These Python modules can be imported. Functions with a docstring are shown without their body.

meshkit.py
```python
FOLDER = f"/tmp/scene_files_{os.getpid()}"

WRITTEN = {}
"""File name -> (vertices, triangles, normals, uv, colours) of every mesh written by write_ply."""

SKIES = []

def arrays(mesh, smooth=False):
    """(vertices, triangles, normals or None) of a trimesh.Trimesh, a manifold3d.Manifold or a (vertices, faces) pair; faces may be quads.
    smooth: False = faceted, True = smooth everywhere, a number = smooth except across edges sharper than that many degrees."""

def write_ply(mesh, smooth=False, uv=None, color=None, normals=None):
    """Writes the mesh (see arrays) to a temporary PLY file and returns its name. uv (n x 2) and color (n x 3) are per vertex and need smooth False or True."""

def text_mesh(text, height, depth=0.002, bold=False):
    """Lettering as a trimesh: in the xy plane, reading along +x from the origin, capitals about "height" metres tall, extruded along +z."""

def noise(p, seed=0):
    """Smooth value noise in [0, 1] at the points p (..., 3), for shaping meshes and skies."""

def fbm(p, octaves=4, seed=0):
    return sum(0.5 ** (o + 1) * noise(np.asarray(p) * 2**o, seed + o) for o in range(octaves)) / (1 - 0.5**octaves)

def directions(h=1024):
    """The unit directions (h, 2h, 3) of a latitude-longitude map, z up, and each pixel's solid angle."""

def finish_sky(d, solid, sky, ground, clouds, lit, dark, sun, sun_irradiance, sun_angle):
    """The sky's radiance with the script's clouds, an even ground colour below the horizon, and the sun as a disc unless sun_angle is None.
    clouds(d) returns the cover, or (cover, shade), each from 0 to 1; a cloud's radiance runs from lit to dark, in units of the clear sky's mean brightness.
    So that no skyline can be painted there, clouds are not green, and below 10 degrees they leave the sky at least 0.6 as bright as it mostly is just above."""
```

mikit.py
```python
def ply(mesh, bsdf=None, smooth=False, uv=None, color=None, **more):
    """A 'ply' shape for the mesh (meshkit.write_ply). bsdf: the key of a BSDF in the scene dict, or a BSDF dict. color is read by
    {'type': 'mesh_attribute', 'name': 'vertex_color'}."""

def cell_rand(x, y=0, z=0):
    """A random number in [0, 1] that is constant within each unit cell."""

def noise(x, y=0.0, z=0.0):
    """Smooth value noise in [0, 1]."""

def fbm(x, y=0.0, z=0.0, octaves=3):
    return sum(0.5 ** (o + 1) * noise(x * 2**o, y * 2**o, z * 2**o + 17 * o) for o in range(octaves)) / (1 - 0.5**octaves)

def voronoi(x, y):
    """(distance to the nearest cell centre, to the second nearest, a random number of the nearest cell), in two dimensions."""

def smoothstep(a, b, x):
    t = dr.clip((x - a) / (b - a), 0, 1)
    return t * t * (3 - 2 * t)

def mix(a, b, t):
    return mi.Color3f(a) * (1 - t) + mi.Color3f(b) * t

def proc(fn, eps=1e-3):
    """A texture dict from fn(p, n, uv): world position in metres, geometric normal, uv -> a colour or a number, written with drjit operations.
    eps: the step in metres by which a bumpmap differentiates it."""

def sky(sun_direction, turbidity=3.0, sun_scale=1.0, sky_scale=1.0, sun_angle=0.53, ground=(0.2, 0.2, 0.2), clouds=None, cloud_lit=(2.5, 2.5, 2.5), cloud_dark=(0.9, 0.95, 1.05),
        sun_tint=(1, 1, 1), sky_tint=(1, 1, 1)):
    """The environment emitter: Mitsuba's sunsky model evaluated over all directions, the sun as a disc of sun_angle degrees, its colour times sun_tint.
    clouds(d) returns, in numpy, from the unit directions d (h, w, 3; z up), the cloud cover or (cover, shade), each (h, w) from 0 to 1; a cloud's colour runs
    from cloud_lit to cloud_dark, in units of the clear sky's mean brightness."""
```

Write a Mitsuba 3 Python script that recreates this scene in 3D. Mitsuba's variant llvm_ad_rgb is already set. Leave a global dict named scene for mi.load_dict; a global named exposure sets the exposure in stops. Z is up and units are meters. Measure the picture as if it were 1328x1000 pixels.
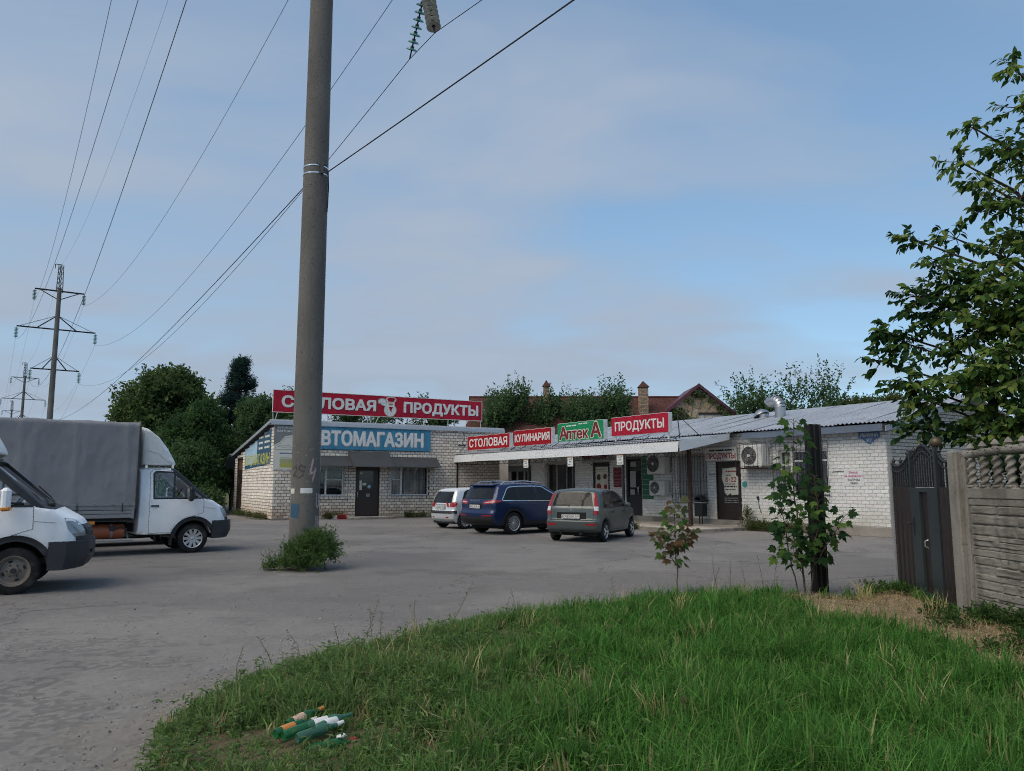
import math, random
import numpy as np, trimesh, manifold3d, shapely
from shapely.geometry import Polygon, Point, box as sbox, MultiPolygon
from shapely.ops import unary_union
from scipy.spatial import Voronoi, cKDTree
import drjit as dr
import mitsuba as mi
import mikit, meshkit
from mikit import noise, fbm, voronoi, cell_rand, smoothstep, mix

PI = math.pi
T4 = mi.ScalarTransform4f
scene, labels = {}, {}

# ------------------------------------------------------------------ camera, sky, exposure
PITCH = math.atan(129 / 1000)
scene['camera'] = {
    'type': 'perspective', 'fov': 2 * math.degrees(math.atan(0.664)), 'fov_axis': 'x',
    'near_clip': 0.05, 'far_clip': 3000.0,
    'to_world': T4().look_at(origin=[0, 0, 1.6], target=[0, math.cos(PITCH), 1.6 + math.sin(PITCH)], up=[0, 0, 1])}


def thin_cloud(d):
    """thin veil of high cloud: streaks that grow longer towards the horizon"""
    el = np.clip(d[..., 2], 0.03, 1)
    p = np.stack([d[..., 0] / (el + 0.22), d[..., 1] / (el + 0.22), el * 0 + 3.1], -1)
    w = meshkit.fbm(p * 0.9 + 1.3, 3, 21) - 0.5
    a = meshkit.fbm(p * np.array([0.75, 1.25, 1]) + w[..., None] * 0.8, 5, 3)
    b = meshkit.fbm(p * np.array([2.2, 4.2, 1]) + w[..., None] * 1.5 + 7.7, 6, 11)
    q = 0.56 * a + 0.44 * b
    left = np.clip(0.5 - 0.75 * d[..., 0], 0, 1)
    low = np.clip(1 - el / 0.42, 0, 1)
    cover = np.clip(0.36 + 2.7 * (q - 0.5) + 0.40 * (left - 0.5) + 0.62 * low ** 1.3, 0.26, 0.95)
    return cover, np.clip(0.45 - 2.6 * (q - 0.5) - 0.25 * (left - 0.5), 0, 1)


scene['sky'] = mikit.sky((-0.48, -0.43, 0.77), turbidity=3, sun_scale=0.29, sky_scale=0.95, sun_angle=52, sun_tint=(0.95, 1.0, 1.08),
                         clouds=thin_cloud, cloud_lit=(0.90, 1.06, 1.30), cloud_dark=(0.70, 0.85, 1.06), sky_tint=(0.88, 0.96, 0.88))
exposure = 2.5

# ------------------------------------------------------------------ helpers
used = {}


def uniq(name):
    n = used.get(name, 0)
    used[name] = n + 1
    return name if n == 0 else f'{name}_{n:03d}'


def FM(ox, oy, deg, oz=0.0):
    c, s = math.cos(math.radians(deg)), math.sin(math.radians(deg))
    return np.array([[c, -s, 0, ox], [s, c, 0, oy], [0, 0, 1, oz], [0, 0, 0, 1.0]])


def TR(x=0, y=0, z=0):
    m = np.eye(4)
    m[:3, 3] = (x, y, z)
    return m


def RX(d): return trimesh.transformations.rotation_matrix(math.radians(d), [1, 0, 0])
def RY(d): return trimesh.transformations.rotation_matrix(math.radians(d), [0, 1, 0])
def RZ(d): return trimesh.transformations.rotation_matrix(math.radians(d), [0, 0, 1])
def moved(m, M):
    m = m.copy()
    m.apply_transform(M)
    return m


def put(key, mesh, bsdf, M=None, smooth=False, color=None):
    """one entry of scene under a fresh key"""
    key = uniq(key)
    if isinstance(mesh, dict):
        d = dict(mesh)
    else:
        extra = {}
        d = mikit.ply(mesh, bsdf, smooth=smooth, color=color, **extra)
    if M is not None:
        d['to_world'] = T4(np.asarray(M, float).tolist())
    scene[key] = d
    return key


PRINT = ('small_print', 'lower_print', 'caption', 'scraps', 'paint_specks', 'hours', 'graffiti')


class Thing:
    def __init__(s, name, label, cat, M=None, group=None, kind=None):
        s.key = uniq(name)
        s.M = np.eye(4) if M is None else M
        labels[s.key] = {'label': label, 'category': cat}
        if group: labels[s.key]['group'] = group
        if kind: labels[s.key]['kind'] = kind

    def part(s, name, mesh, bsdf, smooth=False, under=None, label=None, kind=None, color=None, L=None):
        if isinstance(mesh, list):      # each piece an entry of its own
            return [s.part(name, m, bsdf, smooth, under, label, kind, color, L) for m in mesh][0]
        if name in PRINT: kind = 'stuff'
        k = put((under or s.key) + '__' + name, mesh, bsdf, s.M if L is None else s.M @ L, smooth, color)
        if label or kind:
            labels[k] = {}
            if label: labels[k]['label'] = label
            if kind: labels[k]['kind'] = kind
        return k


def solo(name, mesh, bsdf, label, cat, M=None, smooth=False, group=None, kind=None, color=None):
    k = put(name, mesh, bsdf, M, smooth, color)
    labels[k] = {'label': label, 'category': cat}
    if group: labels[k]['group'] = group
    if kind: labels[k]['kind'] = kind
    return k


def struct(name, mesh, bsdf, label, smooth=False, M=None, color=None):
    k = put(name, mesh, bsdf, M, smooth, color)
    labels[k] = {'label': label, 'kind': 'structure'}
    return k


def cat(*ms):
    ms = [m for g in ms for m in (g if isinstance(g, (list, tuple)) else [g])]
    return trimesh.util.concatenate(ms) if len(ms) > 1 else ms[0]


def CS(g):
    return manifold3d.CrossSection([np.array(g.exterior.coords)[:-1]] + [np.array(q.coords)[:-1] for q in g.interiors], manifold3d.FillRule.EvenOdd)


def bx(x0, x1, y0, y1, z0, z1):
    m = trimesh.creation.box((abs(x1 - x0), abs(y1 - y0), abs(z1 - z0)))
    m.apply_translation(((x0 + x1) / 2, (y0 + y1) / 2, (z0 + z1) / 2))
    return m


def rbx(x0, x1, y0, y1, z0, z1, r=0.01):
    """box with chamfered edges"""
    r = min(r, 0.45 * min(x1 - x0, y1 - y0, z1 - z0))
    p = []
    for X, sx in ((x0, 1), (x1, -1)):
        for Y, sy in ((y0, 1), (y1, -1)):
            for Z, sz in ((z0, 1), (z1, -1)):
                p += [(X, Y + sy * r, Z + sz * r), (X + sx * r, Y, Z + sz * r), (X + sx * r, Y + sy * r, Z)]
    return trimesh.convex.convex_hull(np.array(p))


def tube(pts, r, sides=8, cap=True):
    p = np.asarray(pts, float)
    n = len(p)
    r = np.broadcast_to(np.asarray(r, float), (n,))
    t = np.gradient(p, axis=0)
    t /= np.linalg.norm(t, axis=1, keepdims=True) + 1e-12
    a = np.zeros_like(p)
    v = np.array([0, 0, 1.0]) if abs(t[0, 2]) < 0.9 else np.array([1.0, 0, 0])
    for i in range(n):
        v = v - t[i] * (v @ t[i])
        v /= np.linalg.norm(v) + 1e-12
        a[i] = v
    b = np.cross(t, a)
    ang = np.arange(sides) * 2 * PI / sides + PI / sides
    V = p[:, None] + r[:, None, None] * (np.cos(ang)[None, :, None] * a[:, None] + np.sin(ang)[None, :, None] * b[:, None])
    V = V.reshape(-1, 3)
    F = []
    for i in range(n - 1):
        for j in range(sides):
            q = (i * sides + j, i * sides + (j + 1) % sides, (i + 1) * sides + (j + 1) % sides, (i + 1) * sides + j)
            F += [(q[0], q[1], q[2]), (q[0], q[2], q[3])]
    if cap:
        V = np.vstack([V, p[:1], p[-1:]])
        for j in range(sides):
            F += [(n * sides, (j + 1) % sides, j), (n * sides + 1, (n - 1) * sides + j, (n - 1) * sides + (j + 1) % sides)]
    return trimesh.Trimesh(V, F, process=False)


def bar(p, q, r, sides=4): return tube([p, q], r, sides)


def lathe(prof, n=24):
    m = trimesh.creation.revolve(np.array(prof, float), sections=n)
    return m


def sheet(nx, ny, fn):
    """grid mesh, fn(u, v) arrays in 0..1 -> (x, y, z)"""
    u, v = np.meshgrid(np.linspace(0, 1, nx), np.linspace(0, 1, ny))
    P = np.stack(fn(u, v), -1).reshape(-1, 3)
    i, j = np.meshgrid(np.arange(nx - 1), np.arange(ny - 1))
    a = (j * nx + i).ravel()
    F = np.vstack([np.stack([a, a + 1, a + nx + 1], 1), np.stack([a, a + nx + 1, a + nx], 1)])
    return trimesh.Trimesh(P, F, process=False)


def thick(m, d):
    """give an open sheet a thickness along the vector d"""
    V = np.vstack([m.vertices, m.vertices + np.asarray(d, float)])
    n = len(m.vertices)
    F = [m.faces, m.faces[:, ::-1] + n]
    e = np.sort(m.edges, axis=1)
    idx = trimesh.grouping.group_rows(e, require_count=1)
    E = m.edges[idx]
    F += [np.stack([E[:, 1], E[:, 0], E[:, 0] + n], 1), np.stack([E[:, 1], E[:, 0] + n, E[:, 1] + n], 1)]
    return trimesh.Trimesh(V, np.vstack(F), process=False)


def ext(poly, d):
    """shapely polygon in (x, z) -> solid between y = 0 and y = -d (towards the viewer of a facade)"""
    ms = []
    for g in getattr(poly, 'geoms', [poly]):
        if g.is_empty or g.area < 1e-7: continue
        ms.append(trimesh.creation.extrude_polygon(g, d, engine='earcut'))
    return moved(cat(ms), RX(90))


def poly_of(mesh):
    """outline of a text_mesh as a shapely shape"""
    f = mesh.faces[mesh.face_normals[:, 2] > 0.9]
    return unary_union([Polygon(mesh.vertices[t][:, :2]) for t in f if Polygon(mesh.vertices[t][:, :2]).area > 1e-12])


_TXT = {}


def text(s, x, z, w, h, d=0.012, y=0.0, bold=True, grow=0.0, slant=0.0):
    """lettering on a facade: left x, base z, width w, capital height h, standing proud of plane y"""
    k = (s, bold)
    if k not in _TXT: _TXT[k] = meshkit.text_mesh(s, 1.0, 1.0, bold)
    m = _TXT[k].copy()
    v = m.vertices
    x0, x1 = v[:, 0].min(), v[:, 0].max()
    m.vertices = np.stack([(v[:, 0] - x0) / (x1 - x0) * w + slant * v[:, 1] * h, v[:, 1] * h, v[:, 2] * d], 1)
    if grow:
        p = poly_of(m).buffer(grow, join_style=1)
        m = cat([trimesh.creation.extrude_polygon(g, d, engine='earcut') for g in getattr(p, 'geoms', [p])])
    return moved(m, TR(x, y, z) @ RX(90))


def dashes(x0, x1, z, h, rng, y=0.0, d=0.004, word=(0.06, 0.16), gap=0.03):
    """a line of print too small to read: a row of short bars"""
    ms, x = [], x0
    while x < x1 - 0.02:
        e = min(x1, x + rng.uniform(*word))
        ms.append(bx(x, e, y - d, y, z, z + h))
        x = e + gap
    return ms


def leaves_mesh(P, D, N, Ln, Wd, fold=0.25, droop=0.15):
    """diamond leaves, two triangles each: base P, axis D, face normal N (arrays)"""
    D = D / (np.linalg.norm(D, axis=1, keepdims=True) + 1e-9)
    S = np.cross(D, N)
    S /= np.linalg.norm(S, axis=1, keepdims=True) + 1e-9
    N = np.cross(S, D)
    Ln, Wd = np.broadcast_to(Ln, (len(P),))[:, None], np.broadcast_to(Wd, (len(P),))[:, None]
    a = P
    b = P + D * Ln * 0.45 + S * Wd / 2 + N * Wd * fold
    c = P + D * Ln - N * Ln * droop
    e = P + D * Ln * 0.45 - S * Wd / 2 + N * Wd * fold
    V = np.stack([a, b, c, e], 1).reshape(-1, 3)
    i = np.arange(len(P)) * 4
    F = np.vstack([np.stack([i, i + 1, i + 2], 1), np.stack([i, i + 2, i + 3], 1)])
    return V, F


def rnd_dirs(rng, n):
    v = rng.normal(size=(n, 3))
    return v / np.linalg.norm(v, axis=1, keepdims=True)


# ------------------------------------------------------------------ materials
def mat(name, rgb, rough=0.6, metal=0.0, spec=0.5, **more):
    col = {'type': 'rgb', 'value': list(rgb)} if not callable(rgb) else mikit.proc(rgb)
    b = {'type': 'principled', 'base_color': col, 'roughness': rough, 'metallic': metal, 'specular': spec, **more}
    bump = b.pop('bump', None)
    if bump:
        b = {'type': 'bumpmap', 'arbitrary': mikit.proc(bump[0], bump[1]), 'scale': bump[2], 'bsdf': b}
    scene[name] = {'type': 'twosided', 'bsdf': b}


def vmat(name, rough=0.8, spec=0.2):
    scene[name] = {'type': 'twosided', 'bsdf': {'type': 'principled', 'base_color': {'type': 'mesh_attribute', 'name': 'vertex_color'}, 'roughness': rough, 'specular': spec}}


EDGE = [(-1.45, 3.0), (-1.8, 3.9), (-2.0, 4.6), (-2.28, 5.35), (-2.26, 5.95), (-2.07, 6.6), (-1.60, 7.5), (-0.97, 8.42), (-0.46, 9.13), (0.40, 9.77), (1.4, 10.4), (2.54, 10.9), (3.7, 11.35), (4.3, 11.2), (4.8, 11.0), (5.3, 11.75)]   # rim of the grass verge


def asphalt_c(p, n, uv):
    g = fbm(p.x * 0.45, p.y * 0.45, 0.0, 4)
    m = fbm(p.x * 3.1, p.y * 2.3, 5.0, 4)
    s = noise(p.x * 55, p.y * 55, 1.0)
    s2 = noise(p.x * 19, p.y * 19, 3.0)
    dust = smoothstep(0.42, 0.66, g + 0.25 * (m - 0.5))
    near = smoothstep(13.0, 5.0, p.y) * smoothstep(-1.0, -4.0, p.x)
    c = mix((0.135, 0.126, 0.120), (0.205, 0.192, 0.178), dust * 0.42 + near * 0.36)
    worn = smoothstep(0.50, 0.60, fbm(p.x * 1.3 + 9, p.y * 2.6, 2.0, 5)) * (0.25 + 0.5 * near)
    c = c * (1 - worn * 0.42 * smoothstep(0.35, 0.6, s2))
    edge = mi.Float(99)
    for (ax, ay), (bx_, by_) in zip(EDGE[:-1], EDGE[1:]):
        ux, uy = bx_ - ax, by_ - ay
        t = dr.clip(((p.x - ax) * ux + (p.y - ay) * uy) / (ux * ux + uy * uy), 0, 1)
        edge = dr.minimum(edge, dr.square(p.x - ax - t * ux) + dr.square(p.y - ay - t * uy))
    edge = dr.sqrt(edge)
    c = mix(c, mix((0.20, 0.182, 0.155), (0.14, 0.122, 0.098), m), 0.75 * smoothstep(0.75, 0.05, edge + 0.9 * (m - 0.5)))
    oil = smoothstep(0.66, 0.74, fbm(p.x * 0.9 + 31, p.y * 0.9, 4.0, 4)) * smoothstep(9.0, 14.0, p.y)
    c = c * (1 - 0.15 * oil)
    d1, d2, _ = voronoi(p.x * 0.33 + 0.35 * m, p.y * 0.33 + 0.35 * g)
    crack = 1 - smoothstep(0.006, 0.022, d2 - d1)
    c = c * (1 - 0.30 * crack * smoothstep(0.45, 0.6, fbm(p.x * 0.3, p.y * 0.3, 8.0, 2)))
    return c * (0.88 + 0.14 * s + 0.10 * s2)


mat('asphalt', asphalt_c, 0.88, spec=0.25, bump=(lambda p, n, uv: fbm(p.x * 22, p.y * 22, 0.0, 3) + 0.6 * noise(p.x * 7, p.y * 7, 2.0), 4e-3, 0.012))
mat('soil', lambda p, n, uv: mix((0.055, 0.05, 0.03), (0.15, 0.12, 0.075), fbm(p.x * 6, p.y * 6, 0.0, 4)), 0.95, spec=0.1)
mat('dry_soil', lambda p, n, uv: mix((0.10, 0.078, 0.05), (0.22, 0.17, 0.11), fbm(p.x * 9, p.y * 9, 0.0, 4)), 0.95, spec=0.1)
mat('far_field', lambda p, n, uv: mix((0.05, 0.065, 0.03), (0.10, 0.10, 0.05), fbm(p.x * 0.05, p.y * 0.05, 0.0, 4)), 0.95, spec=0.1)


def concrete(c0, c1, sc, streak=0.0):
    def fn(p, n, uv):
        a = fbm(p.x * sc + p.y * 0.7 * sc, p.y * sc, p.z * sc * 0.55, 5)
        s = noise(p.x * 60, p.y * 60, p.z * 60)
        k = fbm(p.x * 9 + p.y * 7, 0.0, p.z * 0.6, 3)
        c = mix(c0, c1, smoothstep(0.3, 0.7, a))
        pit = smoothstep(0.80, 0.9, noise(p.x * 24, p.y * 24, p.z * 24))
        return c * (0.90 + 0.2 * s) * (1 - streak * smoothstep(0.5, 0.75, k)) * (1 - 0.35 * pit)
    return fn


mat('pole_concrete', concrete((0.126, 0.120, 0.111), (0.158, 0.151, 0.140), 1.3, 0.07), 0.85, spec=0.2, bump=(lambda p, n, uv: fbm(p.x * 16, p.y * 16, p.z * 10, 4), 3e-3, 0.004))
mat('fence_concrete', concrete((0.165, 0.152, 0.130), (0.26, 0.24, 0.21), 3.0, 0.30), 0.9, spec=0.2, bump=(lambda p, n, uv: fbm(p.x * 25, p.y * 25, p.z * 25, 4), 3e-3, 0.01))
mat('plinth_concrete', concrete((0.20, 0.18, 0.155), (0.34, 0.31, 0.27), 1.8, 0.25), 0.9, spec=0.2)
mat('mortar_grey', concrete((0.055, 0.045, 0.037), (0.10, 0.085, 0.07), 4.0), 0.95, spec=0.1)
mat('mortar_white', concrete((0.36, 0.345, 0.32), (0.48, 0.465, 0.435), 2.0, 0.15), 0.95, spec=0.1)


def galv(c0, c1):
    def fn(p, n, uv):
        a = fbm(p.x * 0.9 + p.y * 0.5, p.y * 0.9 - p.x * 0.4, p.z * 1.5, 4)
        r = smoothstep(0.62, 0.75, fbm(p.x * 2.3, p.y * 2.3, p.z * 3.0, 4))
        return mix(mix(c0, c1, a), (0.22, 0.15, 0.10), 0.25 * r)
    return fn


mat('zinc_roof', galv((0.33, 0.35, 0.38), (0.50, 0.52, 0.55)), 0.45, metal=0.35)
mat('zinc_trim', galv((0.32, 0.35, 0.38), (0.42, 0.45, 0.48)), 0.45, metal=0.35)
mat('white_sheet', galv((0.58, 0.60, 0.61), (0.70, 0.71, 0.72)), 0.5, metal=0.0)
mat('duct_steel', galv((0.38, 0.40, 0.42), (0.50, 0.52, 0.54)), 0.38, metal=0.9)
mat('blue_trim', galv((0.10, 0.13, 0.18), (0.17, 0.21, 0.27)), 0.45, metal=0.2)
mat('dark_steel', (0.018, 0.018, 0.02), 0.5)
mat('rust_steel', lambda p, n, uv: mix((0.03, 0.020, 0.018), (0.07, 0.036, 0.026), fbm(p.x * 9, p.y * 9, p.z * 9, 3)), 0.7)
mat('awning_grey', lambda p, n, uv: mix((0.042, 0.043, 0.044), (0.062, 0.063, 0.064), fbm(p.x * 2, p.y * 2, p.z * 2, 4)), 0.5)
mat('door_brown', (0.026, 0.017, 0.014), 0.4)
mat('brown_post', lambda p, n, uv: mix((0.006, 0.0045, 0.004), (0.012, 0.009, 0.008), fbm(p.x * 12, p.y * 12, p.z * 3, 4)), 0.42)
mat('gate_brown', lambda p, n, uv: mix((0.016, 0.010, 0.010), (0.028, 0.019, 0.018), fbm(p.x * 6, p.y * 6, p.z * 2, 4)), 0.4)
mat('gate_green', lambda p, n, uv: mix((0.018, 0.026, 0.029), (0.030, 0.040, 0.043), fbm(p.x * 6, p.y * 6, p.z * 3, 4)), 0.4)
mat('gold_paint', (0.12, 0.09, 0.055), 0.45, metal=0.5)
mat('pvc_white', (0.62, 0.62, 0.60), 0.4)
mat('pale_beige', (0.55, 0.50, 0.43), 0.7)
mat('dark_inside', (0.02, 0.02, 0.022), 0.8)
mat('dark_glass', (0.012, 0.014, 0.016), 0.06, spec=0.6)
mat('tint_glass', (0.012, 0.013, 0.015), 0.09, spec=0.30)
mat('curtain_green', (0.42, 0.47, 0.33), 0.9)
mat('curtain_grey', (0.16, 0.17, 0.17), 0.9)
mat('sign_red', lambda p, n, uv: mix((0.32, 0.014, 0.034), (0.46, 0.018, 0.045), fbm(p.x, p.y, p.z, 3)) * (1 - 0.22 * smoothstep(0.5, 0.8, fbm(p.x * 7 + p.y * 7, 0.0, p.z * 0.8, 3))), 0.6, spec=0.15)
mat('sign_deep_red', lambda p, n, uv: mix((0.27, 0.010, 0.016), (0.38, 0.012, 0.022), fbm(p.x, p.y, p.z, 3)) * (1 - 0.22 * smoothstep(0.5, 0.8, fbm(p.x * 7 + p.y * 7, 0.0, p.z * 0.8, 3))), 0.6, spec=0.15)
mat('sign_blue', lambda p, n, uv: mix((0.045, 0.20, 0.33), (0.080, 0.27, 0.40), fbm(p.x * 1.5, p.y * 1.5, p.z, 4)) * (1 - 0.20 * smoothstep(0.45, 0.8, fbm(p.x * 6 + p.y * 6, 0.0, p.z * 0.7, 3))), 0.6, spec=0.15)
mat('sign_green', (0.015, 0.24, 0.10), 0.6, spec=0.15)
mat('poster_blue', (0.03, 0.085, 0.15), 0.5)
mat('sky_print', (0.35, 0.50, 0.62), 0.5)
mat('print_yellow', (0.42, 0.42, 0.10), 0.5)
mat('print_white', (0.66, 0.66, 0.64), 0.5)
mat('print_cream', (0.62, 0.60, 0.52), 0.6)
mat('print_grey', (0.20, 0.205, 0.20), 0.5)
mat('print_mid', (0.30, 0.31, 0.31), 0.5)
mat('print_black', (0.02, 0.02, 0.022), 0.5)
mat('print_red', (0.30, 0.02, 0.025), 0.5)
mat('print_orange', (0.55, 0.22, 0.05), 0.5)
mat('print_magenta', (0.42, 0.05, 0.20), 0.5)
mat('print_skin', (0.60, 0.40, 0.30), 0.5)
mat('plate_blue', (0.13, 0.20, 0.34), 0.5)
mat('street_blue', (0.10, 0.17, 0.32), 0.5)
mat('print_darkred', (0.16, 0.012, 0.016), 0.5)
mat('board_green', (0.012, 0.11, 0.055), 0.5)
mat('teal_paint', (0.06, 0.30, 0.30), 0.5)
mat('ac_white', (0.60, 0.60, 0.57), 0.45)
mat('faded_black', (0.055, 0.052, 0.05), 0.7)
mat('paint_pale', (0.44, 0.42, 0.40), 0.8)
mat('paint_pink', (0.40, 0.30, 0.30), 0.8)
mat('tile_red', lambda p, n, uv: mix((0.058, 0.027, 0.024), (0.130, 0.062, 0.052), fbm(p.x * 2.2, p.y * 2.2, p.z * 2.2, 4)), 0.85, spec=0.08)
mat('barge_maroon', (0.075, 0.02, 0.03), 0.45)
mat('wood_brown', (0.10, 0.055, 0.035), 0.7)
for nm, c in (('glass_green_solid', (0.05, 0.36, 0.13)), ('glass_teal', (0.14, 0.42, 0.28))):
    scene[nm] = {'type': 'principled', 'base_color': {'type': 'rgb', 'value': list(c)}, 'roughness': 0.06, 'spec_trans': 0.75, 'eta': 1.45}
mat('insulator_green', (0.10, 0.30, 0.27), 0.12, spec=0.7)
mat('insulator_grey', (0.42, 0.44, 0.40), 0.15, spec=0.7)
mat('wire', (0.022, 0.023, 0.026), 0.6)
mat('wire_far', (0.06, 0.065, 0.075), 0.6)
mat('bark', lambda p, n, uv: mix((0.045, 0.036, 0.028), (0.10, 0.085, 0.07), fbm(p.x * 7, p.y * 7, p.z * 2.5, 4)), 0.9, spec=0.1)
mat('twig', (0.10, 0.075, 0.05), 0.8)
vmat('brick_v')
vmat('stone_v')
vmat('dry_v', 0.9, 0.1)
scene['leaf_v'] = {'type': 'principledthin', 'base_color': {'type': 'mesh_attribute', 'name': 'vertex_color'}, 'roughness': 0.5, 'diff_trans': 0.95, 'spec_trans': 0.0, 'eta': 1.35}
scene['grass_v'] = {'type': 'principledthin', 'base_color': {'type': 'mesh_attribute', 'name': 'vertex_color'}, 'roughness': 0.55, 'diff_trans': 0.8, 'spec_trans': 0.0, 'eta': 1.3}
for nm, c in (('leaf_a', (0.120, 0.205, 0.046)), ('leaf_b', (0.072, 0.140, 0.040)), ('leaf_c', (0.210, 0.275, 0.070)), ('leaf_d', (0.032, 0.075, 0.030)),
              ('leaf_brown', (0.135, 0.085, 0.045)), ('leaf_olive', (0.12, 0.13, 0.06)), ('leaf_orange', (0.30, 0.12, 0.03))):
    scene[nm] = {'type': 'principledthin', 'base_color': {'type': 'rgb', 'value': list(c)}, 'roughness': 0.5, 'diff_trans': 1.0, 'spec_trans': 0.0, 'eta': 1.35}
scene['window_glass'] = {'type': 'thindielectric'}


def van_paint(p, n, uv):
    d = fbm(p.x * 3, p.y * 3, p.z * 3, 4)
    low = smoothstep(0.85, 0.35, p.z)
    return mix((0.88, 0.89, 0.90), (0.50, 0.48, 0.44), 0.10 * d + 0.45 * low * d)


mat('van_white', van_paint, 0.28, clearcoat=0.6, clearcoat_gloss=0.9)
mat('fairing_white', lambda p, n, uv: mix((0.76, 0.75, 0.73), (0.64, 0.62, 0.58), fbm(p.x * 2, p.y * 2, p.z * 2, 4)), 0.45)
mat('bumper_grey', lambda p, n, uv: mix((0.014, 0.017, 0.023), (0.032, 0.033, 0.037), fbm(p.x * 6, p.y * 6, p.z * 6, 4)), 0.5)
mat('rubber', lambda p, n, uv: mix((0.018, 0.018, 0.019), (0.05, 0.046, 0.042), smoothstep(0.5, 0.75, fbm(p.x * 7, p.y * 7, p.z * 7, 4))), 0.85, spec=0.2)
mat('black_plastic', (0.016, 0.016, 0.018), 0.5)
mat('under_black', (0.012, 0.012, 0.012), 0.9)
mat('steel_rim', lambda p, n, uv: mix((0.15, 0.125, 0.105), (0.26, 0.23, 0.20), fbm(p.x * 9, p.y * 9, p.z * 9, 4)), 0.6, metal=0.3)
mat('alloy', (0.62, 0.63, 0.65), 0.3, metal=0.7)
mat('tarp_grey', lambda p, n, uv: mix((0.185, 0.187, 0.20), (0.245, 0.248, 0.262), fbm(p.x * 1.1, p.y * 1.1, p.z * 0.8, 5)), 0.6, bump=(lambda p, n, uv: fbm(p.x * 2.2 + p.y * 2, p.y * 1.5, p.z * 1.2, 4), 5e-3, 0.06))
mat('board_grey', (0.23, 0.235, 0.245), 0.55)
mat('gas_orange', lambda p, n, uv: mix((0.36, 0.095, 0.035), (0.26, 0.08, 0.04), fbm(p.x * 5, p.y * 5, p.z * 5, 4)), 0.5)
mat('lamp_clear', (0.30, 0.32, 0.33), 0.12, metal=0.4)
mat('lamp_red', (0.34, 0.012, 0.016), 0.1, spec=0.7)
mat('lamp_white', (0.65, 0.62, 0.60), 0.15)
mat('amber', (0.60, 0.22, 0.03), 0.2)
mat('chrome', (0.80, 0.80, 0.80), 0.12, metal=1.0)
mat('car_grey', (0.095, 0.110, 0.106), 0.30, metal=0.45, clearcoat=1.0, clearcoat_gloss=0.95)
mat('car_blue', (0.007, 0.022, 0.080), 0.25, metal=0.30, clearcoat=1.0, clearcoat_gloss=0.95)
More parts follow.
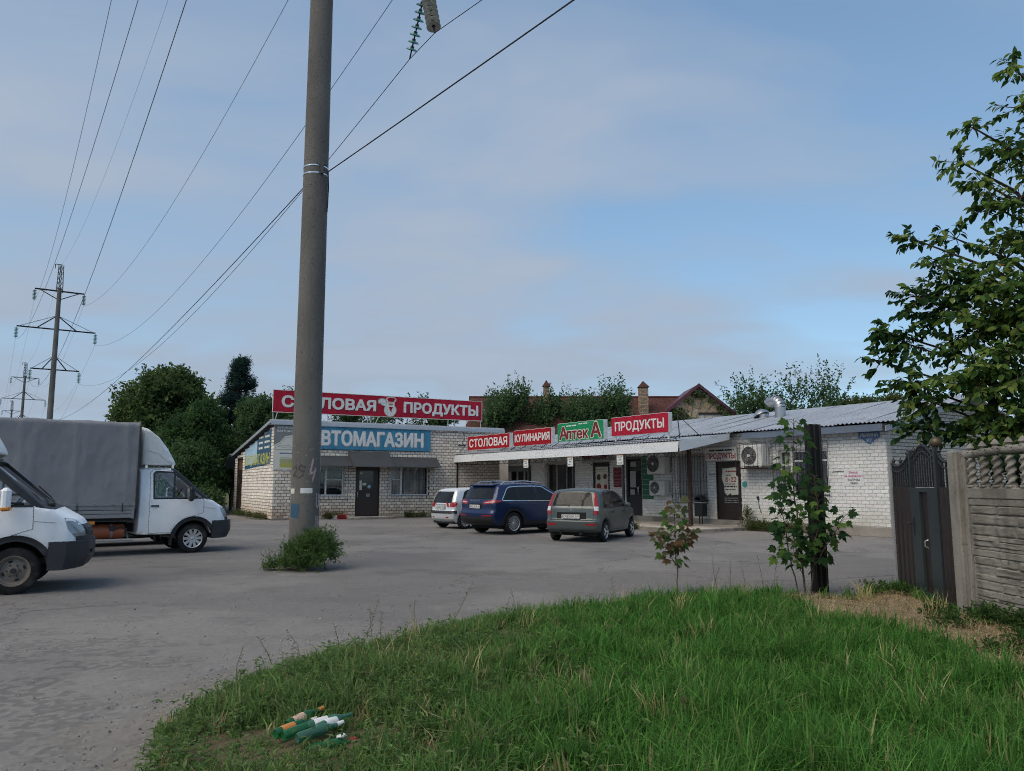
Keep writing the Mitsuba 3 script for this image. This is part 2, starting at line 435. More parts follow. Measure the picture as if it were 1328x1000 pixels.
mat('car_silver', (0.66, 0.68, 0.69), 0.30, metal=0.30, clearcoat=1.0, clearcoat_gloss=0.95)
mat('car_plum', (0.10, 0.012, 0.03), 0.3)
mat('seat_cloth', (0.08, 0.08, 0.085), 0.9)

# ------------------------------------------------------------------ ground
rng = np.random.default_rng(7)


def flat_poly(poly, z, bumpfn=None, L=0.25):
    cs = CS(poly)
    m = manifold3d.Manifold.extrude(cs, 0.02).refine_to_length(L).to_mesh()
    v, f = m.vert_properties[:, :3].copy(), m.tri_verts
    top = v[:, 2] > 0.015
    f = f[top[f].all(1)]
    v[:, 2] = z + (bumpfn(v[:, 0], v[:, 1]) if bumpfn else 0)
    return trimesh.Trimesh(v, f, process=True)


def ground_z(x, y):
    return np.zeros_like(x)


gx = np.concatenate([[-2500, -900, -300, -120], np.linspace(-60, 40, 60), [100, 300, 900, 2500]])
gy = np.concatenate([[-2500, -800, -200, -60], np.linspace(-20, 70, 60), [120, 300, 900, 2500]])
GX, GY = np.meshgrid(gx, gy)
far = (np.abs(GX) > 60) | (GY > 70) | (GY < -20)
i, j = np.meshgrid(np.arange(len(gx) - 1), np.arange(len(gy) - 1))
a = (j * len(gx) + i).ravel()
gm = trimesh.Trimesh(np.stack([GX.ravel(), GY.ravel(), 0 * GX.ravel()], 1), np.vstack([np.stack([a, a + 1, a + len(gx) + 1], 1), np.stack([a, a + len(gx) + 1, a + len(gx)], 1)]), process=False)
struct('ground', gm, 'asphalt', 'worn grey asphalt yard in front of the brick shops')
fp = Polygon([(-900, 62), (900, 62), (900, 900), (-900, 900)])
struct('meadow', flat_poly(fp, 0.02, None, 400), 'far_field', 'dark field beyond the buildings and trees')

VERGE = [(-1.3, 2.0), (-1.72, 3.6), (-2.0, 4.6), (-2.28, 5.35), (-2.26, 5.95), (-2.07, 6.6), (-1.60, 7.5), (-0.97, 8.42), (-0.46, 9.13), (0.40, 9.77), (1.4, 10.4), (2.54, 10.9), (3.7, 11.35),
         (4.3, 11.2), (4.8, 11.0), (5.3, 11.75), (5.95, 12.3), (5.55, 9.8), (5.6, 6.0), (5.7, 2.0)]
verge_poly = Polygon(VERGE)
inner = shapely.prepared.prep(verge_poly)


def vz(x, y):
    """height of the verge above the asphalt: a low uneven bank"""
    d = shapely.distance(shapely.points(x, y), verge_poly.exterior)
    return np.clip(d, 0, 0.8) * 0.10 + 0.05 * (meshkit.fbm(np.stack([x * 0.9, y * 0.9, 0 * x], -1), 3, 4) - 0.3) * np.clip(d, 0, 1) + 0.006


struct('grass_verge', flat_poly(verge_poly, 0.0, vz, 0.2), 'soil', 'soil bank under the grass in the foreground', smooth=True)
DRY = Polygon([(3.6, 10.9), (4.1, 11.3), (4.8, 10.85), (5.3, 11.55), (5.85, 12.2), (5.5, 9.9), (5.55, 8.0), (5.6, 4.2), (3.35, 4.2), (3.5, 5.2), (3.75, 6.2), (3.95, 7.2), (3.85, 8.0), (3.6, 8.7), (3.45, 9.4), (3.5, 10.2)])
struct('bare_patch', flat_poly(DRY.intersection(verge_poly.buffer(-0.03)), 0.006, vz, 0.15), 'dry_soil', 'dry bare soil along the gate and concrete fence', smooth=True)
SLABF = FM(-0.21, 41.41, -56)
struct('walkway', moved(rbx(0.1, 16.1, -3.3, 0.0, -0.1, 0.12, 0.015), np.eye(4)), 'plinth_concrete', 'concrete walkway slab under the shop canopy', M=SLABF)


# ------------------------------------------------------------------ brickwork
def brick_rects(rng, zones, x0, x1, z0, z1, course, length, joint, top=None):
    out, row, z = [], 0, z0
    while z + course - joint <= z1 + 1e-6:
        lo, hi = z, z + course - joint
        x = x0 - (length * 0.5 if row % 2 else 0.0)
        while x < x1:
            a, b = max(x, x0), min(x + length - joint, x1)
            segs = [(a, b)]
            for hx0, hx1, hz0, hz1 in zones:
                if hi <= hz0 or lo >= hz1: continue
                n = []
                for s, e in segs:
                    if e <= hx0 or s >= hx1: n.append((s, e)); continue
                    if s < hx0: n.append((s, hx0))
                    if e > hx1: n.append((hx1, e))
                segs = n
            for s, e in segs:
                if e - s > 0.02 and (top is None or hi < top((s + e) / 2)):
                    out.append((s, e, lo, hi))
            x += length
        z += course
        row += 1
    return np.array(out)


def brick_mesh(R, rng, depth=0.024, jig=0.0025):
    n = len(R)
    y = -rng.uniform(0, jig, n)
    e = 0.004
    s, t, lo, hi = R.T
    back = np.full(n, depth)
    V = np.stack([np.stack(c, 1) for c in (
        (s, back, lo), (t, back, lo), (t, back, hi), (s, back, hi),
        (s + e, y, lo + e), (t - e, y, lo + e), (t - e, y, hi - e), (s + e, y, hi - e))], 1).reshape(-1, 3)
    q = np.array([(4, 5, 6, 7), (0, 1, 5, 4), (1, 2, 6, 5), (2, 3, 7, 6), (3, 0, 4, 7)])
    tri = np.vstack([q[:, [0, 1, 2]], q[:, [0, 2, 3]]])
    F = (tri[None] + (np.arange(n) * 8)[:, None, None]).reshape(-1, 3)
    return V, F


def brick_colors(R, rng, base, var, hue, zlow=None, zcol=None):
    n = len(R)
    c = np.array(base)[None] * (1 + var * rng.normal(size=(n, 1))) * (1 + hue * rng.normal(size=(n, 3)))
    if zlow is not None:   # splash dirt on the lowest courses
        w = np.clip((zlow - R[:, 2]) / zlow, 0, 1)[:, None] * rng.uniform(0.3, 1.0, (n, 1))
        c = c * (1 - w) + np.array(zcol)[None] * w
    return np.repeat(np.clip(c, 0.01, 0.9), 8, axis=0)


def wall_poly(outer, holes): return Polygon(outer).difference(unary_union([sbox(h[0], h[2], h[1], h[3]) for h in holes]) if holes else Polygon())


def window(t, x0, x1, z0, z1, mull, cross, frame='pvc_white', w=0.06, depth=0.12, inside='dark_inside', bars=None, curtain=None, name='window'):
    """framed window in an opening; mull: x of uprights, cross: (xa, xb, z) rails"""
    ms = [bx(x0, x1, depth - 0.05, depth, z1 - w, z1), bx(x0, x1, depth - 0.05, depth, z0, z0 + w), bx(x0, x0 + w, depth - 0.049, depth, z0 + w, z1 - w), bx(x1 - w, x1, depth - 0.049, depth, z0 + w, z1 - w)]
    ms += [bx(m - w * 0.7, m + w * 0.7, depth - 0.055, depth, z0 + w, z1 - w) for m in mull]
    ms += [bx(a, b, depth - 0.052, depth, z - w * 0.4, z + w * 0.4) for a, b, z in cross]
    k = t.part(name, cat(ms), frame)
    t.part('pane', sheet(2, 2, lambda u, v: (x0 + w + u * (x1 - x0 - 2 * w), 0 * u + depth - 0.02, z0 + w + v * (z1 - z0 - 2 * w))), 'window_glass', under=k)
    t.part('recess', cat(bx(x0, x1, 1.2, 1.22, z0, z1), bx(x0, x1, depth + 0.02, 1.2, z0 - 0.02, z0), bx(x0, x1, depth + 0.02, 1.2, z1, z1 + 0.02), bx(x0 - 0.02, x0, depth + 0.02, 1.2, z0, z1), bx(x1, x1 + 0.02, depth + 0.02, 1.2, z0, z1)), inside, under=k)
    t.part('sill', rbx(x0 - 0.04, x1 + 0.04, -0.05, depth - 0.05, z0 - 0.03, z0, 0.005), 'zinc_trim', under=k)
    if curtain:
        cx0, cx1, m = curtain
        t.part('curtain', thick(sheet(40, 2, lambda u, v: (cx0 + u * (cx1 - cx0), depth + 0.12 + 0.03 * np.sin(u * 40), z0 + 0.05 + v * (z1 - z0 - 0.1))), (0, 0.004, 0)), m, under=k)
    return k


def grille(x0, x1, z0, z1, y, nx, rows, r=0.008):
    ms = [bar((x0, y, z0), (x1, y, z0), r), bar((x0, y, z1), (x1, y, z1), r), bar((x0, y, z0), (x0, y, z1), r), bar((x1, y, z0), (x1, y, z1), r)]
    ms += [bar((x, y, z0), (x, y, z1), r * 0.8) for x in np.linspace(x0, x1, nx + 2)[1:-1]]
    ms += [bar((x0, y, z), (x1, y, z), r * 0.8) for z in rows]
    ms += [bar((x, y, z), (x, 0.05, z), r) for x in (x0, x1) for z in (z0 + 0.1, z1 - 0.1)]
    return cat(ms)


# ------------------------------------------------------------------ left shop
LF = FM(-10.94, 35.57, 29)
SF = LF @ RZ(90)          # left side wall seen from outside: x runs to the back; the outside is +y here
ls = Thing('brick_shop', 'low pale brick shop with sloping roof under the long red roof sign', 'building', LF)
LH = [(3.89, 5.10, 0.1, 2.49), (1.62, 3.31, 1.09, 2.51), (5.68, 7.69, 1.10, 2.52)]
W1 = 11.75
wall = ls.part('wall', moved(ext(wall_poly([(0, 0), (W1, 0), (W1, 4.45), (0, 4.45)], LH), 0.28), TR(0, 0.302, 0)), 'mortar_grey')
R = brick_rects(rng, LH, 0, W1, 0.06, 4.46, 0.146, 0.262, 0.022)
V, F = brick_mesh(R, rng)
ls.part('bricks', trimesh.Trimesh(V, F, process=False), 'brick_v', under=wall, kind='stuff', color=brick_colors(R, rng, (0.70, 0.635, 0.55), 0.09, 0.02, 1.0, (0.30, 0.20, 0.12)))
roofz = lambda x: 4.42 - x * 0.122   # noqa: E731  height of the side wall, x metres behind the front
LS = RZ(90) @ TR(10.3, 0, 0) @ RZ(180)    # frame of the side wall: x from the back to the front, the outside is -y
SIDE_H = [(0.75, 2.45, 0.0, 3.05)]
sroof = lambda x: roofz(10.3 - x)   # noqa: E731
wall2 = ls.part('side_wall', moved(ext(wall_poly([(0, 0), (10.28, 0), (10.28, sroof(10.28)), (0, sroof(0))], SIDE_H), 0.28), TR(0, 0.302, 0)), 'mortar_grey', L=LS)
Rs = brick_rects(rng, SIDE_H, 0.0, 10.3, 0.06, 4.4, 0.146, 0.262, 0.022, top=sroof)
V, F = brick_mesh(Rs, rng)
ls.part('bricks', trimesh.Trimesh(V, F, process=False), 'brick_v', under=wall2, kind='stuff', color=brick_colors(Rs, rng, (0.70, 0.64, 0.56), 0.09, 0.02, 1.0, (0.36, 0.24, 0.15)), L=LS)
ls.part('back_wall', cat(bx(W1 - 0.25, W1, 0.3, 10.0, 0, 3.2), bx(0.3, W1, 10.02, 10.28, 0, 3.1)), 'mortar_grey')
sd = ls.part('side_door', bx(0.75, 2.45, 0.12, 0.16, 0, 2.45), 'door_brown', L=LS)
ls.part('panel', bx(0.75, 2.45, 0.11, 0.15, 2.45, 3.05), 'wood_brown', under=sd, L=LS)
# roof: galvanised cap along the front, sheet falling to the back
prof = [(-0.14, 4.36), (-0.14, 4.42), (-0.10, 4.55), (0.0, 4.62), (0.30, 4.62), (0.30, 4.36), (0.26, 4.36), (0.26, 4.58), (-0.02, 4.58), (-0.10, 4.36)]
capm = ext(Polygon(prof), W1 + 0.45)
capm = moved(capm, TR(-0.2, 0, 0) @ np.array([[0, -1, 0, 0], [1, 0, 0, 0], [0, 0, 1, 0], [0, 0, 0, 1.0]]))
roof = ls.part('roof', thick(sheet(90, 3, lambda u, v: (-0.18 + u * (W1 + 0.36), 0.28 + v * 10.2, 4.60 - v * 1.25 + 0.015 * np.sin(u * 330))), (0, 0, -0.03)), 'zinc_roof')
ls.part('roof_cap', capm, 'zinc_trim', smooth=30)
ls.part('barge_board', thick(sheet(2, 2, lambda u, v: (0 * u - 0.2, 0.0 + v * 10.45, 4.62 - v * 1.27 - 0.14 * u)), (0.03, 0, 0)), 'zinc_trim', under=roof)
ls.part('gutter_flap', thick(sheet(2, 2, lambda u, v: (-0.3 + u * 3.0, 10.45 + v * 2.6, 3.34 - v * 0.75)), (0, 0, 0.04)), 'zinc_trim', under=roof)
# door, windows, awnings
dk = ls.part('door', cat(bx(3.92, 4.10, 0.10, 0.14, 0.12, 2.46), bx(4.82, 5.07, 0.10, 0.14, 0.12, 2.46), bx(4.10, 4.82, 0.10, 0.14, 0.12, 1.02), bx(4.10, 4.82, 0.10, 0.14, 2.28, 2.46)), 'door_brown')
ls.part('frame', cat(bx(3.89, 3.92, 0.02, 0.2, 0.1, 2.49), bx(5.07, 5.10, 0.02, 0.2, 0.1, 2.49), bx(3.92, 5.07, 0.02, 0.2, 2.46, 2.49)), 'door_brown', under=dk)
ls.part('glass', bx(4.10, 4.82, 0.115, 0.125, 1.02, 2.28), 'dark_glass', under=dk)
ls.part('notice', [bx(4.12, 4.24, 0.105, 0.112, 1.36, 1.82), bx(4.14, 4.26, 0.105, 0.112, 2.12, 2.2), bx(4.27, 4.46, 0.105, 0.112, 1.58, 1.70)], 'print_cream', under=dk)
ls.part('sticker', moved(trimesh.creation.cylinder(0.085, 0.006, sections=20), TR(4.60, 0.095, 1.52) @ RX(90)), 'sky_print', under=dk)
ls.part('sign_card', bx(4.46, 4.66, 0.105, 0.112, 1.03, 1.18), 'print_grey', under=dk)
ls.part('handle', tube([(4.02, 0.1, 1.0), (4.02, 0.04, 1.02), (4.02, 0.04, 1.22), (4.02, 0.1, 1.24)], 0.012), 'chrome', smooth=True, under=dk)
ls.part('step', cat(rbx(3.4, 5.7, -0.9, 0.0, 0, 0.10, 0.01)), 'plinth_concrete')
ls.part('plinth', cat(bx(0.0, 3.4, -0.05, 0.0, 0, 0.09), bx(5.7, W1 - 0.6, -0.05, 0, 0, 0.09)), 'plinth_concrete')
for wx0, wx1, ml, cr, gr in ((1.62, 3.31, [2.45], [(2.45, 3.25, 1.85)], (1.45, 3.5)), (5.68, 7.69, [6.23], [(5.74, 6.23, 1.87)], (5.50, 7.90))):
    kw = window(ls, wx0, wx1, 1.09, 2.51, ml, cr, curtain=(wx0 + 0.1, wx1 - 0.1, 'curtain_grey') if wx0 > 4 else None)
    ls.part('grille', grille(gr[0], gr[1], 0.91, 2.56, -0.09, 12 if wx0 > 4 else 10, [1.3, 1.87, 2.3], 0.007), 'dark_steel', under=kw)


def awning(x0, x1, zt, zb, out, t=0.0):
    pr = Polygon([(0, zt), (-0.12, zt + 0.0), (-out, zb + 0.03), (-out, zb), (-out + 0.03, zb), (-0.10, zt - 0.05), (0, zt - 0.05)])
    m = ext(pr, x1 - x0)
    m = moved(m, TR(x0, 0, 0) @ np.array([[0, -1, 0, 0], [1, 0, 0, 0], [0, 0, 1, 0], [0, 0, 0, 1.0]]))
    ends = [moved(ext(Polygon([(0, zt - 0.05), (-0.1, zt - 0.05), (-out + 0.03, zb), (0, zb)]), 0.02), TR(x, 0, 0) @ np.array([[0, -1, 0, 0], [1, 0, 0, 0], [0, 0, 1, 0], [0, 0, 0, 1.0]])) for x in (x0 + 0.002, x1 - 0.022)]
    return cat([m] + ends)


ls.part('awning', awning(0.95, 3.52, 2.98, 2.46, 0.75), 'awning_grey')
ls.part('awning', awning(3.48, 5.50, 3.22, 2.44, 0.95), 'awning_grey')
ls.part('awning', awning(5.46, 8.05, 2.98, 2.46, 0.75), 'awning_grey')
ls.part('cable', cat(tube([(9.6, -0.02, 4.4), (9.65, -0.02, 4.0), (9.55, -0.02, 3.75), (9.7, -0.02, 3.6), (9.4, -0.02, 3.3)], 0.012, 5), bx(9.3, 9.75, -0.04, 0, 3.62, 3.66)), 'dark_steel')


# ------------------------------------------------------------------ signs
def line_(pts, w): return shapely.LineString(pts).buffer(w, cap_style=1)


def signboard(name, label, M, x, z, w, h, d, board, y=0.0, rim=None, side='pvc_white', cat_='sign', group=None):
    t = Thing(name, label, cat_, M @ TR(x, y, z), group)
    t.part('box', rbx(0, w, -d, 0, 0, h, 0.008), side)
    t.part('face', bx(0.012, w - 0.012, -d - 0.006, -d, 0.012, h - 0.012), board)
    if rim:
        t.part('border', cat(bx(0, w, -d - 0.014, -d, h - 0.02, h), bx(0, w, -d - 0.014, -d, 0, 0.02), bx(0, 0.02, -d - 0.0135, -d, 0.02, h - 0.02), bx(w - 0.02, w, -d - 0.0135, -d, 0.02, h - 0.02)), rim)
    t.y = -d - 0.006
    return t


s = signboard('roof_sign', 'long red sign with white letters and a cook emblem on the left shop roof', LF, -0.15, 4.95, 10.85, 1.05, 0.10, 'sign_red', y=0.12, rim='print_cream')
for txt, x0, w in (('СТОЛОВАЯ', 0.42, 4.55), ('ПРОДУКТЫ', 6.45, 4.15)):
    s.part('shadow_edge', text(txt, x0 + 0.03, 0.27, w, 0.50, 0.010, s.y, grow=0.018), 'print_black')
    s.part('lettering', text(txt, x0, 0.28, w, 0.50, 0.022, s.y, grow=0.012), 'print_white')
def emb(n, shp, d, m, **k): return s.part(n, moved(ext(shp, d), TR(5.10, s.y, 0.05)), m, **k)


ell = lambda x, z, a_, b_: shapely.affinity.scale(Point(x, z).buffer(1, 24), a_, b_)   # noqa: E731
bodyp = unary_union([ell(0.62, 0.30, 0.30, 0.30), ell(0.64, 0.62, 0.19, 0.19), ell(0.66, 0.82, 0.25, 0.13), Polygon([(0.42, 0.48), (0.16, 0.56), (0.14, 0.66), (0.50, 0.60)]), ell(0.20, 0.70, 0.20, 0.15).intersection(sbox(-1, 0.62, 2, 2))]).buffer(0.02)
ce = emb('cook_emblem', bodyp, 0.012, 'print_white', label='white figure of a cook in a red cap holding up a covered dish')
emb('outline', unary_union([bodyp.exterior.buffer(0.010), ell(0.20, 0.70, 0.19, 0.14).intersection(sbox(-1, 0.62, 2, 2)).exterior.buffer(0.008), line_([(0.40, 0.46), (0.48, 0.30), (0.46, 0.12)], 0.008), line_([(0.84, 0.45), (0.80, 0.30)], 0.008), line_([(0.58, 0.53), (0.70, 0.53)], 0.008)]), 0.016, 'print_mid', under=ce)
emb('cap', unary_union([ell(0.67, 0.84, 0.21, 0.09), sbox(0.50, 0.72, 0.82, 0.78)]), 0.018, 'sign_deep_red', under=ce)
emb('cap_face', ell(0.64, 0.62, 0.13, 0.10), 0.018, 'print_skin', under=ce)
emb('moustache', unary_union([ell(0.60, 0.575, 0.06, 0.018), ell(0.70, 0.575, 0.06, 0.018)]), 0.022, 'wood_brown', under=ce)
emb('scarf', Polygon([(0.54, 0.46), (0.76, 0.46), (0.68, 0.28), (0.72, 0.18), (0.62, 0.26)]), 0.018, 'sign_deep_red', under=ce)
s.part('stand', cat([bar((x, -0.05, 0.0), (x + 0.06, 0.1, -0.40), 0.022) for x in (0.03, 2.6, 4.75, 6.9, 8.9, 10.8)] + [bar((x, 0.02, 0.5), (x, 1.6, -0.55), 0.02) for x in (0.4, 3.0, 5.4, 8.0, 10.4)]), 'pvc_white')

s = signboard('shop_sign', 'wide blue sign with white letters on the left shop facade, partly behind the concrete pole', LF, 1.42, 3.28, 6.32, 1.10, 0.07, 'sign_blue', y=-0.004, side='sign_blue')
s.part('shadow_edge', text('АВТОМАГАЗИН', 0.20, 0.20, 5.72, 0.66, 0.006, s.y, grow=0.03), 'print_mid')
s.part('lettering', text('АВТОМАГАЗИН', 0.18, 0.22, 5.72, 0.66, 0.02, s.y, grow=0.014), 'print_white')

s = Thing('facade_poster', 'tall grey and white car parts poster on the left shop corner beside the pole', 'poster', LF @ TR(-0.04, 0, 2.30))
s.part('sheet', bx(0, 1.25, -0.02, -0.004, 0, 2.08), 'print_cream')
s.part('grey_field', ext(Polygon([(0, 1.12), (0.25, 1.25), (0.5, 1.55), (0.9, 1.62), (1.25, 1.8), (1.25, 2.08), (0, 2.08)]), 0.004).apply_translation((0, -0.02, 0)), 'print_grey')
s.part('lettering', cat(text('АВТОМОБИЛИ', 0.15, 1.90, 0.95, 0.09, 0.004, -0.024), text('ЗАПЧАСТИ', 0.12, 1.74, 1.0, 0.09, 0.004, -0.024)), 'print_white')
s.part('car_drawing', moved(ext(unary_union([Polygon([(0.05, 0.92), (0.1, 1.1), (0.3, 1.2), (0.5, 1.48), (0.9, 1.52), (1.2, 1.35), (1.2, 0.95)]).exterior.buffer(0.012), Polygon([(0.12, 0.9), (1.0, 0.9), (1.2, 1.05), (1.2, 1.08), (0.98, 0.93), (0.12, 0.925)]), Polygon([(0.2, 1.06), (0.75, 1.0), (0.8, 1.1), (0.3, 1.13)]).exterior.buffer(0.012)]), 0.004), TR(0, -0.02, 0)), 'print_mid')
rs = np.random.default_rng(5)
s.part('small_print', cat([m for k in range(5) for m in dashes(0.32, 0.85, 0.30 + k * 0.06, 0.03, rs, -0.02)]), 'print_mid')
s.part('caption', cat([m for m in dashes(0.28, 1.05, 0.72, 0.06, rs, -0.02, word=(0.1, 0.2), gap=0.015)]), 'street_blue')
s.part('yellow_panel', bx(0.3, 0.9, -0.0225, -0.02, 0.1, 0.5), 'print_yellow')

# blue poster on the side wall (x to the back; seen mirrored from outside, so it is built from its far end)
SV = SF @ TR(7.1, 0, 0) @ RZ(180)    # x runs from the back to the front, the outside is -y
top = lambda x: roofz(7.1 - x) - 0.10   # noqa: E731
s = Thing('wall_poster', 'dark blue poster with yellow letters under the slope of the left shop side wall', 'poster', SV)
s.part('sheet', ext(Polygon([(0, 2.42), (6.4, 2.60), (6.4, top(6.4)), (0, top(0))]), 0.02), 'poster_blue')
s.part('sky_picture', moved(ext(Polygon([(0.1, 2.62), (3.2, 2.72), (3.2, top(3.2) - 0.02), (0.1, top(0.1) - 0.02)]), 0.004), TR(0, -0.02, 0)), 'sky_print')
s.part('lettering', moved(text('АВТОМАГАЗИН', 0.05, 2.62, 6.2, 0.50, 0.006, -0.024), np.eye(4)), 'print_yellow')
s.part('small_print', cat([m for k in range(3) for c in range(2) for m in dashes(3.6 + c * 1.4, 4.6 + c * 1.5, 3.35 + k * 0.26, 0.10, rs, -0.02, word=(0.3, 0.5), gap=0.06)]), 'print_cream')
s.part('stripe', bx(1.7, 1.82, -0.028, -0.02, 2.55, 3.05), 'print_white')

# ------------------------------------------------------------------ long shop on the right
RF = FM(-0.21, 41.41, -56)
rsH = Thing('long_shop', 'long white brick shop with corrugated roof and canopy on the right side of the yard', 'building', RF)
W2 = 21.1
RH = [(0.08, 2.13, 0.12, 2.60), (3.45, 5.65, 0.12, 2.68), (7.0, 8.17, 0.12, 2.62), (9.23, 10.22, 0.12, 2.80), (12.34, 13.79, 1.21, 2.72), (14.26, 15.45, 0.10, 2.48), (17.12, 19.05, 1.31, 2.80)]
wall = rsH.part('wall', moved(ext(wall_poly([(0, 0), (W2, 0), (W2, 3.5), (0, 3.5)], RH), 0.28), TR(0, 0.292, 0)), 'mortar_white')
R = brick_rects(rng, RH, 0.0, W2, 0.32, 3.5, 0.114, 0.262, 0.013)
colr = brick_colors(R, rng, (0.72, 0.715, 0.695), 0.045, 0.012, 0.9, (0.47, 0.43, 0.33))
near = np.argsort(-(R[:, 0] + R[:, 2] * 0.0) + 100 * (R[:, 1] - R[:, 0] < 0.2))[:300]
rest = np.setdiff1d(np.arange(len(R)), near)
for q in near:
    V, F = brick_mesh(R[q:q + 1], rng, 0.019, 0.004)
    rsH.part('brick', trimesh.Trimesh(V, F, process=False), 'brick_v', under=wall, color=colr[q * 8:q * 8 + 8])
V, F = brick_mesh(R[rest], rng, 0.019, 0.004)
rsH.part('bricks', trimesh.Trimesh(V, F, process=False), 'brick_v', under=wall, kind='stuff', color=colr.reshape(-1, 8, 3)[rest].reshape(-1, 3))
# end wall, unpainted
LE = TR(W2, 0, 0) @ RZ(90)
endz = lambda x: 3.5 + min(x, 9.2 - x) * 0.235   # noqa: E731
wall2 = rsH.part('end_wall', moved(ext(Polygon([(0.02, 0), (9.2, 0), (9.2, 3.5), (4.6, 4.55), (0.02, 3.5)]), 0.28), TR(0, 0.302, 0)), 'mortar_grey', L=LE)
Re = brick_rects(rng, [], 0.0, 9.2, 0.32, 4.6, 0.114, 0.262, 0.018, top=endz)
V, F = brick_mesh(Re, rng)
rsH.part('bricks', trimesh.Trimesh(V, F, process=False), 'brick_v', under=wall2, kind='stuff', color=brick_colors(Re, rng, (0.50, 0.47, 0.41), 0.07, 0.015, 0.8, (0.36, 0.29, 0.2)), L=LE)
rsH.part('back_wall', bx(0, W2 - 0.3, 8.95, 9.2, 0, 3.4), 'mortar_grey')
rsH.part('plinth', cat(rbx(15.5, W2 + 0.06, -0.07, 0.02, 0, 0.30, 0.012), rbx(W2, W2 + 0.07, 0.02, 9.2, 0, 0.30, 0.012), bx(0.0, 15.5, -0.02, 0.02, 0.1, 0.31)), 'plinth_concrete')
# roof: corrugated sheets from the eave up to the ridge
roof = None
xs = np.arange(-0.3, 21.5, 1.05)
for k, x in enumerate(xs):
    w, dz, e = 1.07, rng.uniform(0, 0.015) + 0.006 * (k % 2), rng.uniform(-0.03, 0.03)
    m = thick(sheet(57, 6, lambda u, v: (x + u * w, -0.46 + e + v * 5.1, 3.52 + dz + v * 1.14 + 0.022 * np.cos(u * 2 * PI * 7) + 0.012 * np.sin(v * 5 + k))), (0, 0, -0.008))
    if roof is None: roof = rsH.part('roof', m, 'zinc_roof', smooth=40)
    else: rsH.part('sheet', m, 'zinc_roof', smooth=40, under=roof)
rsH.part('back_slope', thick(sheet(2, 2, lambda u, v: (-0.3 + u * 21.9, 4.62 + v * 4.9, 4.655 - v * 1.14)), (0, 0, -0.02)), 'zinc_roof', under=roof)
rsH.part('ridge_cap', moved(ext(Polygon([(4.35, 4.60), (4.62, 4.705), (4.9, 4.62), (4.62, 4.685)]), 21.9), TR(-0.3, 0, 0) @ np.array([[0, -1, 0, 0], [1, 0, 0, 0], [0, 0, 1, 0], [0, 0, 0, 1.0]])), 'zinc_trim', under=roof)
rsH.part('eave_board', cat(thick(sheet(2, 2, lambda u, v: (15.9 + u * 5.35, 0 * u - 0.42, 3.25 + v * 0.22)), (0, 0.02, 0)), bx(15.9, 21.3, -0.40, 0.0, 3.27, 3.29)), 'blue_trim')
rsH.part('eave_board', bx(21.36, 21.39, -0.46, 4.6, 3.28, 3.45).apply_transform(trimesh.transformations.shear_matrix(math.atan(0.2235), [0, 0, 1], [0, 0, 0], [0, -1, 0]) if False else np.array([[1, 0, 0, 0], [0, 1, 0, 0], [0, 0.2235, 1, 0.05], [0, 0, 0, 1.0]])), 'zinc_trim', label='end board under the roof edge at the gable')
rsH.part('bracket', list([bx(21.10, 21.38, y, y + 0.07, 3.30 + 0.2235 * y, 3.40 + 0.2235 * y) for y in (-0.4, 0.5, 1.4, 2.3)]), 'dark_steel')
# canopy
CX0, CX1, CY = -0.62, 15.35, -3.05
can = rsH.part('canopy', thick(sheet(15 * 57, 4, lambda u, v: (CX0 + u * (CX1 - CX0), CY - 0.06 + v * 3.1, 3.17 + v * 0.33 + 0.017 * np.cos(u * (CX1 - CX0) / 0.15 * 2 * PI))), (0, 0, -0.008)), 'zinc_roof', smooth=40)
x = CX0
while x < CX1 - 0.1:
    w = min(2.0, CX1 - x)
    e = rng.uniform(-0.008, 0.008)
    nn = int(w / 0.1) + 1
    rsH.part('fascia_panel', thick(sheet(nn * 4, 2, lambda u, v: (x + u * (w - 0.006), CY - 0.02 + e + 0.0025 * np.sin(u * w / 0.2 * 2 * PI) - (1 - v) * 0.05, 2.76 + e + v * 0.37)), (0, 0.006, 0)), 'white_sheet', under=can)
    x += w
rsH.part('end_panel', thick(sheet(2, 2, lambda u, v: (CX1 + 0.03 + 0 * u, CY + u * 2.6, 2.76 + u * 0.50 + v * (0.38 - 0.15 * u))), (-0.02, 0, 0)), 'white_sheet', under=can)
rsH.part('soffit', thick(sheet(2, 2, lambda u, v: (CX0 + 0.1 + u * (CX1 - CX0 - 0.2), CY + 0.1 + v * 3.0, 3.04 + v * 0.33)), (0, 0, -0.01)), 'zinc_trim', under=can)
zz = []
for k in range(int((CX1 - CX0) / 0.5)):
    xx = CX0 + 0.2 + k * 0.5
    zz += [bar((xx, CY + 0.12, 2.60), (xx + 0.25, CY + 0.12, 2.86), 0.012), bar((xx + 0.25, CY + 0.12, 2.86), (xx + 0.5, CY + 0.12, 2.60), 0.012)]
rsH.part('truss', cat(zz + [bar((CX0 + 0.1, CY + 0.12, z), (CX1 - 0.1, CY + 0.12, z), 0.018) for z in (2.60, 2.86)]), 'dark_steel', under=can)
for px_ in (-0.35, 6.05, 9.25, 12.3):
    rsH.part('post', bx(px_ - 0.04, px_ + 0.04, CY + 0.08, CY + 0.16, 0.12, 2.76), 'dark_steel', under=can)
rsH.part('post', bx(14.27, 14.39, -1.56, -1.44, 0.12, 3.2), 'rust_steel', under=can, label='rusty brown square post at the canopy end')
st = []
for x in np.arange(3.9, 15.2, 0.8):
    st.append(bar((x, CY + 0.02, 3.21), (x - 0.25, CY + 0.62, 3.44), 0.014))
rsH.part('strut', cat(st + [bar((3.8, CY + 0.05, 3.215), (15.2, CY + 0.05, 3.215), 0.014)]), 'dark_steel', under=can)
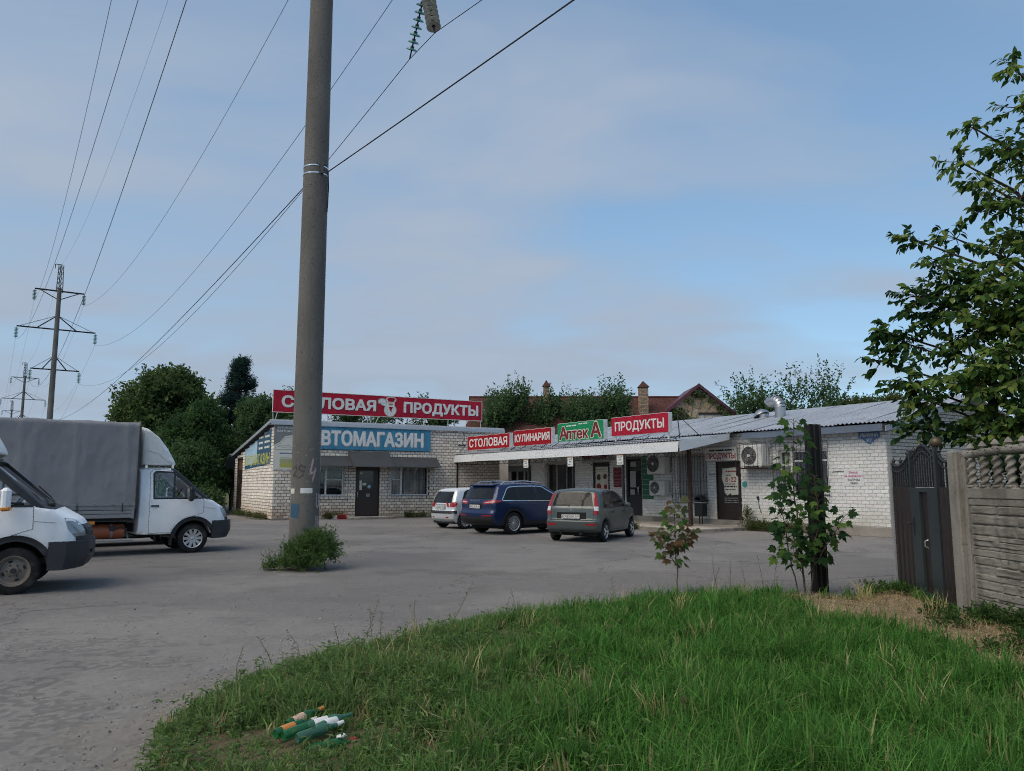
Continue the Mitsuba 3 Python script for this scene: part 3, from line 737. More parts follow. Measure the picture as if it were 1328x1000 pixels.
rsH.part('stay', cat(bar((15.0, CY + 0.4, 3.22), (14.7, CY + 0.62, 4.15), 0.018), bar((16.9, -2.0, 3.2), (16.9, -2.0, 3.2001), 0.01) if False else bar((15.3, -1.9, 3.32), (14.72, -2.4, 4.1), 0.02)), 'dark_steel', under=can)
# openings
k = rsH.part('shop_window', cat(bx(0.08, 0.16, 0.06, 0.12, 0.12, 2.6), bx(2.05, 2.13, 0.06, 0.12, 0.12, 2.6), bx(0.16, 2.05, 0.06, 0.12, 2.5, 2.6), *[bx(x - 0.035, x + 0.035, 0.07, 0.12, 0.12, 2.5) for x in (0.75, 1.4)]), 'paint_pale', label='dark shop windows with pale uprights at the canopy corner')
rsH.part('pane', bx(0.16, 2.05, 0.12, 0.13, 0.12, 2.5), 'dark_glass', under=k)
rsH.part('transom', bx(0.1, 2.1, -0.03, 0.05, 2.30, 2.58), 'curtain_grey', under=k)
k = rsH.part('double_door', cat(bx(3.45, 3.53, 0.06, 0.12, 0.12, 2.68), bx(5.57, 5.65, 0.06, 0.12, 0.12, 2.68), bx(3.53, 5.57, 0.06, 0.12, 2.58, 2.68), *[bx(x - 0.03, x + 0.03, 0.07, 0.12, 0.12, 2.58) for x in (4.2, 4.95)], bx(4.25, 4.9, 0.07, 0.12, 1.1, 1.14)), 'paint_pale', label='dark double door with pale frame under the canopy')
rsH.part('pane', bx(3.53, 5.57, 0.12, 0.13, 0.12, 2.58), 'dark_glass', under=k)
rsH.part('grille', grille(3.4, 4.2, 0.3, 2.6, -0.06, 4, [1.3, 2.2], 0.01), 'dark_steel', under=k)
rsH.part('folded_grille', grille(5.0, 5.75, 0.3, 2.6, -0.06, 4, [1.3, 2.2], 0.01), 'dark_steel', under=k)
k = rsH.part('cafe_door', cat(bx(7.0, 7.14, 0.03, 0.12, 0.12, 2.62), bx(8.03, 8.17, 0.03, 0.12, 0.12, 2.62), bx(7.14, 8.03, 0.03, 0.12, 2.42, 2.62), bx(7.14, 8.03, 0.06, 0.12, 0.12, 1.2)), 'black_plastic', label='black door with a food poster')
po = rsH.part('poster', bx(7.14, 8.03, 0.05, 0.08, 1.2, 2.42), 'print_cream', under=k)
rp = np.random.default_rng(3)
rsH.part('dish', cat([moved(trimesh.creation.cylinder(r, 0.006, sections=18), TR(x, 0.045, z) @ RX(90)) for x, z, r in ((7.36, 1.95, 0.14), (7.80, 1.98, 0.12))]), 'wood_brown', under=k)
rsH.part('food_print', cat([moved(trimesh.creation.cylinder(r, 0.006, sections=14), TR(x, 0.045, z) @ RX(90)) for x, z, r in ((7.36, 1.52, 0.16), (7.82, 1.52, 0.11))]), 'print_red', under=k)
rsH.part('caption', cat(dashes(7.25, 7.8, 2.28, 0.05, rp, 0.05) + dashes(7.4, 7.95, 2.18, 0.03, rp, 0.05)), 'print_mid', under=k)
k = rsH.part('pharmacy_door', cat(bx(9.23, 9.33, 0.03, 0.12, 0.12, 2.8), bx(10.12, 10.22, 0.03, 0.12, 0.12, 2.8), bx(9.33, 10.12, 0.03, 0.12, 2.66, 2.8), bx(9.33, 10.12, 0.06, 0.12, 0.12, 1.15), bx(9.33, 10.12, 0.05, 0.12, 2.3, 2.36)), 'black_plastic', label='dark glazed door with pale notices beside the green board')
rsH.part('pane', bx(9.33, 10.12, 0.08, 0.1, 1.15, 2.66), 'dark_glass', under=k)
rsH.part('notice', [bx(9.42, 9.78, 0.072, 0.079, 1.5, 2.2), bx(9.42, 9.7, 0.072, 0.079, 1.18, 1.42), bx(9.45, 9.8, 0.072, 0.079, 2.38, 2.6)], 'print_mid', under=k)
rsH.part('handle', tube([(9.98, 0.06, 1.2), (9.98, 0.0, 1.25), (9.98, 0.0, 1.5), (9.98, 0.06, 1.55)], 0.014), 'chrome', under=k, smooth=True)
k = rsH.part('barred_window', cat(bx(12.34, 13.79, 0.05, 0.09, 1.21, 2.72)), 'print_mid', label='window closed with a grey board behind black bars')
rsH.part('seam', cat([bx(x, x + 0.012, 0.045, 0.05, 1.23, 2.7) for x in (12.7, 13.06, 13.42)]), 'dark_steel', under=k)
rsH.part('grille', cat(grille(12.08, 13.9, 0.91, 2.98, -0.10, 11, [1.25, 1.75, 2.7], 0.012), *[bar((x, -0.1, 0.91), (x, -0.16, 1.25), 0.01) for x in np.linspace(12.1, 13.88, 9)]), 'dark_steel', under=k)
k = rsH.part('door', cat(bx(14.30, 15.41, 0.06, 0.10, 0.12, 2.44)), 'door_brown', label='dark brown metal door with torn white notices')
rsH.part('frame', cat(bx(14.26, 14.30, 0.02, 0.14, 0.10, 2.48), bx(15.41, 15.45, 0.02, 0.14, 0.10, 2.48), bx(14.30, 15.41, 0.02, 0.14, 2.44, 2.48)), 'door_brown', under=k)
torn = Polygon([(14.55, 2.22), (15.2, 2.25), (15.18, 1.95), (15.28, 1.9), (15.26, 1.25), (14.95, 1.22), (14.9, 1.3), (14.75, 1.2), (14.62, 1.32), (14.6, 1.6), (14.5, 1.85)])
rsH.part('notice', moved(ext(torn, 0.004), TR(0, 0.06, 0)), 'print_cream', under=k, label='torn white paper notice with opening hours')
rsH.part('hours', cat(text('8-22', 14.68, 1.72, 0.5, 0.17, 0.003, 0.056), *dashes(14.7, 15.2, 2.08, 0.05, rp, 0.056, 0.003)), 'print_red', under=k)
rsH.part('small_print', cat(dashes(14.66, 15.15, 1.62, 0.03, rp, 0.056), dashes(14.62, 15.2, 1.52, 0.05, rp, 0.056), dashes(14.66, 15.15, 1.42, 0.03, rp, 0.056), dashes(14.7, 15.0, 1.95, 0.03, rp, 0.056)), 'print_black', under=k)
rsH.part('lower_print', cat(*[dashes(14.6, 15.25, z, 0.025, rp, 0.06) for z in (1.10, 1.02, 0.94)]), 'print_mid', under=k)
k = window(rsH, 17.12, 19.05, 1.31, 2.80, [17.62], [(17.18, 17.62, 2.3), (17.7, 19.0, 2.42)], w=0.07, curtain=(17.2, 17.6, 'curtain_green'))
rsH.part('grille', grille(16.96, 19.14, 1.11, 3.06, -0.12, 12, [1.5, 2.1, 2.85], 0.009), 'rust_steel', under=k)
rsH.part('cage', cat([bar((x, -0.62, 2.2), (x, -0.62, 3.08), 0.008) for x in np.linspace(15.75, 17.3, 9)] + [bar((15.75, -0.62, z), (17.3, -0.62, z), 0.012) for z in (2.2, 3.08)] + [bar((x, -0.62, z), (x, 0, z), 0.012) for x in (15.75, 17.3) for z in (2.2, 3.08)] + [bx(15.75, 17.3, -0.6, 0, 2.17, 2.19)]), 'rust_steel', label='rusty cage round the outdoor unit beside the door')
rsH.part('wall_wire', cat(tube([(16.2, -0.03, 1.1), (16.25, -0.03, 0.8), (16.32, -0.03, 0.6)], 0.012, 5), bx(16.17, 16.24, -0.05, 0, 1.08, 1.2), tube([(13.95, -0.02, 2.0), (14.1, -0.02, 1.98), (14.25, -0.02, 2.0)], 0.012, 5), tube([(19.2, -0.02, 2.02), (19.4, -0.02, 2.04), (19.6, -0.02, 2.03), (19.62, -0.02, 2.06)], 0.012, 5)), 'dark_steel')


# signs along the canopy
def canopy_sign(txt, label, x, z, w, h, board, tw=0.88, lh=0.62, dy=0.0, grp='box signs along the canopy roof'):
    s = signboard('box_sign', label, RF, x, z, w, h, 0.20, board, y=-2.42, rim=None)
    s.part('lettering', text(txt, w * (1 - tw) / 2, h * (1 - lh) / 2 + dy, w * tw, h * lh, 0.012, s.y), 'print_white')
    s.part('leg', [bx(0.1, 0.14, -0.12, -0.06, -0.3, 0.01), bx(w - 0.14, w - 0.1, -0.12, -0.06, -0.3, 0.01)], 'pvc_white')
    return s


canopy_sign('СТОЛОВАЯ', 'red box sign reading СТОЛОВАЯ, leftmost on the canopy', 0.16, 3.36, 3.9, 0.70, 'sign_deep_red', 0.90, 0.56)
canopy_sign('КУЛИНАРИЯ', 'red box sign reading КУЛИНАРИЯ, second from the left on the canopy', 4.40, 3.39, 2.95, 0.73, 'sign_deep_red', 0.92, 0.46)
s = signboard('box_sign', 'green pharmacy box sign with dark red letters on the canopy', RF, 7.80, 3.44, 3.06, 0.79, 0.20, 'sign_green', y=-2.42)
for txt, x0, w, h in (('А', 0.14, 0.58, 0.52), ('птек', 0.66, 1.42, 0.33), ('А', 2.24, 0.66, 0.58)):
    z0 = 0.10 if x0 < 2 else 0.12
    hh = h if txt == 'А' else h * 1.32
    s.part('letter_outline', text(txt, x0, z0, w, hh, 0.006, s.y, grow=0.035), 'print_cream')
    s.part('lettering', text(txt, x0, z0, w, hh, 0.02, s.y), 'print_darkred')
s.part('small_print', cat(dashes(0.62, 1.30, 0.63, 0.05, rp, s.y, word=(0.25, 0.4), gap=0.06) + dashes(1.45, 2.1, 0.68, 0.04, rp, s.y, word=(0.2, 0.3), gap=0.05)), 'print_white')
canopy_sign('ПРОДУКТЫ', 'red box sign reading ПРОДУКТЫ, rightmost on the canopy', 11.32, 3.50, 3.12, 0.74, 'sign_red', 0.86, 0.46)
s = signboard('door_sign', 'small pale sign with dark red ПРОДУКТЫ above the brown door', RF, 13.88, 2.50, 1.52, 0.52, 0.06, 'print_mid', y=-0.06, side='print_mid')
s.part('face', bx(0.012, 1.508, -0.071, -0.066, 0.012, 0.508), 'print_white')
s.part('lettering', text('ПРОДУКТЫ', 0.08, 0.09, 1.38, 0.20, 0.008, -0.071), 'print_red')
s.part('caption', cat(dashes(0.22, 1.4, 0.37, 0.06, rp, -0.071, word=(0.25, 0.42), gap=0.05)), 'print_black')
s = signboard('tea_sign', 'grey sign with dark red ЧАЙ-КОФЕ under the canopy', RF, 6.6, 2.62, 1.95, 0.42, 0.05, 'print_mid', y=-0.25, side='print_mid')
s.part('lettering', text('ЧАЙ-КОФЕ', 0.05, 0.10, 1.72, 0.27, 0.02, s.y), 'print_darkred')
s.part('bracket', cat(bar((0.4, 0, -0.02), (0.4, 0.25, -0.12), 0.015), bar((1.6, 0, -0.02), (1.6, 0.25, -0.12), 0.015)), 'dark_steel')
s = signboard('menu_board', 'dark red board of small white print between cafe door and pharmacy door', RF, 8.44, 1.50, 0.52, 0.86, 0.02, 'print_darkred', y=-0.01, side='print_darkred')
s.part('small_print', cat(*[dashes(0.06, 0.46, z, 0.02, rp, s.y, word=(0.08, 0.2)) for z in (0.66, 0.5, 0.32, 0.2, 0.12)]), 'print_mid')
s = signboard('pharmacy_board', 'dark green board of pale print behind the wall units', RF, 10.26, 1.02, 0.66, 1.80, 0.02, 'board_green', y=-0.008, side='board_green')
s.part('small_print', cat(*[dashes(0.06, 0.5, z, 0.02, rp, s.y, word=(0.15, 0.4)) for z in np.arange(0.15, 1.7, 0.22)]), 'print_mid')
for n, (x, lab) in enumerate(((5.85, 'leftmost'), (9.05, 'middle'), (12.1, 'rightmost'))):
    s = Thing('hanging_sign', f'small white opening hours card with orange top under the canopy edge, {lab} of three', 'sign', RF @ TR(x, CY + 0.0, 2.36), 'hanging cards under the canopy edge')
    s.part('card', rbx(0, 0.36, -0.02, 0, 0, 0.44, 0.004), 'print_white')
    s.part('orange_band', bx(0.0, 0.36, -0.024, -0.02, 0.36, 0.44), 'print_orange')
    s.part('small_print', cat(dashes(0.06, 0.3, 0.27, 0.05, rp, -0.02), dashes(0.1, 0.26, 0.17, 0.06, rp, -0.02, word=(0.16, 0.17)), dashes(0.04, 0.32, 0.05, 0.05, rp, -0.02)), 'print_mid')
    s.part('hanger', cat(bar((0.05, -0.01, 0.44), (0.05, -0.01, 0.60), 0.006), bar((0.31, -0.01, 0.44), (0.31, -0.01, 0.60), 0.006)), 'dark_steel')
s = Thing('street_sign', 'blue street name plate with pointed lower edge near the wall corner', 'sign', RF @ TR(20.2, -0.012, 2.88))
s.part('plate', ext(Polygon([(0, 0.38), (0.72, 0.38), (0.72, 0.20), (0.60, 0.17), (0.40, 0.0), (0.32, 0.0), (0.12, 0.17), (0, 0.20)]), 0.012), 'street_blue')
s.part('lettering', cat(text('ЛЕНИНА', 0.05, 0.235, 0.62, 0.105, 0.005, -0.012), text('97', 0.28, 0.07, 0.16, 0.10, 0.005, -0.012)), 'print_white')
s = Thing('loading_notice', 'white painted notice with magenta and black words on the white wall', 'sign', RF @ TR(19.6, -0.008, 1.57))
s.part('plate', bx(0, 0.70, -0.006, 0, 0, 0.52), 'print_white')
s.part('red_words', cat(text('Въезд', 0.20, 0.395, 0.30, 0.075, 0.003, -0.006), text('не занимать!!!', 0.03, 0.285, 0.64, 0.07, 0.003, -0.006)), 'print_magenta')
s.part('black_words', cat(text('РАЗГРУЗКА', 0.15, 0.155, 0.42, 0.07, 0.003, -0.006), text('ТОВАРА', 0.21, 0.05, 0.28, 0.07, 0.003, -0.006)), 'print_black')
solo('round_plaque', moved(trimesh.creation.cylinder(0.11, 0.012, sections=24), RF @ TR(15.62, -0.012, 1.62) @ RX(90)), 'teal_paint', 'small teal round plaque right of the brown door', 'sign')


# wall units
def outdoor_unit(x, z, w, h, d, label):
    t = Thing('outdoor_unit', label, 'air conditioner', RF @ TR(x, -d - 0.12, z), 'outdoor units on the white wall')
    t.part('case', rbx(0, w, 0, d, 0, h, 0.02), 'ac_white')
    r = h * 0.42
    t.part('fan_recess', moved(trimesh.creation.cylinder(r, 0.01, sections=28), TR(w * 0.38, -0.004, h * 0.5) @ RX(90)), 'under_black')
    fk = t.part('fan_guard', cat([moved(trimesh.creation.torus(rr, 0.006, major_sections=24, minor_sections=5), TR(w * 0.38, -0.02, h * 0.5) @ RX(90)) for rr in np.linspace(r * 0.2, r, 7)] + [moved(bar((0, 0, -r), (0, 0, r), 0.005), TR(w * 0.38, -0.02, h * 0.5) @ RY(a_)) for a_ in (0, 45, 90, 135)]), 'print_mid')
    t.part('hub', moved(trimesh.creation.cylinder(r * 0.17, 0.02, sections=16), TR(w * 0.38, -0.022, h * 0.5) @ RX(90)), 'print_white', under=fk)
    t.part('side_seam', cat(bx(w * 0.80, w * 0.805, -0.003, 0.01, 0.03, h - 0.03), *[bx(w * 0.84, w * 0.97, -0.003, 0.01, zz, zz + 0.012) for zz in np.arange(h * 0.55, h * 0.9, 0.04)]), 'print_mid')
    t.part('bracket', [bx(0.1, 0.14, -0.02, d + 0.12, -0.04, 0), bx(w - 0.14, w - 0.1, -0.02, d + 0.12, -0.04, 0)], 'pvc_white')
    return t


outdoor_unit(11.0, 2.06, 1.0, 0.80, 0.34, 'large white outdoor unit with black fan, upper of the pair by the pharmacy door')
outdoor_unit(11.08, 1.20, 0.86, 0.58, 0.30, 'smaller white outdoor unit, lower of the pair by the pharmacy door')
outdoor_unit(15.86, 2.26, 0.95, 0.76, 0.34, 'white outdoor unit inside a rusty cage right of the brown door')
# litter bin
t = Thing('litter_bin', 'black metal litter bin on two legs between barred window and brown door', 'bin', RF @ TR(13.62, -0.55, 0.12))
t.part('body', rbx(0, 0.40, 0, 0.3, 0.30, 0.88, 0.02), 'black_plastic')
t.part('hood', moved(ext(Polygon([(0, 0), (0.4, 0), (0.37, 0.12), (0.2, 0.20), (0.03, 0.12)]).difference(Polygon([(0.07, 0.02), (0.33, 0.02), (0.31, 0.10), (0.2, 0.14), (0.09, 0.10)])), 0.3), TR(0, 0.3, 0.89)), 'dark_steel')
t.part('rim', bx(-0.015, 0.415, -0.015, 0.315, 0.80, 0.84), 'print_mid')
t.part('leg', bx(0.12, 0.15, 0.13, 0.17, 0, 0.31), 'dark_steel')
t.part('leg', bx(0.25, 0.28, 0.13, 0.17, 0, 0.31), 'dark_steel')
# roof vents
t = Thing('duct_elbow', 'shiny galvanised duct bending over above the corrugated roof', 'ventilation duct', RF @ TR(15.05, 3.0, 4.05))
arc = [(0, 0, 0), (0, 0, 0.35)] + [(-0.30 + 0.30 * math.cos(q), 0, 0.62 + 0.30 * math.sin(q)) for q in np.linspace(0, 2.5, 9)]
t.part('pipe', tube(arc[:3], 0.205, 24, cap=False), 'duct_steel', smooth=40)
for q in range(2, len(arc) - 1):
    d_ = np.array(arc[q + 1]) - arc[q]
    t.part('segment', tube([arc[q] - 0.04 * d_, np.array(arc[q + 1]) + 0.04 * d_], [0.213, 0.206], 24, cap=False), 'duct_steel', smooth=40)
t.part('collar', tube([(0, 0, 0.02), (0, 0, 0.14)], 0.25, 24), 'zinc_trim', smooth=40)
t = Thing('roof_vent', 'low shiny roof vent left of the duct elbow', 'ventilation duct', RF @ TR(14.1, 3.2, 4.28))
t.part('pipe', tube([(0, 0, 0), (0, 0, 0.2)], 0.2, 20), 'duct_steel', smooth=40)
t.part('hood', moved(lathe([(0, 0.30), (0.15, 0.28), (0.28, 0.18), (0.33, 0.05), (0.30, 0.05), (0, 0.16)], 20), TR(-0.1, 0, 0.1) @ RY(-25)), 'duct_steel', smooth=40)

# ------------------------------------------------------------------ house behind the shops
HF = FM(0, 50, 0)
h = Thing('tiled_house', 'house with dark red tiled roof and stone gable behind the shops', 'house', HF)
h.part('wall', bx(-2.4, 10.8, -3.6, 4.0, 0, 4.7), 'pale_beige')


def tiles(x0, x1, y0, z0, y1, z1, pitch=0.30, course=0.38):
    nx, ny = int((x1 - x0) / pitch * 6), int(math.hypot(y1 - y0, z1 - z0) / course * 5)
    def fn(u, v):
        k = v * math.hypot(y1 - y0, z1 - z0) / course
        w = 0.035 * np.cos(u * (x1 - x0) / pitch * 2 * PI) + 0.05 * (1 - (k - np.floor(k)))
        return x0 + u * (x1 - x0), y0 + v * (y1 - y0), z0 + v * (z1 - z0) + w
    return thick(sheet(nx, ny, fn), (0, 0, -0.05))


rf = h.part('roof', tiles(-2.8, 10.9, -4.1, 4.55, 0.0, 7.22), 'tile_red')
h.part('back_slope', bx(-2.8, 10.9, 0, 0.05, 0, 4.9).apply_transform(TR(0, 0, 7.2) @ RX(123) @ TR(0, 0, 0)), 'tile_red', under=rf)
h.part('ridge', tube([(-2.8, 0, 7.27), (10.9, 0, 7.27)], 0.09, 8), 'tile_red', under=rf)
for x, w, zt, lab in ((8.0, 0.54, 7.7, 'brick chimney with a pointed cap'), (1.98, 0.36, 7.75, 'slim brick chimney')):
    Rc = brick_rects(rng, [], 0, w, 5.2, zt, 0.085, 0.22, 0.012)
    V, F = brick_mesh(Rc, rng)
    c = h.part('chimney', cat(bx(x, x + w, -2.0, -2.0 + w, 5.0, zt)), 'mortar_grey', label=lab)
    h.part('bricks', moved(trimesh.Trimesh(V, F, process=False), TR(x, -2.012, 0)), 'brick_v', under=c, kind='stuff', color=brick_colors(Rc, rng, (0.34, 0.25, 0.18), 0.15, 0.03))
    V, F = brick_mesh(Rc, rng)
    h.part('bricks', moved(trimesh.Trimesh(V, F, process=False), TR(x - 0.012, -2.0 + w, 0) @ RZ(-90)), 'brick_v', under=c, kind='stuff', color=brick_colors(Rc, rng, (0.33, 0.21, 0.15), 0.15, 0.03))
    h.part('cap', moved(trimesh.convex.convex_hull(np.array([(-0.08, -0.08, 0), (w + 0.08, -0.08, 0), (-0.08, w + 0.08, 0), (w + 0.08, w + 0.08, 0), (w / 2, w / 2, 0.42)])), TR(x, -2.0, zt)), 'tile_red', under=c)
# stone gable
G = Polygon([(-1.95, 0), (1.95, 0), (1.95, 6.05), (0, 7.6), (-1.95, 6.05)])
gab = h.part('gable', moved(ext(G, 0.3), TR(11.4, -2.7, 0)), 'mortar_white')
pts = rng.uniform((-2.6, 4.2), (2.6, 8.2), (150, 2))
for _ in range(3):
    vor = Voronoi(pts)
    pts = np.array([np.mean(vor.vertices[[q for q in vor.regions[vor.point_region[k]] if q >= 0]], 0) if -1 not in vor.regions[vor.point_region[k]] else pts[k] for k in range(len(pts))])
vor = Voronoi(pts)
GW = G.intersection(sbox(-2, 4.5, 2, 8)).difference(sbox(0.1, 5.0, 1.4, 5.95))
for k in range(len(pts)):
    r = vor.regions[vor.point_region[k]]
    if -1 in r or len(r) < 3: continue
    g = Polygon(vor.vertices[r]).intersection(GW).buffer(-0.035)
    g = max(getattr(g, 'geoms', [g]), key=lambda q: q.area)
    if g.area < 0.02: continue
    g = g.simplify(0.01)
    m = moved(ext(g, 0.04 + rng.uniform(0, 0.02)), TR(11.4, -3.0, 0))
    c = np.array((0.36, 0.27, 0.17)) * (1 + 0.14 * rng.normal()) * (1 + 0.05 * rng.normal(size=3))
    h.part('stone', m, 'stone_v', under=gab, color=np.repeat(np.clip(c, 0.02, 0.9)[None], len(m.vertices), 0))
w = h.part('gable_window', bx(11.5, 12.8, -2.98, -2.9, 5.1, 5.85), 'dark_glass')
h.part('lintel', bx(11.4, 12.9, -3.06, -2.9, 5.87, 6.0), 'dark_inside', under=w)
gr = h.part('gable_roof', cat(*[thick(sheet(2, 2, lambda u, v: (11.4 + sg * u * 2.35, -3.35 + v * 4.2, 7.72 - u * 1.9 + 0 * v)), (0, 0, -0.10)) for sg in (-1, 1)]), 'barge_maroon')
h.part('barge_board', cat(*[thick(sheet(2, 2, lambda u, v: (11.4 + sg * u * 2.37, 0 * u - 3.37, 7.76 - u * 1.91 - v * 0.22)), (0, 0.03, 0)) for sg in (-1, 1)]), 'barge_maroon', under=gr)


# ------------------------------------------------------------------ trees
def shoots_mesh(rng, clumps, n, length, per, leaf, aspect, up, pal, jitter=0.35, spread=0.9, inner=0.35, hang=0.0):
    """leafy shoots through and out of a set of ellipsoid clumps: (V, F, C)"""
    cs = np.array([c[:3] for c in clumps]); rs_ = np.array([c[3:6] for c in clumps])
    vol = np.prod(rs_, axis=1) ** (2 / 3)
    pick = rng.choice(len(clumps), n, p=vol / vol.sum())
    d = rnd_dirs(rng, n)
    d[:, 2] = np.where(d[:, 2] < -0.35, -d[:, 2], d[:, 2])
    rad = (inner + (1 - inner) * rng.uniform(0, 1, n) ** 0.6)[:, None]
    base = cs[pick] + d * rs_[pick] * rad * 0.88
    ax = d * spread + np.array([0, 0, up]) + rng.normal(size=(n, 3)) * jitter
    ax /= np.linalg.norm(ax, axis=1, keepdims=True)
    Ls = length * rng.uniform(0.4, 1.25, n)
    t = np.tile(np.linspace(0.1, 1, per), n) + rng.uniform(-0.06, 0.06, n * per)
    P = np.repeat(base, per, 0) + np.repeat(ax * Ls[:, None], per, 0) * t[:, None]
    P += rng.normal(size=P.shape) * leaf * 0.35
    D = np.repeat(ax, per, 0) * 0.5 + rnd_dirs(rng, len(P)) * 0.9
    D[:, 2] -= hang
    N = rnd_dirs(rng, len(P)) * 0.7 + np.array([0, 0, 0.55]) + np.repeat(d, per, 0) * 0.55
    ln = leaf * rng.uniform(0.7, 1.25, len(P))
    V, F = leaves_mesh(P, D, N, ln, ln * aspect)
    pal = np.array(pal)
    shade = pal[rng.integers(0, len(pal), n)] * (1 + 0.16 * rng.normal(size=(n, 1)))
    C = np.repeat(shade, per, 0) * (1 + 0.12 * rng.normal(size=(n * per, 1)))
    return V, F, np.repeat(np.clip(C, 0.006, 0.6), 4, 0)


def limb_tree(rng, base, h, r, clumps, twigs=10):
    trunk = [np.array(base, float)]
    top = np.mean([c[:3] for c in clumps], 0)
    for q in np.linspace(0.2, 1, 5):
        trunk.append(np.array(base) * (1 - q) + np.array([top[0], top[1], base[2] + h * 0.8]) * q + np.append(rng.normal(size=2) * 0.10 * h * 0.1, 0))
    trunk[0] = np.array(base, float)
    ms = [tube(trunk, np.linspace(r, r * 0.25, len(trunk)), 8)]
    for c in clumps[:24]:
        k = trunk[rng.integers(1, len(trunk) - 1)]
        c0 = np.array(c[:3])
        mid = (k + c0) / 2 + rng.normal(size=3) * 0.15 + np.array([0, 0, 0.1])
        ms.append(tube([k, mid, c0], [r * 0.35, r * 0.22, r * 0.1], 6))
        for _ in range(3):
            e = c0 + rnd_dirs(rng, 1)[0] * np.array(c[3:6]) * 0.7
            ms.append(tube([c0, e], [r * 0.1, r * 0.04], 4))
    return cat(ms)


G1 = [(0.099, 0.155, 0.06), (0.07, 0.116, 0.049), (0.137, 0.196, 0.074), (0.114, 0.161, 0.056)]
G2 = [(0.097, 0.164, 0.074), (0.068, 0.125, 0.059), (0.131, 0.203, 0.088)]
G3 = [(0.038, 0.078, 0.064), (0.051, 0.098, 0.078), (0.03, 0.064, 0.055)]
G4 = [(0.115, 0.149, 0.057), (0.094, 0.129, 0.053), (0.144, 0.172, 0.064)]
G5 = [(0.057, 0.109, 0.049), (0.084, 0.158, 0.059), (0.105, 0.197, 0.066), (0.046, 0.088, 0.042)]


def tree(name, label, category, base, h, r, clumps, n, length, per, leaf, aspect, up, pal, seed, group=None, **k):
    g = np.random.default_rng(seed)
    t = Thing(name, label, category, None, group)
    t.part('trunk', limb_tree(g, base, h, r, clumps), 'bark', smooth=True)
    V, F, C = shoots_mesh(g, clumps, n, length, per, leaf, aspect, up, pal, **k)
    t.part('crown', trimesh.Trimesh(V, F, process=False), 'leaf_v', color=C)
    return t


def blob(c, R, k, seed, flat=0.8, sub=0.45):
    """clumps on the surface of a crown of centre c and radii R"""
    g = np.random.default_rng(seed)
    d = rnd_dirs(g, k)
    d[:, 2] = np.where(d[:, 2] < -0.5, -d[:, 2], d[:, 2])
    out = [tuple(np.array(c)) + tuple(np.array(R) * 0.62)]
    for q in d:
        s_ = g.uniform(0.75, 1.2) * sub
        out.append(tuple(np.array(c) + q * np.array(R) * (1 - s_ * 0.75)) + tuple(np.array(R) * s_ * np.array([1, 1, flat])))
    return out


# round lime-like tree behind the tarpaulin truck: centre seen at about 52 m
tree('round_tree', 'big round dark green tree behind the tarpaulin truck', 'tree', (-24.0, 53, 0), 7.5, 0.28, blob((-23.9, 53, 5.9), (3.0, 3.0, 3.45), 30, 1), 2600, 0.75, 12, 0.30, 0.62, 0.25, G1, 21)
# pine
pc = []
g = np.random.default_rng(4)
for k in range(60):
    z = g.uniform(4.2, 10.5)
    rr = 2.6 * max(0.0, 1 - (z - 3.6) / 7.0) ** 0.85
    q = g.uniform(0, 2 * PI)
    k_ = 0.30 + 0.42 * (10.6 - z) / 6.4
    pc.append((-20.2 + rr * 0.72 * math.cos(q), 57 + rr * 0.72 * math.sin(q), z, k_, k_, 0.42))
tree('pine_tree', 'dark blue-green pine standing right of the round tree', 'tree', (-20.3, 57, 0), 11.0, 0.22, pc, 2000, 0.5, 16, 0.20, 0.30, 0.85, G3, 22, jitter=0.25)
# thicket beside the left shop
TH = [(-18.6, 45.6, 4.2, 1.6, 1.5, 2.3, 0), (-15.0, 46.5, 4.4, 1.6, 1.6, 2.6, 1), (-19.2, 46.5, 3.2, 1.7, 1.6, 2.6, 2), (-18.0, 43.7, 1.9, 1.4, 1.2, 1.8, 0), (-18.2, 43.2, 1.9, 1.5, 1.3, 1.8, 1), (-13.7, 47.2, 5.2, 1.3, 1.4, 1.9, 2), (-21.8, 47.5, 2.6, 1.7, 1.5, 2.4, 1), (-17.3, 42.9, 0.9, 0.8, 0.8, 0.9, 2), (-24.8, 48.5, 2.3, 1.8, 1.5, 2.2, 0), (-18.6, 45.0, 1.2, 1.8, 1.2, 1.4, 1), (-21.6, 45.6, 1.3, 1.8, 1.2, 1.4, 0), (-16.5, 42.0, 0.45, 0.7, 0.7, 0.55, 1), (-18.6, 42.6, 0.5, 1.6, 0.9, 0.9, 0), (-17.9, 49.6, 2.2, 1.9, 1.6, 2.5, 1), (-20.0, 50.2, 3.4, 1.9, 1.6, 2.8, 0), (-16.2, 50.6, 4.2, 1.8, 1.6, 2.6, 2)]
nm = ['tall bush left of the roof slope, above the truck bonnet', 'tall dense bush between pine and left shop', 'dark bush under the round tree', 'low dense bush at the shop side door', 'low bush right of the truck cab', 'bushy small tree peering over the left shop roof slope', 'dark bush hidden mostly behind the truck box', 'shaded low bush left of the shop side wall', 'bush at the far left behind the truck box', 'low bush above the bonnet of the tarpaulin truck', 'low bush behind the cab roof of the tarpaulin truck', 'knee-high bush at ground level beside the shop side door', 'knee-high bush at ground level ahead of the truck bonnet', 'dense bush behind the gutter end of the left shop', 'tall dark bush under the pine', 'tall bush behind the roof slope of the left shop']
for k, (x, y, z, a_, b_, c_, pi_) in enumerate(TH):
    tree('bush', nm[k], 'bush', (x, y, 0), z + c_ * 0.6, 0.10, blob((x, y, z), (a_, b_, c_), 16, 40 + k), 1500, 0.55, 10, 0.17, 0.6, 0.3, (G5, G2, G5)[pi_], 60 + k, group='bushes beside the left shop')
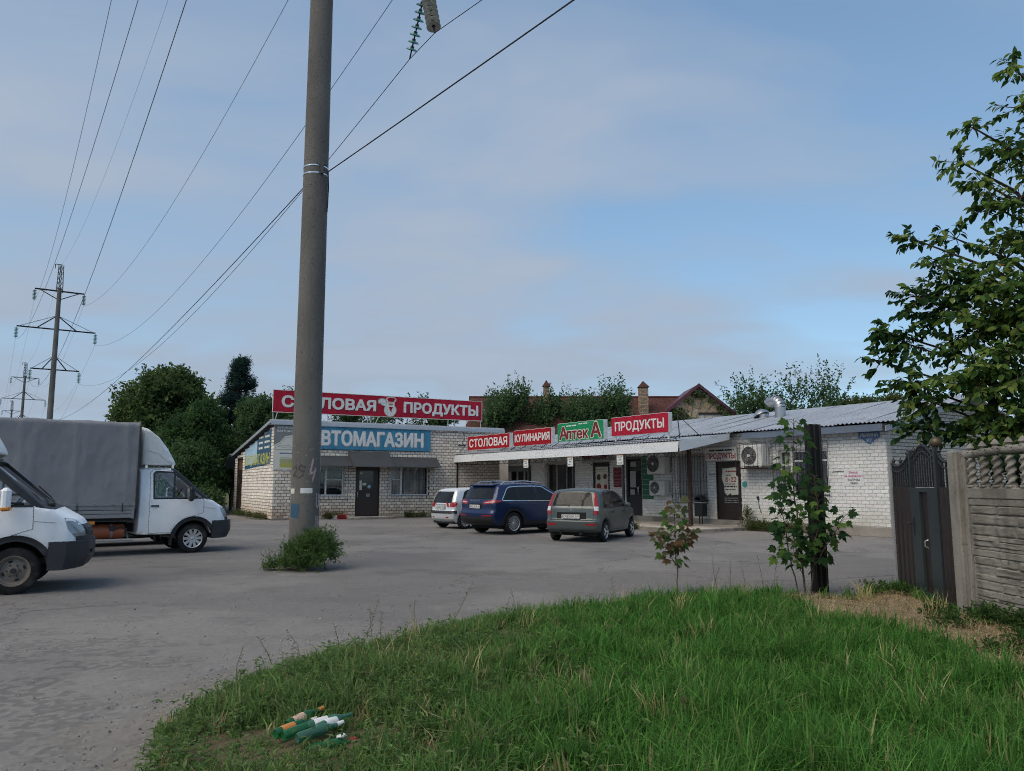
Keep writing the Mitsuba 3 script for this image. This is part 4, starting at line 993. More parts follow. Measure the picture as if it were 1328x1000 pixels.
# pear-like trees behind the shops with upright shoots
for k, (x, y, ztop, w, lab) in enumerate(((-0.9, 47.2, 8.1, 1.25, 'upright leafy tree behind the end of the red roof sign'), (2.0, 47.4, 7.7, 1.2, 'upright leafy tree behind the green pharmacy sign, left of the pair'), (4.5, 46.2, 7.4, 0.9, 'upright leafy tree left of the pointed chimney'), (6.2, 46.3, 8.1, 1.0, 'upright leafy tree just left of the pointed chimney, behind the green sign'))):
    cl = [(x + g.normal() * w * 0.50, y + g.normal() * 0.5, g.uniform(3.0, ztop - 1.9), w * 0.42, 0.6, 0.8) for _ in range(12)]
    tree('upright_tree', lab, 'tree', (x, y, 0), ztop - 1, 0.13, cl, 430, 1.5, 22, 0.17, 0.62, 1.6, G2, 80 + k, group='upright trees in front of the tiled house', jitter=0.22, spread=0.7)
for k, (x, y, ztop, w) in enumerate(((15.2, 46, 8.0, 1.5), (18.6, 47, 8.9, 1.3))):
    cl = [(x + g.normal() * w * 0.6, y + g.normal() * 0.5, g.uniform(3.6, ztop - 2.4), w * 0.40, 0.6, 0.7) for _ in range(12)]
    tree('upright_tree', ('upright tree with open crown behind the duct elbow', 'taller upright tree with leaning shoots right of the duct elbow')[k], 'tree', (x, y, 0), ztop - 1, 0.13, cl, 210, 2.3, 30, 0.17, 0.62, 1.2, G2, 90 + k, group='upright trees behind the corrugated roof', jitter=0.32, spread=0.8)
for k, (x, y, z) in enumerate(((21.6, 49, 5.4), (24.4, 50, 5.6), (27.5, 50, 5.4))):
    tree('light_tree', ('light green round tree above the corrugated roof, left of three', 'light green round tree above the corrugated roof, middle of three', 'light green tree above the roof, behind the near tree')[k], 'tree', (x, y, 0), z, 0.15, blob((x, y, z), (1.9, 1.6, 1.7), 16, 100 + k), 900, 0.6, 12, 0.18, 0.6, 0.5, G4, 110 + k, group='light green trees beyond the roof')
# tips behind the roof sign and far trees at the left
for k, (x, y, z, w, lab) in enumerate(((-13.2, 46.0, 6.6, 0.7, 'leafy tip beside the left end of the roof sign'), (-6.9, 52, 7.0, 1.2, 'treetop behind the middle of the roof sign'), (-4.9, 52, 7.2, 1.0, 'treetop behind the right half of the roof sign'), (-10.2, 52, 6.4, 1.4, 'treetop hidden low behind the roof sign'))):
    cl = [(x + g.normal() * w * 0.6, y + g.normal() * 0.4, g.uniform(2.6, z - 0.6), w * 0.6, 0.6, 0.7) for _ in range(10)]
    tree('tree', lab, 'tree', (x, y, 0), z - 1, 0.1, cl, 420, 0.9, 16, 0.17, 0.6, 1.2, G2, 120 + k, group='trees behind the left shop', jitter=0.25)
for k, (x, y, z) in enumerate(((-62, 108, 8.0), (-55.5, 104, 6.8), (-70, 112, 6.6), (-49.5, 98, 6.2))):
    tree('far_tree', ('far pale green tree above the truck box, second from the left', 'far small tree above the truck box, third from the left', 'far tree above the truck box, leftmost', 'far small tree left of the round tree')[k], 'tree', (x, y, 0), z, 0.2, blob((x, y, z * 0.72), (2.3, 2.0, z * 0.42), 14, 140 + k), 520, 0.9, 10, 0.32, 0.6, 0.6, G4 if k == 0 else G2, 150 + k, group='far trees above the truck')
# distant belt of trees closing the horizon
cl = [(x, 150 + g.normal() * 6, g.uniform(1.5, 3.5), 5.0, 3.0, 2.6) for x in np.arange(-190, 200, 4.2)]
V, F, C = shoots_mesh(g, cl, 4200, 1.6, 10, 0.75, 0.7, 0.4, G2)
k = put('distant_woods', trimesh.Trimesh(V, F, process=False), 'leaf_v', None, False, C)
labels[k] = {'label': 'low belt of distant trees along the horizon', 'category': 'trees', 'kind': 'stuff'}

# creeper on the stone gable
g = np.random.default_rng(55)
cl = [(11.4 + x, 46.85, z, r, 0.18, r * 1.1) for x, z, r in ((-1.6, 5.6, 0.32), (-1.2, 5.2, 0.5), (-0.8, 5.3, 0.35), (-1.1, 5.9, 0.25), (-1.3, 4.7, 0.6), (-0.6, 6.7, 0.16), (-0.2, 7.05, 0.14), (0.3, 7.0, 0.12), (0.8, 6.6, 0.12), (1.3, 6.15, 0.12), (1.7, 5.8, 0.15), (-0.3, 4.8, 0.35), (-1.6, 6.0, 0.18))]
V, F, C = shoots_mesh(g, cl, 300, 0.20, 9, 0.14, 0.7, -0.2, G4 + G2, inner=0.1)
t = Thing('creeper', 'green creeper climbing over the left half of the stone gable', 'climbing plant')
t.part('foliage', trimesh.Trimesh(V, F, process=False), 'leaf_v', color=C)
t.part('stems', cat(*[tube([(10.2, 46.9, 0), (10.3, 46.9, 3), (c[0], 46.9, c[2])], [0.03, 0.02, 0.008], 5) for c in cl[:10]]), 'twig')

# ------------------------------------------------------------------ power line
LD = np.array([-0.56, 0.83, 0.0]); LD /= np.linalg.norm(LD)     # along the line, away from the camera
AD = np.array([LD[1], -LD[0], 0.0])                               # along the crossarms, to the right


def insulator(t, a, b, n, r, m, under=None, name='insulator_string', split=False):
    """cap-and-disc string from a down to b"""
    a, b = np.array(a, float), np.array(b, float)
    L = np.linalg.norm(b - a)
    d = (b - a) / L
    M = trimesh.geometry.align_vectors([0, 0, -1], d)
    M[:3, 3] = a
    core = [tube([(0, 0, 0), (0, 0, -L)], r * 0.13, 6)]
    discs = []
    p = L * 0.84 / n
    for k in range(n):
        z = -L * 0.08 - p * (k + 0.35)
        core.append(moved(lathe([(0, p * 0.42), (r * 0.30, p * 0.38), (r * 0.34, 0.0), (0, 0)], 12), TR(0, 0, z)))
        discs.append(moved(lathe([(r * 0.25, p * 0.12), (r * 0.8, p * 0.02), (r, -p * 0.16), (r * 0.97, -p * 0.20), (r * 0.75, -p * 0.10), (r * 0.5, -p * 0.16), (r * 0.25, -p * 0.05)], 20), TR(0, 0, z)))
    k = t.part(name, moved(cat(core), M), m if not split else 'dark_steel', under=under)
    if split:
        for q in discs: t.part('disc', moved(q, M), m, under=k, smooth=35)
    else:
        t.part('discs', moved(cat(discs), M), m, under=k)
    return k


def pylon(name, label, base, arms, top, r0, taper, near=False, ins=1.35):
    t = Thing(name, label, 'power pole', None, None if near else 'power poles of the line receding at the left')
    b = np.array([base[0], base[1], 0.0])
    zt = top - 2.6
    body = t.part('shaft', moved(lathe([(0, -0.5), (r0, -0.5)] + [(r0 - taper * z, z) for z in np.linspace(0, zt, 24)] + [(0, zt)], 36), TR(*b)), 'pole_concrete', smooth=40)
    rt = 0.22
    lat = []
    cs = [np.array([sx * rt, sy * rt, 0]) for sx, sy in ((1, 1), (-1, 1), (-1, -1), (1, -1))]
    for q in range(4):
        p0, p1 = b + cs[q], b + cs[q] * 0.75
        lat.append(bar(p0 + [0, 0, zt - 0.5], p1 + [0, 0, top], 0.04))
        for s_ in range(5):
            z0 = zt - 0.2 + s_ * (top - zt + 0.1) / 5
            lat.append(bar(b + cs[q] * (1 - 0.05 * s_) + [0, 0, z0], b + cs[(q + 1) % 4] * (1 - 0.05 * s_) + [0, 0, z0 + (top - zt) / 5], 0.025))
    lat += [bar(b + [0, 0, top], b - AD * 0.55 + [0, 0, top], 0.05), bar(b - AD * 0.55 + [0, 0, top], b - AD * 0.55 + [0, 0, top - 0.5], 0.04)]
    t.part('lattice_top', cat(lat), 'dark_steel')
    clamps = []
    for z, Ll, Lr, kind in arms:
        l, r = b - AD * Ll + [0, 0, z], b + AD * Lr + [0, 0, z]
        ms = [tube([l, r], 0.075, 4), tube([l + LD * 0.3, r + LD * 0.3], 0.05, 4)]
        if kind == 'down':
            ms += [bar(b + s_ * 0.5 * 0 + [0, 0, z - 1.0], b + s_ * 0.8 + [0, 0, z - 0.05], 0.06) for s_ in (-AD * Ll, AD * Lr)]
        else:
            ms += [bar(b + [0, 0, z + 1.5], b + s_ * 0.5 + [0, 0, z], 0.075) for s_ in (-AD * Ll, AD * Lr)]
            ms += [bar(b + [0, 0, z + 1.5], b + s_ * 0.95 + [0, 0, z], 0.03) for s_ in (-AD * Ll, AD * Lr)]
        ka = t.part('crossarm', cat(ms), 'dark_steel')
        for e in (l, r):
            if near:
                e = e - [0, 0, 0.05]
                c1, c2 = e + LD * 0.78 - [0, 0, ins], e - LD * 0.5 - [0, 0, ins - 0.02]
                insulator(t, e, c1, 8, 0.14, 'insulator_green', split=True)
                insulator(t, e - LD * 0.05, c2, 8, 0.17, 'insulator_grey', split=True)
                clamps.append((c1, c2))
            else:
                insulator(t, e - [0, 0, 0.1], e - [0, 0, ins], 7, 0.20, 'insulator_green')
                clamps.append((e - [0, 0, ins],) * 2)
    return t, clamps, b + [0, 0, top]


P0 = (-4.12, 15.5)
PR0, PTAP = 0.288, 0.0042
near, cl0, e0 = pylon('concrete_pole', 'thick grey concrete pole with graffiti and paper notices standing in the yard', P0,
                      [(13.3, 2.5, 2.5, 'up'), (17.5, 2.6, 3.5, 'up'), (21.6, 2.9, 2.5, 'down')], 25.6, PR0, PTAP, near=True, ins=1.40)
P1_ = (-48.7, 81.0)
ARM = [(13.75, 2.1, 2.4, 'up'), (18.1, 3.6, 3.7, 'up'), (22.3, 2.25, 2.35, 'down')]
py1, cl1, e1 = pylon('lattice_pole', 'tall concrete power pole with three steel crossarms above the truck, nearest of the receding line', P1_, ARM, 25.2, 0.34, 0.006)
STEP = np.array([-46.0, 67.5])
py2, cl2, e2 = pylon('lattice_pole', 'second power pole of the receding line, smaller, left of the nearest', np.array(P1_) + STEP, ARM, 25.2, 0.34, 0.006)
py3, cl3, e3 = pylon('lattice_pole', 'farthest power pole of the receding line, small at the left edge', np.array(P1_) + 2 * STEP, ARM, 25.2, 0.34, 0.006)


def span(a, b, sag, n=40):
    t = np.linspace(0, 1, n)[:, None]
    return np.array(a) * (1 - t) + np.array(b) * t - np.array([0, 0, 1.0]) * sag * 4 * t * (1 - t)


wn = ['lower left', 'lower right', 'middle left', 'middle right', 'upper left', 'upper right']
for k in range(6):
    c1, c2 = cl0[k]
    z0 = {0: 0.0, 1: 0.0, 2: 0.25, 3: -0.1, 4: 0.1, 5: 0.0}[k]
    path = np.vstack([span(c1 + [0, 0, z0 * 0], cl1[k][0], (3.4, 2.7, 3.1, 3.1, 3.0, 3.2)[k])])
    behind = c2 + np.array([44.6, -66.0, 0.5])
    path = np.vstack([span(behind, c2, 3.4), path])
    solo('power_cable', tube(path, 0.0095, 5), 'wire', f'{wn[k]} power cable from the concrete pole to the nearest receding pole', 'cable', group='power cables')
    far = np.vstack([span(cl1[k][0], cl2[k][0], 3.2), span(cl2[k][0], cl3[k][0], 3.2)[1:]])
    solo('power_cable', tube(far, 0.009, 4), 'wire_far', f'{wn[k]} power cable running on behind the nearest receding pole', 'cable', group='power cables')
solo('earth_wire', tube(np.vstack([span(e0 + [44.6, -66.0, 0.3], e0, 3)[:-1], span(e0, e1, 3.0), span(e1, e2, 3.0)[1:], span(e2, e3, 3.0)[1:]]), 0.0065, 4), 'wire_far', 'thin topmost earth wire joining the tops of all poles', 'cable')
# telecom cable clamped to the pole
zc = 8.12
rc = PR0 - PTAP * zc
cpt = np.array([P0[0], P0[1], zc])
att_r = cpt + np.array([rc + 0.03, -0.05, 0])
att_l = cpt + np.array([-rc * 0.6, 0.24, -0.05])
solo('telecom_cable', tube(np.vstack([span(att_r + [42, -53, 1.0], att_r, 0.5)]), 0.012, 6), 'wire', 'thick black telecom cable rising from the pole clamp to the upper right', 'cable')
solo('telecom_cable', tube(np.vstack([span(att_l, (P1_[0] + 0.3, P1_[1], 8.3), 1.2)]), 0.011, 5), 'wire', 'black telecom cable from the pole clamp down towards the receding poles', 'cable')
for dz in (0.06, -0.10):
    near.part('strap', moved(lathe([(rc + 0.003, -0.012), (rc + 0.008, -0.012), (rc + 0.008, 0.012), (rc + 0.003, 0.012), (rc + 0.003, -0.012)], 36), TR(P0[0], P0[1], zc + dz)), 'chrome', smooth=40)
near.part('clamp', cat(bx(0.17, 0.22, -0.30, -0.22, -0.14, 0.10), bar((0.1, -0.3, 0.05), (0.28, -0.22, 0.05), 0.012), tube([(0.27, -0.05, 0), (0.29, -0.06, -0.4), (0.275, -0.06, -0.9)], 0.012, 6)).apply_transform(TR(P0[0], P0[1], zc)), 'dark_steel')


def on_pole(poly, d):
    """flat print (x across from the side that faces the camera, z up) laid round the shaft"""
    a0 = math.atan2(-P0[1], -P0[0])
    ms = []
    for g in getattr(poly, 'geoms', [poly]):
        m = manifold3d.Manifold.extrude(CS(g), d).refine_to_length(0.05).to_mesh()
        v = m.vert_properties[:, :3]
        r = PR0 - PTAP * v[:, 1] + v[:, 2] + 0.001
        an = a0 + v[:, 0] / (PR0 - 0.01)
        ms.append(trimesh.Trimesh(np.stack([P0[0] + r * np.cos(an), P0[1] + r * np.sin(an), v[:, 1]], 1), m.tri_verts))
    return cat(ms)


line = lambda pts, w: shapely.LineString(pts).buffer(w, cap_style=1)   # noqa: E731
near.part('paper_notice', on_pole(unary_union([sbox(-0.09, 1.44, 0.14, 1.54)]), 0.003), 'print_white')
near.part('paper_notice', on_pole(sbox(-0.34, 1.43, -0.22, 1.53), 0.003), 'print_cream')
near.part('grey_patch', on_pole(Polygon([(-0.30, 0.98), (-0.12, 0.95), (-0.10, 1.22), (-0.31, 1.25)]), 0.004), 'poster_blue')
near.part('graffiti', on_pole(unary_union([line([(-0.27, 1.92), (-0.2, 1.97), (-0.18, 1.88), (-0.27, 1.78), (-0.17, 1.76)], 0.014), line([(-0.03, 1.93), (-0.1, 1.99), (-0.14, 1.92), (-0.07, 1.86), (-0.02, 1.96), (-0.06, 1.78), (-0.13, 1.74)], 0.016)]), 0.002), 'faded_black', label='black loops of graffiti')
near.part('graffiti', on_pole(unary_union([line([(0.14, 2.10), (0.08, 1.82), (0.18, 1.86), (0.22, 1.88)], 0.02), line([(0.2, 1.92), (0.14, 1.70)], 0.018), line([(0.24, 1.42), (0.235, 1.22), (0.29, 1.16), (0.34, 1.22), (0.33, 1.42)], 0.022), line([(0.25, 0.98), (0.25, 0.74)], 0.016), line([(0.31, 0.98), (0.30, 0.72)], 0.016), line([(0.24, 0.86), (0.32, 0.86)], 0.012), line([(0.37, 2.6), (0.38, 1.9)], 0.014)]), 0.002), 'paint_pink', label='pale pink brush strokes')
g = np.random.default_rng(9)
near.part('paint_specks', on_pole(MultiPolygon([Point(g.uniform(-0.28, 0.35), g.uniform(0.7, 2.7)).buffer(g.uniform(0.003, 0.009), 4) for _ in range(50)]), 0.0015), 'paint_pale')
near.part('scraps', on_pole(MultiPolygon([sbox(x, z, x + g.uniform(0.015, 0.04), z + g.uniform(0.01, 0.05)) for x, z in zip(g.uniform(-0.25, 0.3, 14), g.uniform(1.55, 2.5, 14) + np.arange(14) * 0.0)]).buffer(0), 0.002), 'fence_concrete')
near.part('seam', on_pole(sbox(0.215, 0.05, 0.232, 12.5), 0.006), 'pole_concrete')

# ------------------------------------------------------------------ vehicles


def shell(prof, hw, top, belt, tum, arches=(), crown=0.05, cf=0.22, cr=0.10, nf=0.10, nr=0.05, L=0.055, it=6, tuck=0.05, rr=0.035):
    """body: the side outline swept across the width, tucked in at roof, nose and tail, then smoothed"""
    p = Polygon(prof).buffer(rr, 3).buffer(-2 * rr, 3).buffer(rr, 3)
    x0, _, x1, _ = p.bounds
    for ax, az, r in arches: p = p.difference(unary_union([Point(ax, az).buffer(r, 12), sbox(ax - r, -1, ax + r, az - 0.02)]))
    if hasattr(p, 'geoms'): p = max(p.geoms, key=lambda q: q.area)
    cs = CS(p)
    m = manifold3d.Manifold.extrude(cs, 2 * hw).refine_to_length(L).to_mesh()
    v = m.vert_properties[:, :3]
    X, Z, Y = v[:, 0].copy(), v[:, 1].copy(), v[:, 2] / hw - 1
    ss = lambda a, b, q: (lambda t: t * t * (3 - 2 * t))(np.clip((q - a) / (b - a), 0, 1))   # noqa: E731
    w = hw * (1 - tum * ss(belt, top, Z) * np.clip((Z - belt) / (top - belt), 0, 1) ** 0.3)
    w *= 1 - tuck * ss(0.55, 0.15, Z)
    w *= 1 - nf * ss(x1 - 0.9, x1, X) ** 1.5 - nr * ss(x0 + 0.8, x0, X) ** 1.5
    X2 = X - cf * np.abs(Y) ** 3 * ss(x1 - 0.7, x1, X) + cr * np.abs(Y) ** 3 * ss(x0 + 0.6, x0, X)
    Z2 = Z - crown * np.abs(Y) ** 3 * ss(belt - 0.1, belt + 0.15, Z)
    t = trimesh.Trimesh(np.stack([X2, Y * w, Z2], 1), m.tri_verts, process=True)
    if t.volume < 0: t.invert()
    trimesh.smoothing.filter_laplacian(t, lamb=0.5, iterations=it)
    return t


def flat_refined(poly, L, d=0.01):
    ms = []
    for g in getattr(poly, 'geoms', [poly]):
        cs = CS(g)
        m = manifold3d.Manifold.extrude(cs, d).refine_to_length(L).to_mesh()
        ms.append((m.vert_properties[:, :3].copy(), m.tri_verts, d))
    return ms


def lay(body, poly, view, off=0.006, sink=0.012, L=0.07):
    """a thin piece laid on the body: poly in (x, z) for view 'R'/'L', in (y, z) for 'B' (rear) / 'F' (front), in (x, y) for 'T'"""
    if isinstance(poly, list): poly = Polygon(poly)
    out = []
    for v, f, d in flat_refined(poly, L):
        a, b = v[:, 0], v[:, 1]
        n = len(v)
        o, dr_ = {'R': (np.stack([a, 0 * a - 4, b], 1), (0, 1, 0)), 'L': (np.stack([a, 0 * a + 4, b], 1), (0, -1, 0)), 'B': (np.stack([0 * a - 9, a, b], 1), (1, 0, 0)),
                  'F': (np.stack([0 * a + 9, a, b], 1), (-1, 0, 0)), 'T': (np.stack([a, b, 0 * a + 6], 1), (0, 0, -1))}[view]
        dr_ = np.tile(np.array(dr_, float), (n, 1))
        loc, ri, _ = body.ray.intersects_location(o, dr_, multiple_hits=False)
        hit = np.full(n, np.nan)
        hit[ri] = ((loc - o[ri]) * dr_[ri]).sum(1)
        bad = np.isnan(hit)
        if bad.all(): continue
        if bad.any():
            tr = cKDTree(v[~bad][:, :2])
            hit[bad] = hit[~bad][tr.query(v[bad][:, :2])[1]]
        outer = v[:, 2] > d / 2
        t = hit - np.where(outer, off, -sink)
        m = trimesh.Trimesh(o + dr_ * t[:, None], f, process=False)
        if m.volume < 0: m.invert()
        out.append(m)
    return cat(out)


def mirror_y(m):
    m = m.copy()
    m.apply_transform(np.diag([1, -1, 1, 1.0]))
    m.invert()
    return m


def wheel(t, x, y, r, w, style, out, rimr=0.66):
    """one wheel as tyre > rim; out = -1 for the right side, +1 for the left"""
    M = TR(x, y, r) @ RX(90 * out * -1)
    h = w / 2
    tp = [(r * rimr * 0.97, -h * 0.9), (r * rimr, -h), (r * 0.86, -h), (r * 0.965, -h * 0.82), (r, -h * 0.55), (r, h * 0.55), (r * 0.965, h * 0.82), (r * 0.86, h), (r * rimr, h), (r * rimr * 0.97, h * 0.9), (r * rimr * 0.97, -h * 0.9)]
    k = t.part('wheel', moved(lathe(tp, 40), M), 'rubber', smooth=35)
    R = r * rimr
    if style == 'steel':
        face = lathe([(0, h * 0.55), (R * 0.28, h * 0.55), (R * 0.34, h * 0.35), (R * 0.72, h * 0.15), (R * 0.80, h * 0.45), (R * 0.88, h * 0.5), (R * 0.93, h * 0.95), (R, h * 0.97), (R, h * 0.7), (R * 0.9, -h * 0.2), (0, -h * 0.2)], 36)
        t.part('rim', moved(face, M), 'steel_rim', smooth=35, under=k)
        hubs = [moved(trimesh.creation.cylinder(R * 0.17, h * 0.5, sections=18), TR(0, 0, h * 0.75))] + [moved(trimesh.creation.cylinder(R * 0.045, h * 0.22, sections=6), RZ(q) @ TR(R * 0.40, 0, h * 0.42)) for q in range(0, 360, 60)]
        t.part('hub', moved(cat(hubs), M), 'dark_steel', under=k)
        t.part('slot', moved(cat([moved(trimesh.creation.cylinder(R * 0.09, 0.02, sections=12), RZ(q) @ TR(R * 0.62, 0, h * 0.23) @ np.diag([0.7, 1.5, 1, 1.0])) for q in range(20, 380, 90)]), M), 'under_black', under=k)
    else:
        n = {'cap': 10, 'multi': 18, 'five': 5}[style]
        t.part('barrel', moved(lathe([(R * 0.96, h * 0.9), (R, h * 0.97), (R, h * 0.85), (R * 0.9, -h * 0.1), (0, -h * 0.15), (0, -h * 0.1), (R * 0.88, 0.0), (R * 0.96, h * 0.9)], 36), M), 'black_plastic' if style == 'five' else 'dark_steel', smooth=35, under=k)
        sp = [lathe([(R * 0.90, h * 0.88), (R * 0.98, h * 1.0), (R * 1.0, h * 0.9), (R * 0.93, h * 0.75), (R * 0.90, h * 0.88)], 36)]
        for q in range(n):
            wd = {'cap': 0.17, 'multi': 0.07, 'five': 0.20}[style] * R
            b = trimesh.convex.convex_hull(np.array([(R * 0.12, sy * wd * 0.6, h * z) for sy in (-1, 1) for z in (0.62, 0.80)] + [(R * 0.95, sy * wd * (0.95 if style != 'five' else 0.75), h * z) for sy in (-1, 1) for z in (0.72, 0.92)]))
            sp.append(moved(b, RZ(q * 360 / n)))
        sp.append(moved(lathe([(0, 0.02), (R * 0.16, 0.015), (R * 0.22, -0.02), (0, -0.03)], 20), TR(0, 0, h * 0.80)))
        t.part('rim', moved(cat(sp), M), 'alloy', smooth=30, under=k)
    return k


def lorry(label, M, tarp=True, mirror='black_plastic', style='cap', name='tarpaulin_truck', hub=True):
    t = Thing(name, label, 'truck', M, 'white cab trucks parked at the left')
    prof = [(-1.24, 0.46), (-1.24, 1.99), (-1.15, 2.03), (-0.52, 2.03), (-0.40, 1.99), (0.34, 1.31), (0.46, 1.265), (0.80, 1.07), (0.92, 0.90), (0.95, 0.62), (0.95, 0.45)]
    b = shell(prof, 0.93, 2.03, 1.22, 0.12, [(0, 0.34, 0.45)], crown=0.05, cf=0.26, cr=0.02, nf=0.10, nr=0.0, it=5, tuck=0.02)
    W = lambda z: 0.93 * (1 - 0.12 * np.clip((z - 1.22) / 0.81, 0, 1))   # noqa: E731
    win = Polygon([(-0.90, 1.30), (-0.91, 1.86), (-0.86, 1.90), (-0.50, 1.89), (0.18, 1.30)])
    cutp = lambda poly, h: manifold3d.Manifold.extrude(CS(poly), 2 * h).translate([0, 0, -h]).rotate([90, 0, 0])   # noqa: E731
    man = manifold3d.Manifold(manifold3d.Mesh(np.array(b.vertices, np.float32), np.array(b.faces, np.uint32)))
    inside = cutp(Polygon([(-1.14, 0.75), (-1.14, 1.93), (-0.52, 1.93), (0.20, 1.26), (0.20, 0.75)]), 0.76)
    ws = cutp(Polygon([(-0.42, 1.91), (0.24, 1.335), (0.5, 1.6), (-0.1, 2.2)]), 0.72)
    cut = man - cutp(win, 1.3) - inside - ws
    pillar, cut = cut.split(cutp(Polygon([(0.235, 1.268), (-0.462, 1.90), (-0.54, 1.955), (-0.54, 2.2), (0.2, 2.2), (0.64, 1.36), (0.47, 1.225)]), 1.3))
    me = cut.to_mesh()
    body = trimesh.Trimesh(me.vert_properties[:, :3], me.tri_verts, process=False)
    cab = t.part('cab', body, 'van_white', smooth=32)
    pm_ = pillar.to_mesh()
    t.part('windscreen_frame', trimesh.Trimesh(pm_.vert_properties[:, :3], pm_.tri_verts, process=False), 'black_plastic', smooth=32)
    t.part('liner', cat(bx(-1.12, 0.2, -0.74, 0.74, 0.76, 0.80), bx(-0.05, 0.19, -0.74, 0.74, 0.8, 1.22), bx(-1.13, -1.10, -0.75, 0.75, 0.8, 1.9)), 'seat_cloth', under=cab)
    t.part('seat', cat(*[cat(rbx(-0.95, -0.45, y - 0.24, y + 0.24, 0.85, 1.05, 0.04), moved(rbx(-0.06, 0.06, y - 0.24, y + 0.24, 0, 0.75, 0.04), TR(-0.95, 0, 0.95) @ RY(-10)), rbx(-1.08, -0.98, y - 0.13, y + 0.13, 1.62, 1.84, 0.03)) for y in (-0.4, 0.4)]), 'seat_cloth', under=cab)
    t.part('steering_wheel', moved(trimesh.creation.torus(0.19, 0.016, major_sections=24, minor_sections=6), TR(-0.12, 0.40, 1.38) @ RY(-55)), 'black_plastic', under=cab)
    for sd, sg in (('R', -1), ('L', 1)):
        pane = lambda u, v: (-0.92 + u * 1.12, sg * (W(1.28 + v * 0.64) - 0.035), 1.28 + v * 0.64)   # noqa: E731
        pw = win.buffer(0.012)
        tri = flat_refined(pw, 0.3, 0.001)[0]
        v = tri[0][tri[0][:, 2] > 0.0005] if False else tri[0]
        top_ = tri[0][:, 2] > 0.0005
        f = tri[1][top_[tri[1]].all(1)]
        vv = np.stack([v[:, 0], sg * (W(v[:, 1]) - 0.03), v[:, 1]], 1)
        door = Polygon([(-0.99, 0.50), (-1.0, 1.88), (-0.93, 1.96), (-0.56, 1.945), (0.20, 1.26), (0.21, 0.95), (0.11, 0.92), (-0.06, 0.86), (-0.36, 0.72), (-0.44, 0.50)]).difference(win.buffer(0.03))
        dk = t.part('door', lay(b, door, sd, 0.005, 0.004, 0.09), 'van_white', smooth=30)
        t.part('pane', trimesh.Trimesh(vv, f), 'window_glass', under=dk)
        t.part('window_rubber', lay(b, win.buffer(0.028).difference(win.buffer(-0.006)).union(line([(-0.46, 1.3), (-0.46, 1.87)], 0.016)), sd, 0.009, 0.02, 0.08), 'black_plastic', under=dk)
        t.part('handle', lay(b, sbox(-0.97, 1.10, -0.80, 1.135), sd, 0.03, 0.0), 'black_plastic', under=dk)
        t.part('seam', lay(b, Polygon(door.exterior).buffer(0.008).difference(Polygon(door.exterior).buffer(-0.002)), sd, 0.002, 0.006, 0.1), 'under_black', under=dk)
        t.part('crease', lay(b, line([(-0.95, 1.075), (0.1, 1.075), (0.5, 1.03)], 0.005), sd, 0.004, 0.005), 'print_mid', under=cab)
        t.part('arch_trim', lay(b, Point(0, 0.34).buffer(0.52, 14).difference(Point(0, 0.34).buffer(0.43, 14)).intersection(sbox(-1, 0.40, 0.62, 2)), sd, 0.03, 0.02, 0.06), 'bumper_grey', smooth=30)
        hl = lay(b, [(0.60, 1.10), (0.72, 1.075), (0.90, 0.93), (0.93, 0.80), (0.76, 0.80), (0.66, 0.93)], sd, 0.006, 0.02, 0.04)
        fy = sorted((sg * 0.47, sg * 0.72))
        hk = t.part('headlight', cat(hl, lay(b, sbox(fy[0], 0.81, fy[1], 0.99), 'F', 0.006, 0.02, 0.05)), 'lamp_clear', smooth=30)
        t.part('arm', cat(bar((0.06, sg * 0.90, 1.32), (-0.10, sg * 1.06, 1.34), 0.018, 6), bar((0.02, sg * 0.88, 1.46), (-0.10, sg * 1.06, 1.46), 0.018, 6)), 'black_plastic')
        mk = t.part('mirror', rbx(-0.20, -0.07, sg * 1.12 - 0.10, sg * 1.12 + 0.10, 1.22, 1.56, 0.045), mirror, smooth=30)
        t.part('mirror_glass', rbx(-0.208, -0.195, sg * 1.12 - 0.08, sg * 1.12 + 0.08, 1.26, 1.52, 0.004), 'chrome', under=mk)
        if mirror != 'black_plastic':
            t.part('repeater', rbx(-0.18, -0.06, sg * 1.12 - 0.105, sg * 1.12 + 0.105, 1.225, 1.29, 0.02), 'amber', under=mk)
    # windscreen
    t.part('windscreen', sheet(9, 5, lambda u, v: (0.285 - v * 0.70 - 0.10 * (2 * u - 1) ** 2, (2 * u - 1) * 0.76, 1.325 + v * 0.60 - 0.02 * (2 * u - 1) ** 2)), 'window_glass')
    t.part('wiper', cat(tube([(0.36, -0.45, 1.33), (0.28, -0.1, 1.40), (0.05, 0.1, 1.60)], 0.012, 5), tube([(0.36, 0.2, 1.33), (0.28, 0.5, 1.40), (0.08, 0.6, 1.58)], 0.012, 5), rbx(0.34, 0.44, -0.6, -0.35, 1.27, 1.34, 0.02)), 'black_plastic')
    # bumper, grille
    pl = Polygon([(0.43, -0.945), (0.66, -0.94), (0.84, -0.84), (0.95, -0.60), (1.00, 0), (0.95, 0.60), (0.84, 0.84), (0.66, 0.94), (0.43, 0.945)]).buffer(0.03).buffer(-0.03)
    bm = trimesh.creation.extrude_polygon(pl, 0.42, engine='earcut')
    bm = trimesh.Trimesh(*trimesh.remesh.subdivide_to_size(bm.vertices, bm.faces, 0.09))
    bm.vertices[:, 2] += 0.33
    low = np.clip((0.50 - bm.vertices[:, 2]) / 0.2, 0, 1)
    bm.vertices[:, 0] -= low * np.clip(bm.vertices[:, 0] - 0.43, 0, 1) * 0.16
    bm.vertices[:, 2] += np.clip(bm.vertices[:, 0] - 0.6, 0, 1) * 0.10 * low
    bk = t.part('bumper', bm, 'bumper_grey', smooth=35)
    t.part('lip', cat(bx(0.9, 0.985, -0.5, 0.5, 0.56, 0.60)), 'under_black', under=bk)
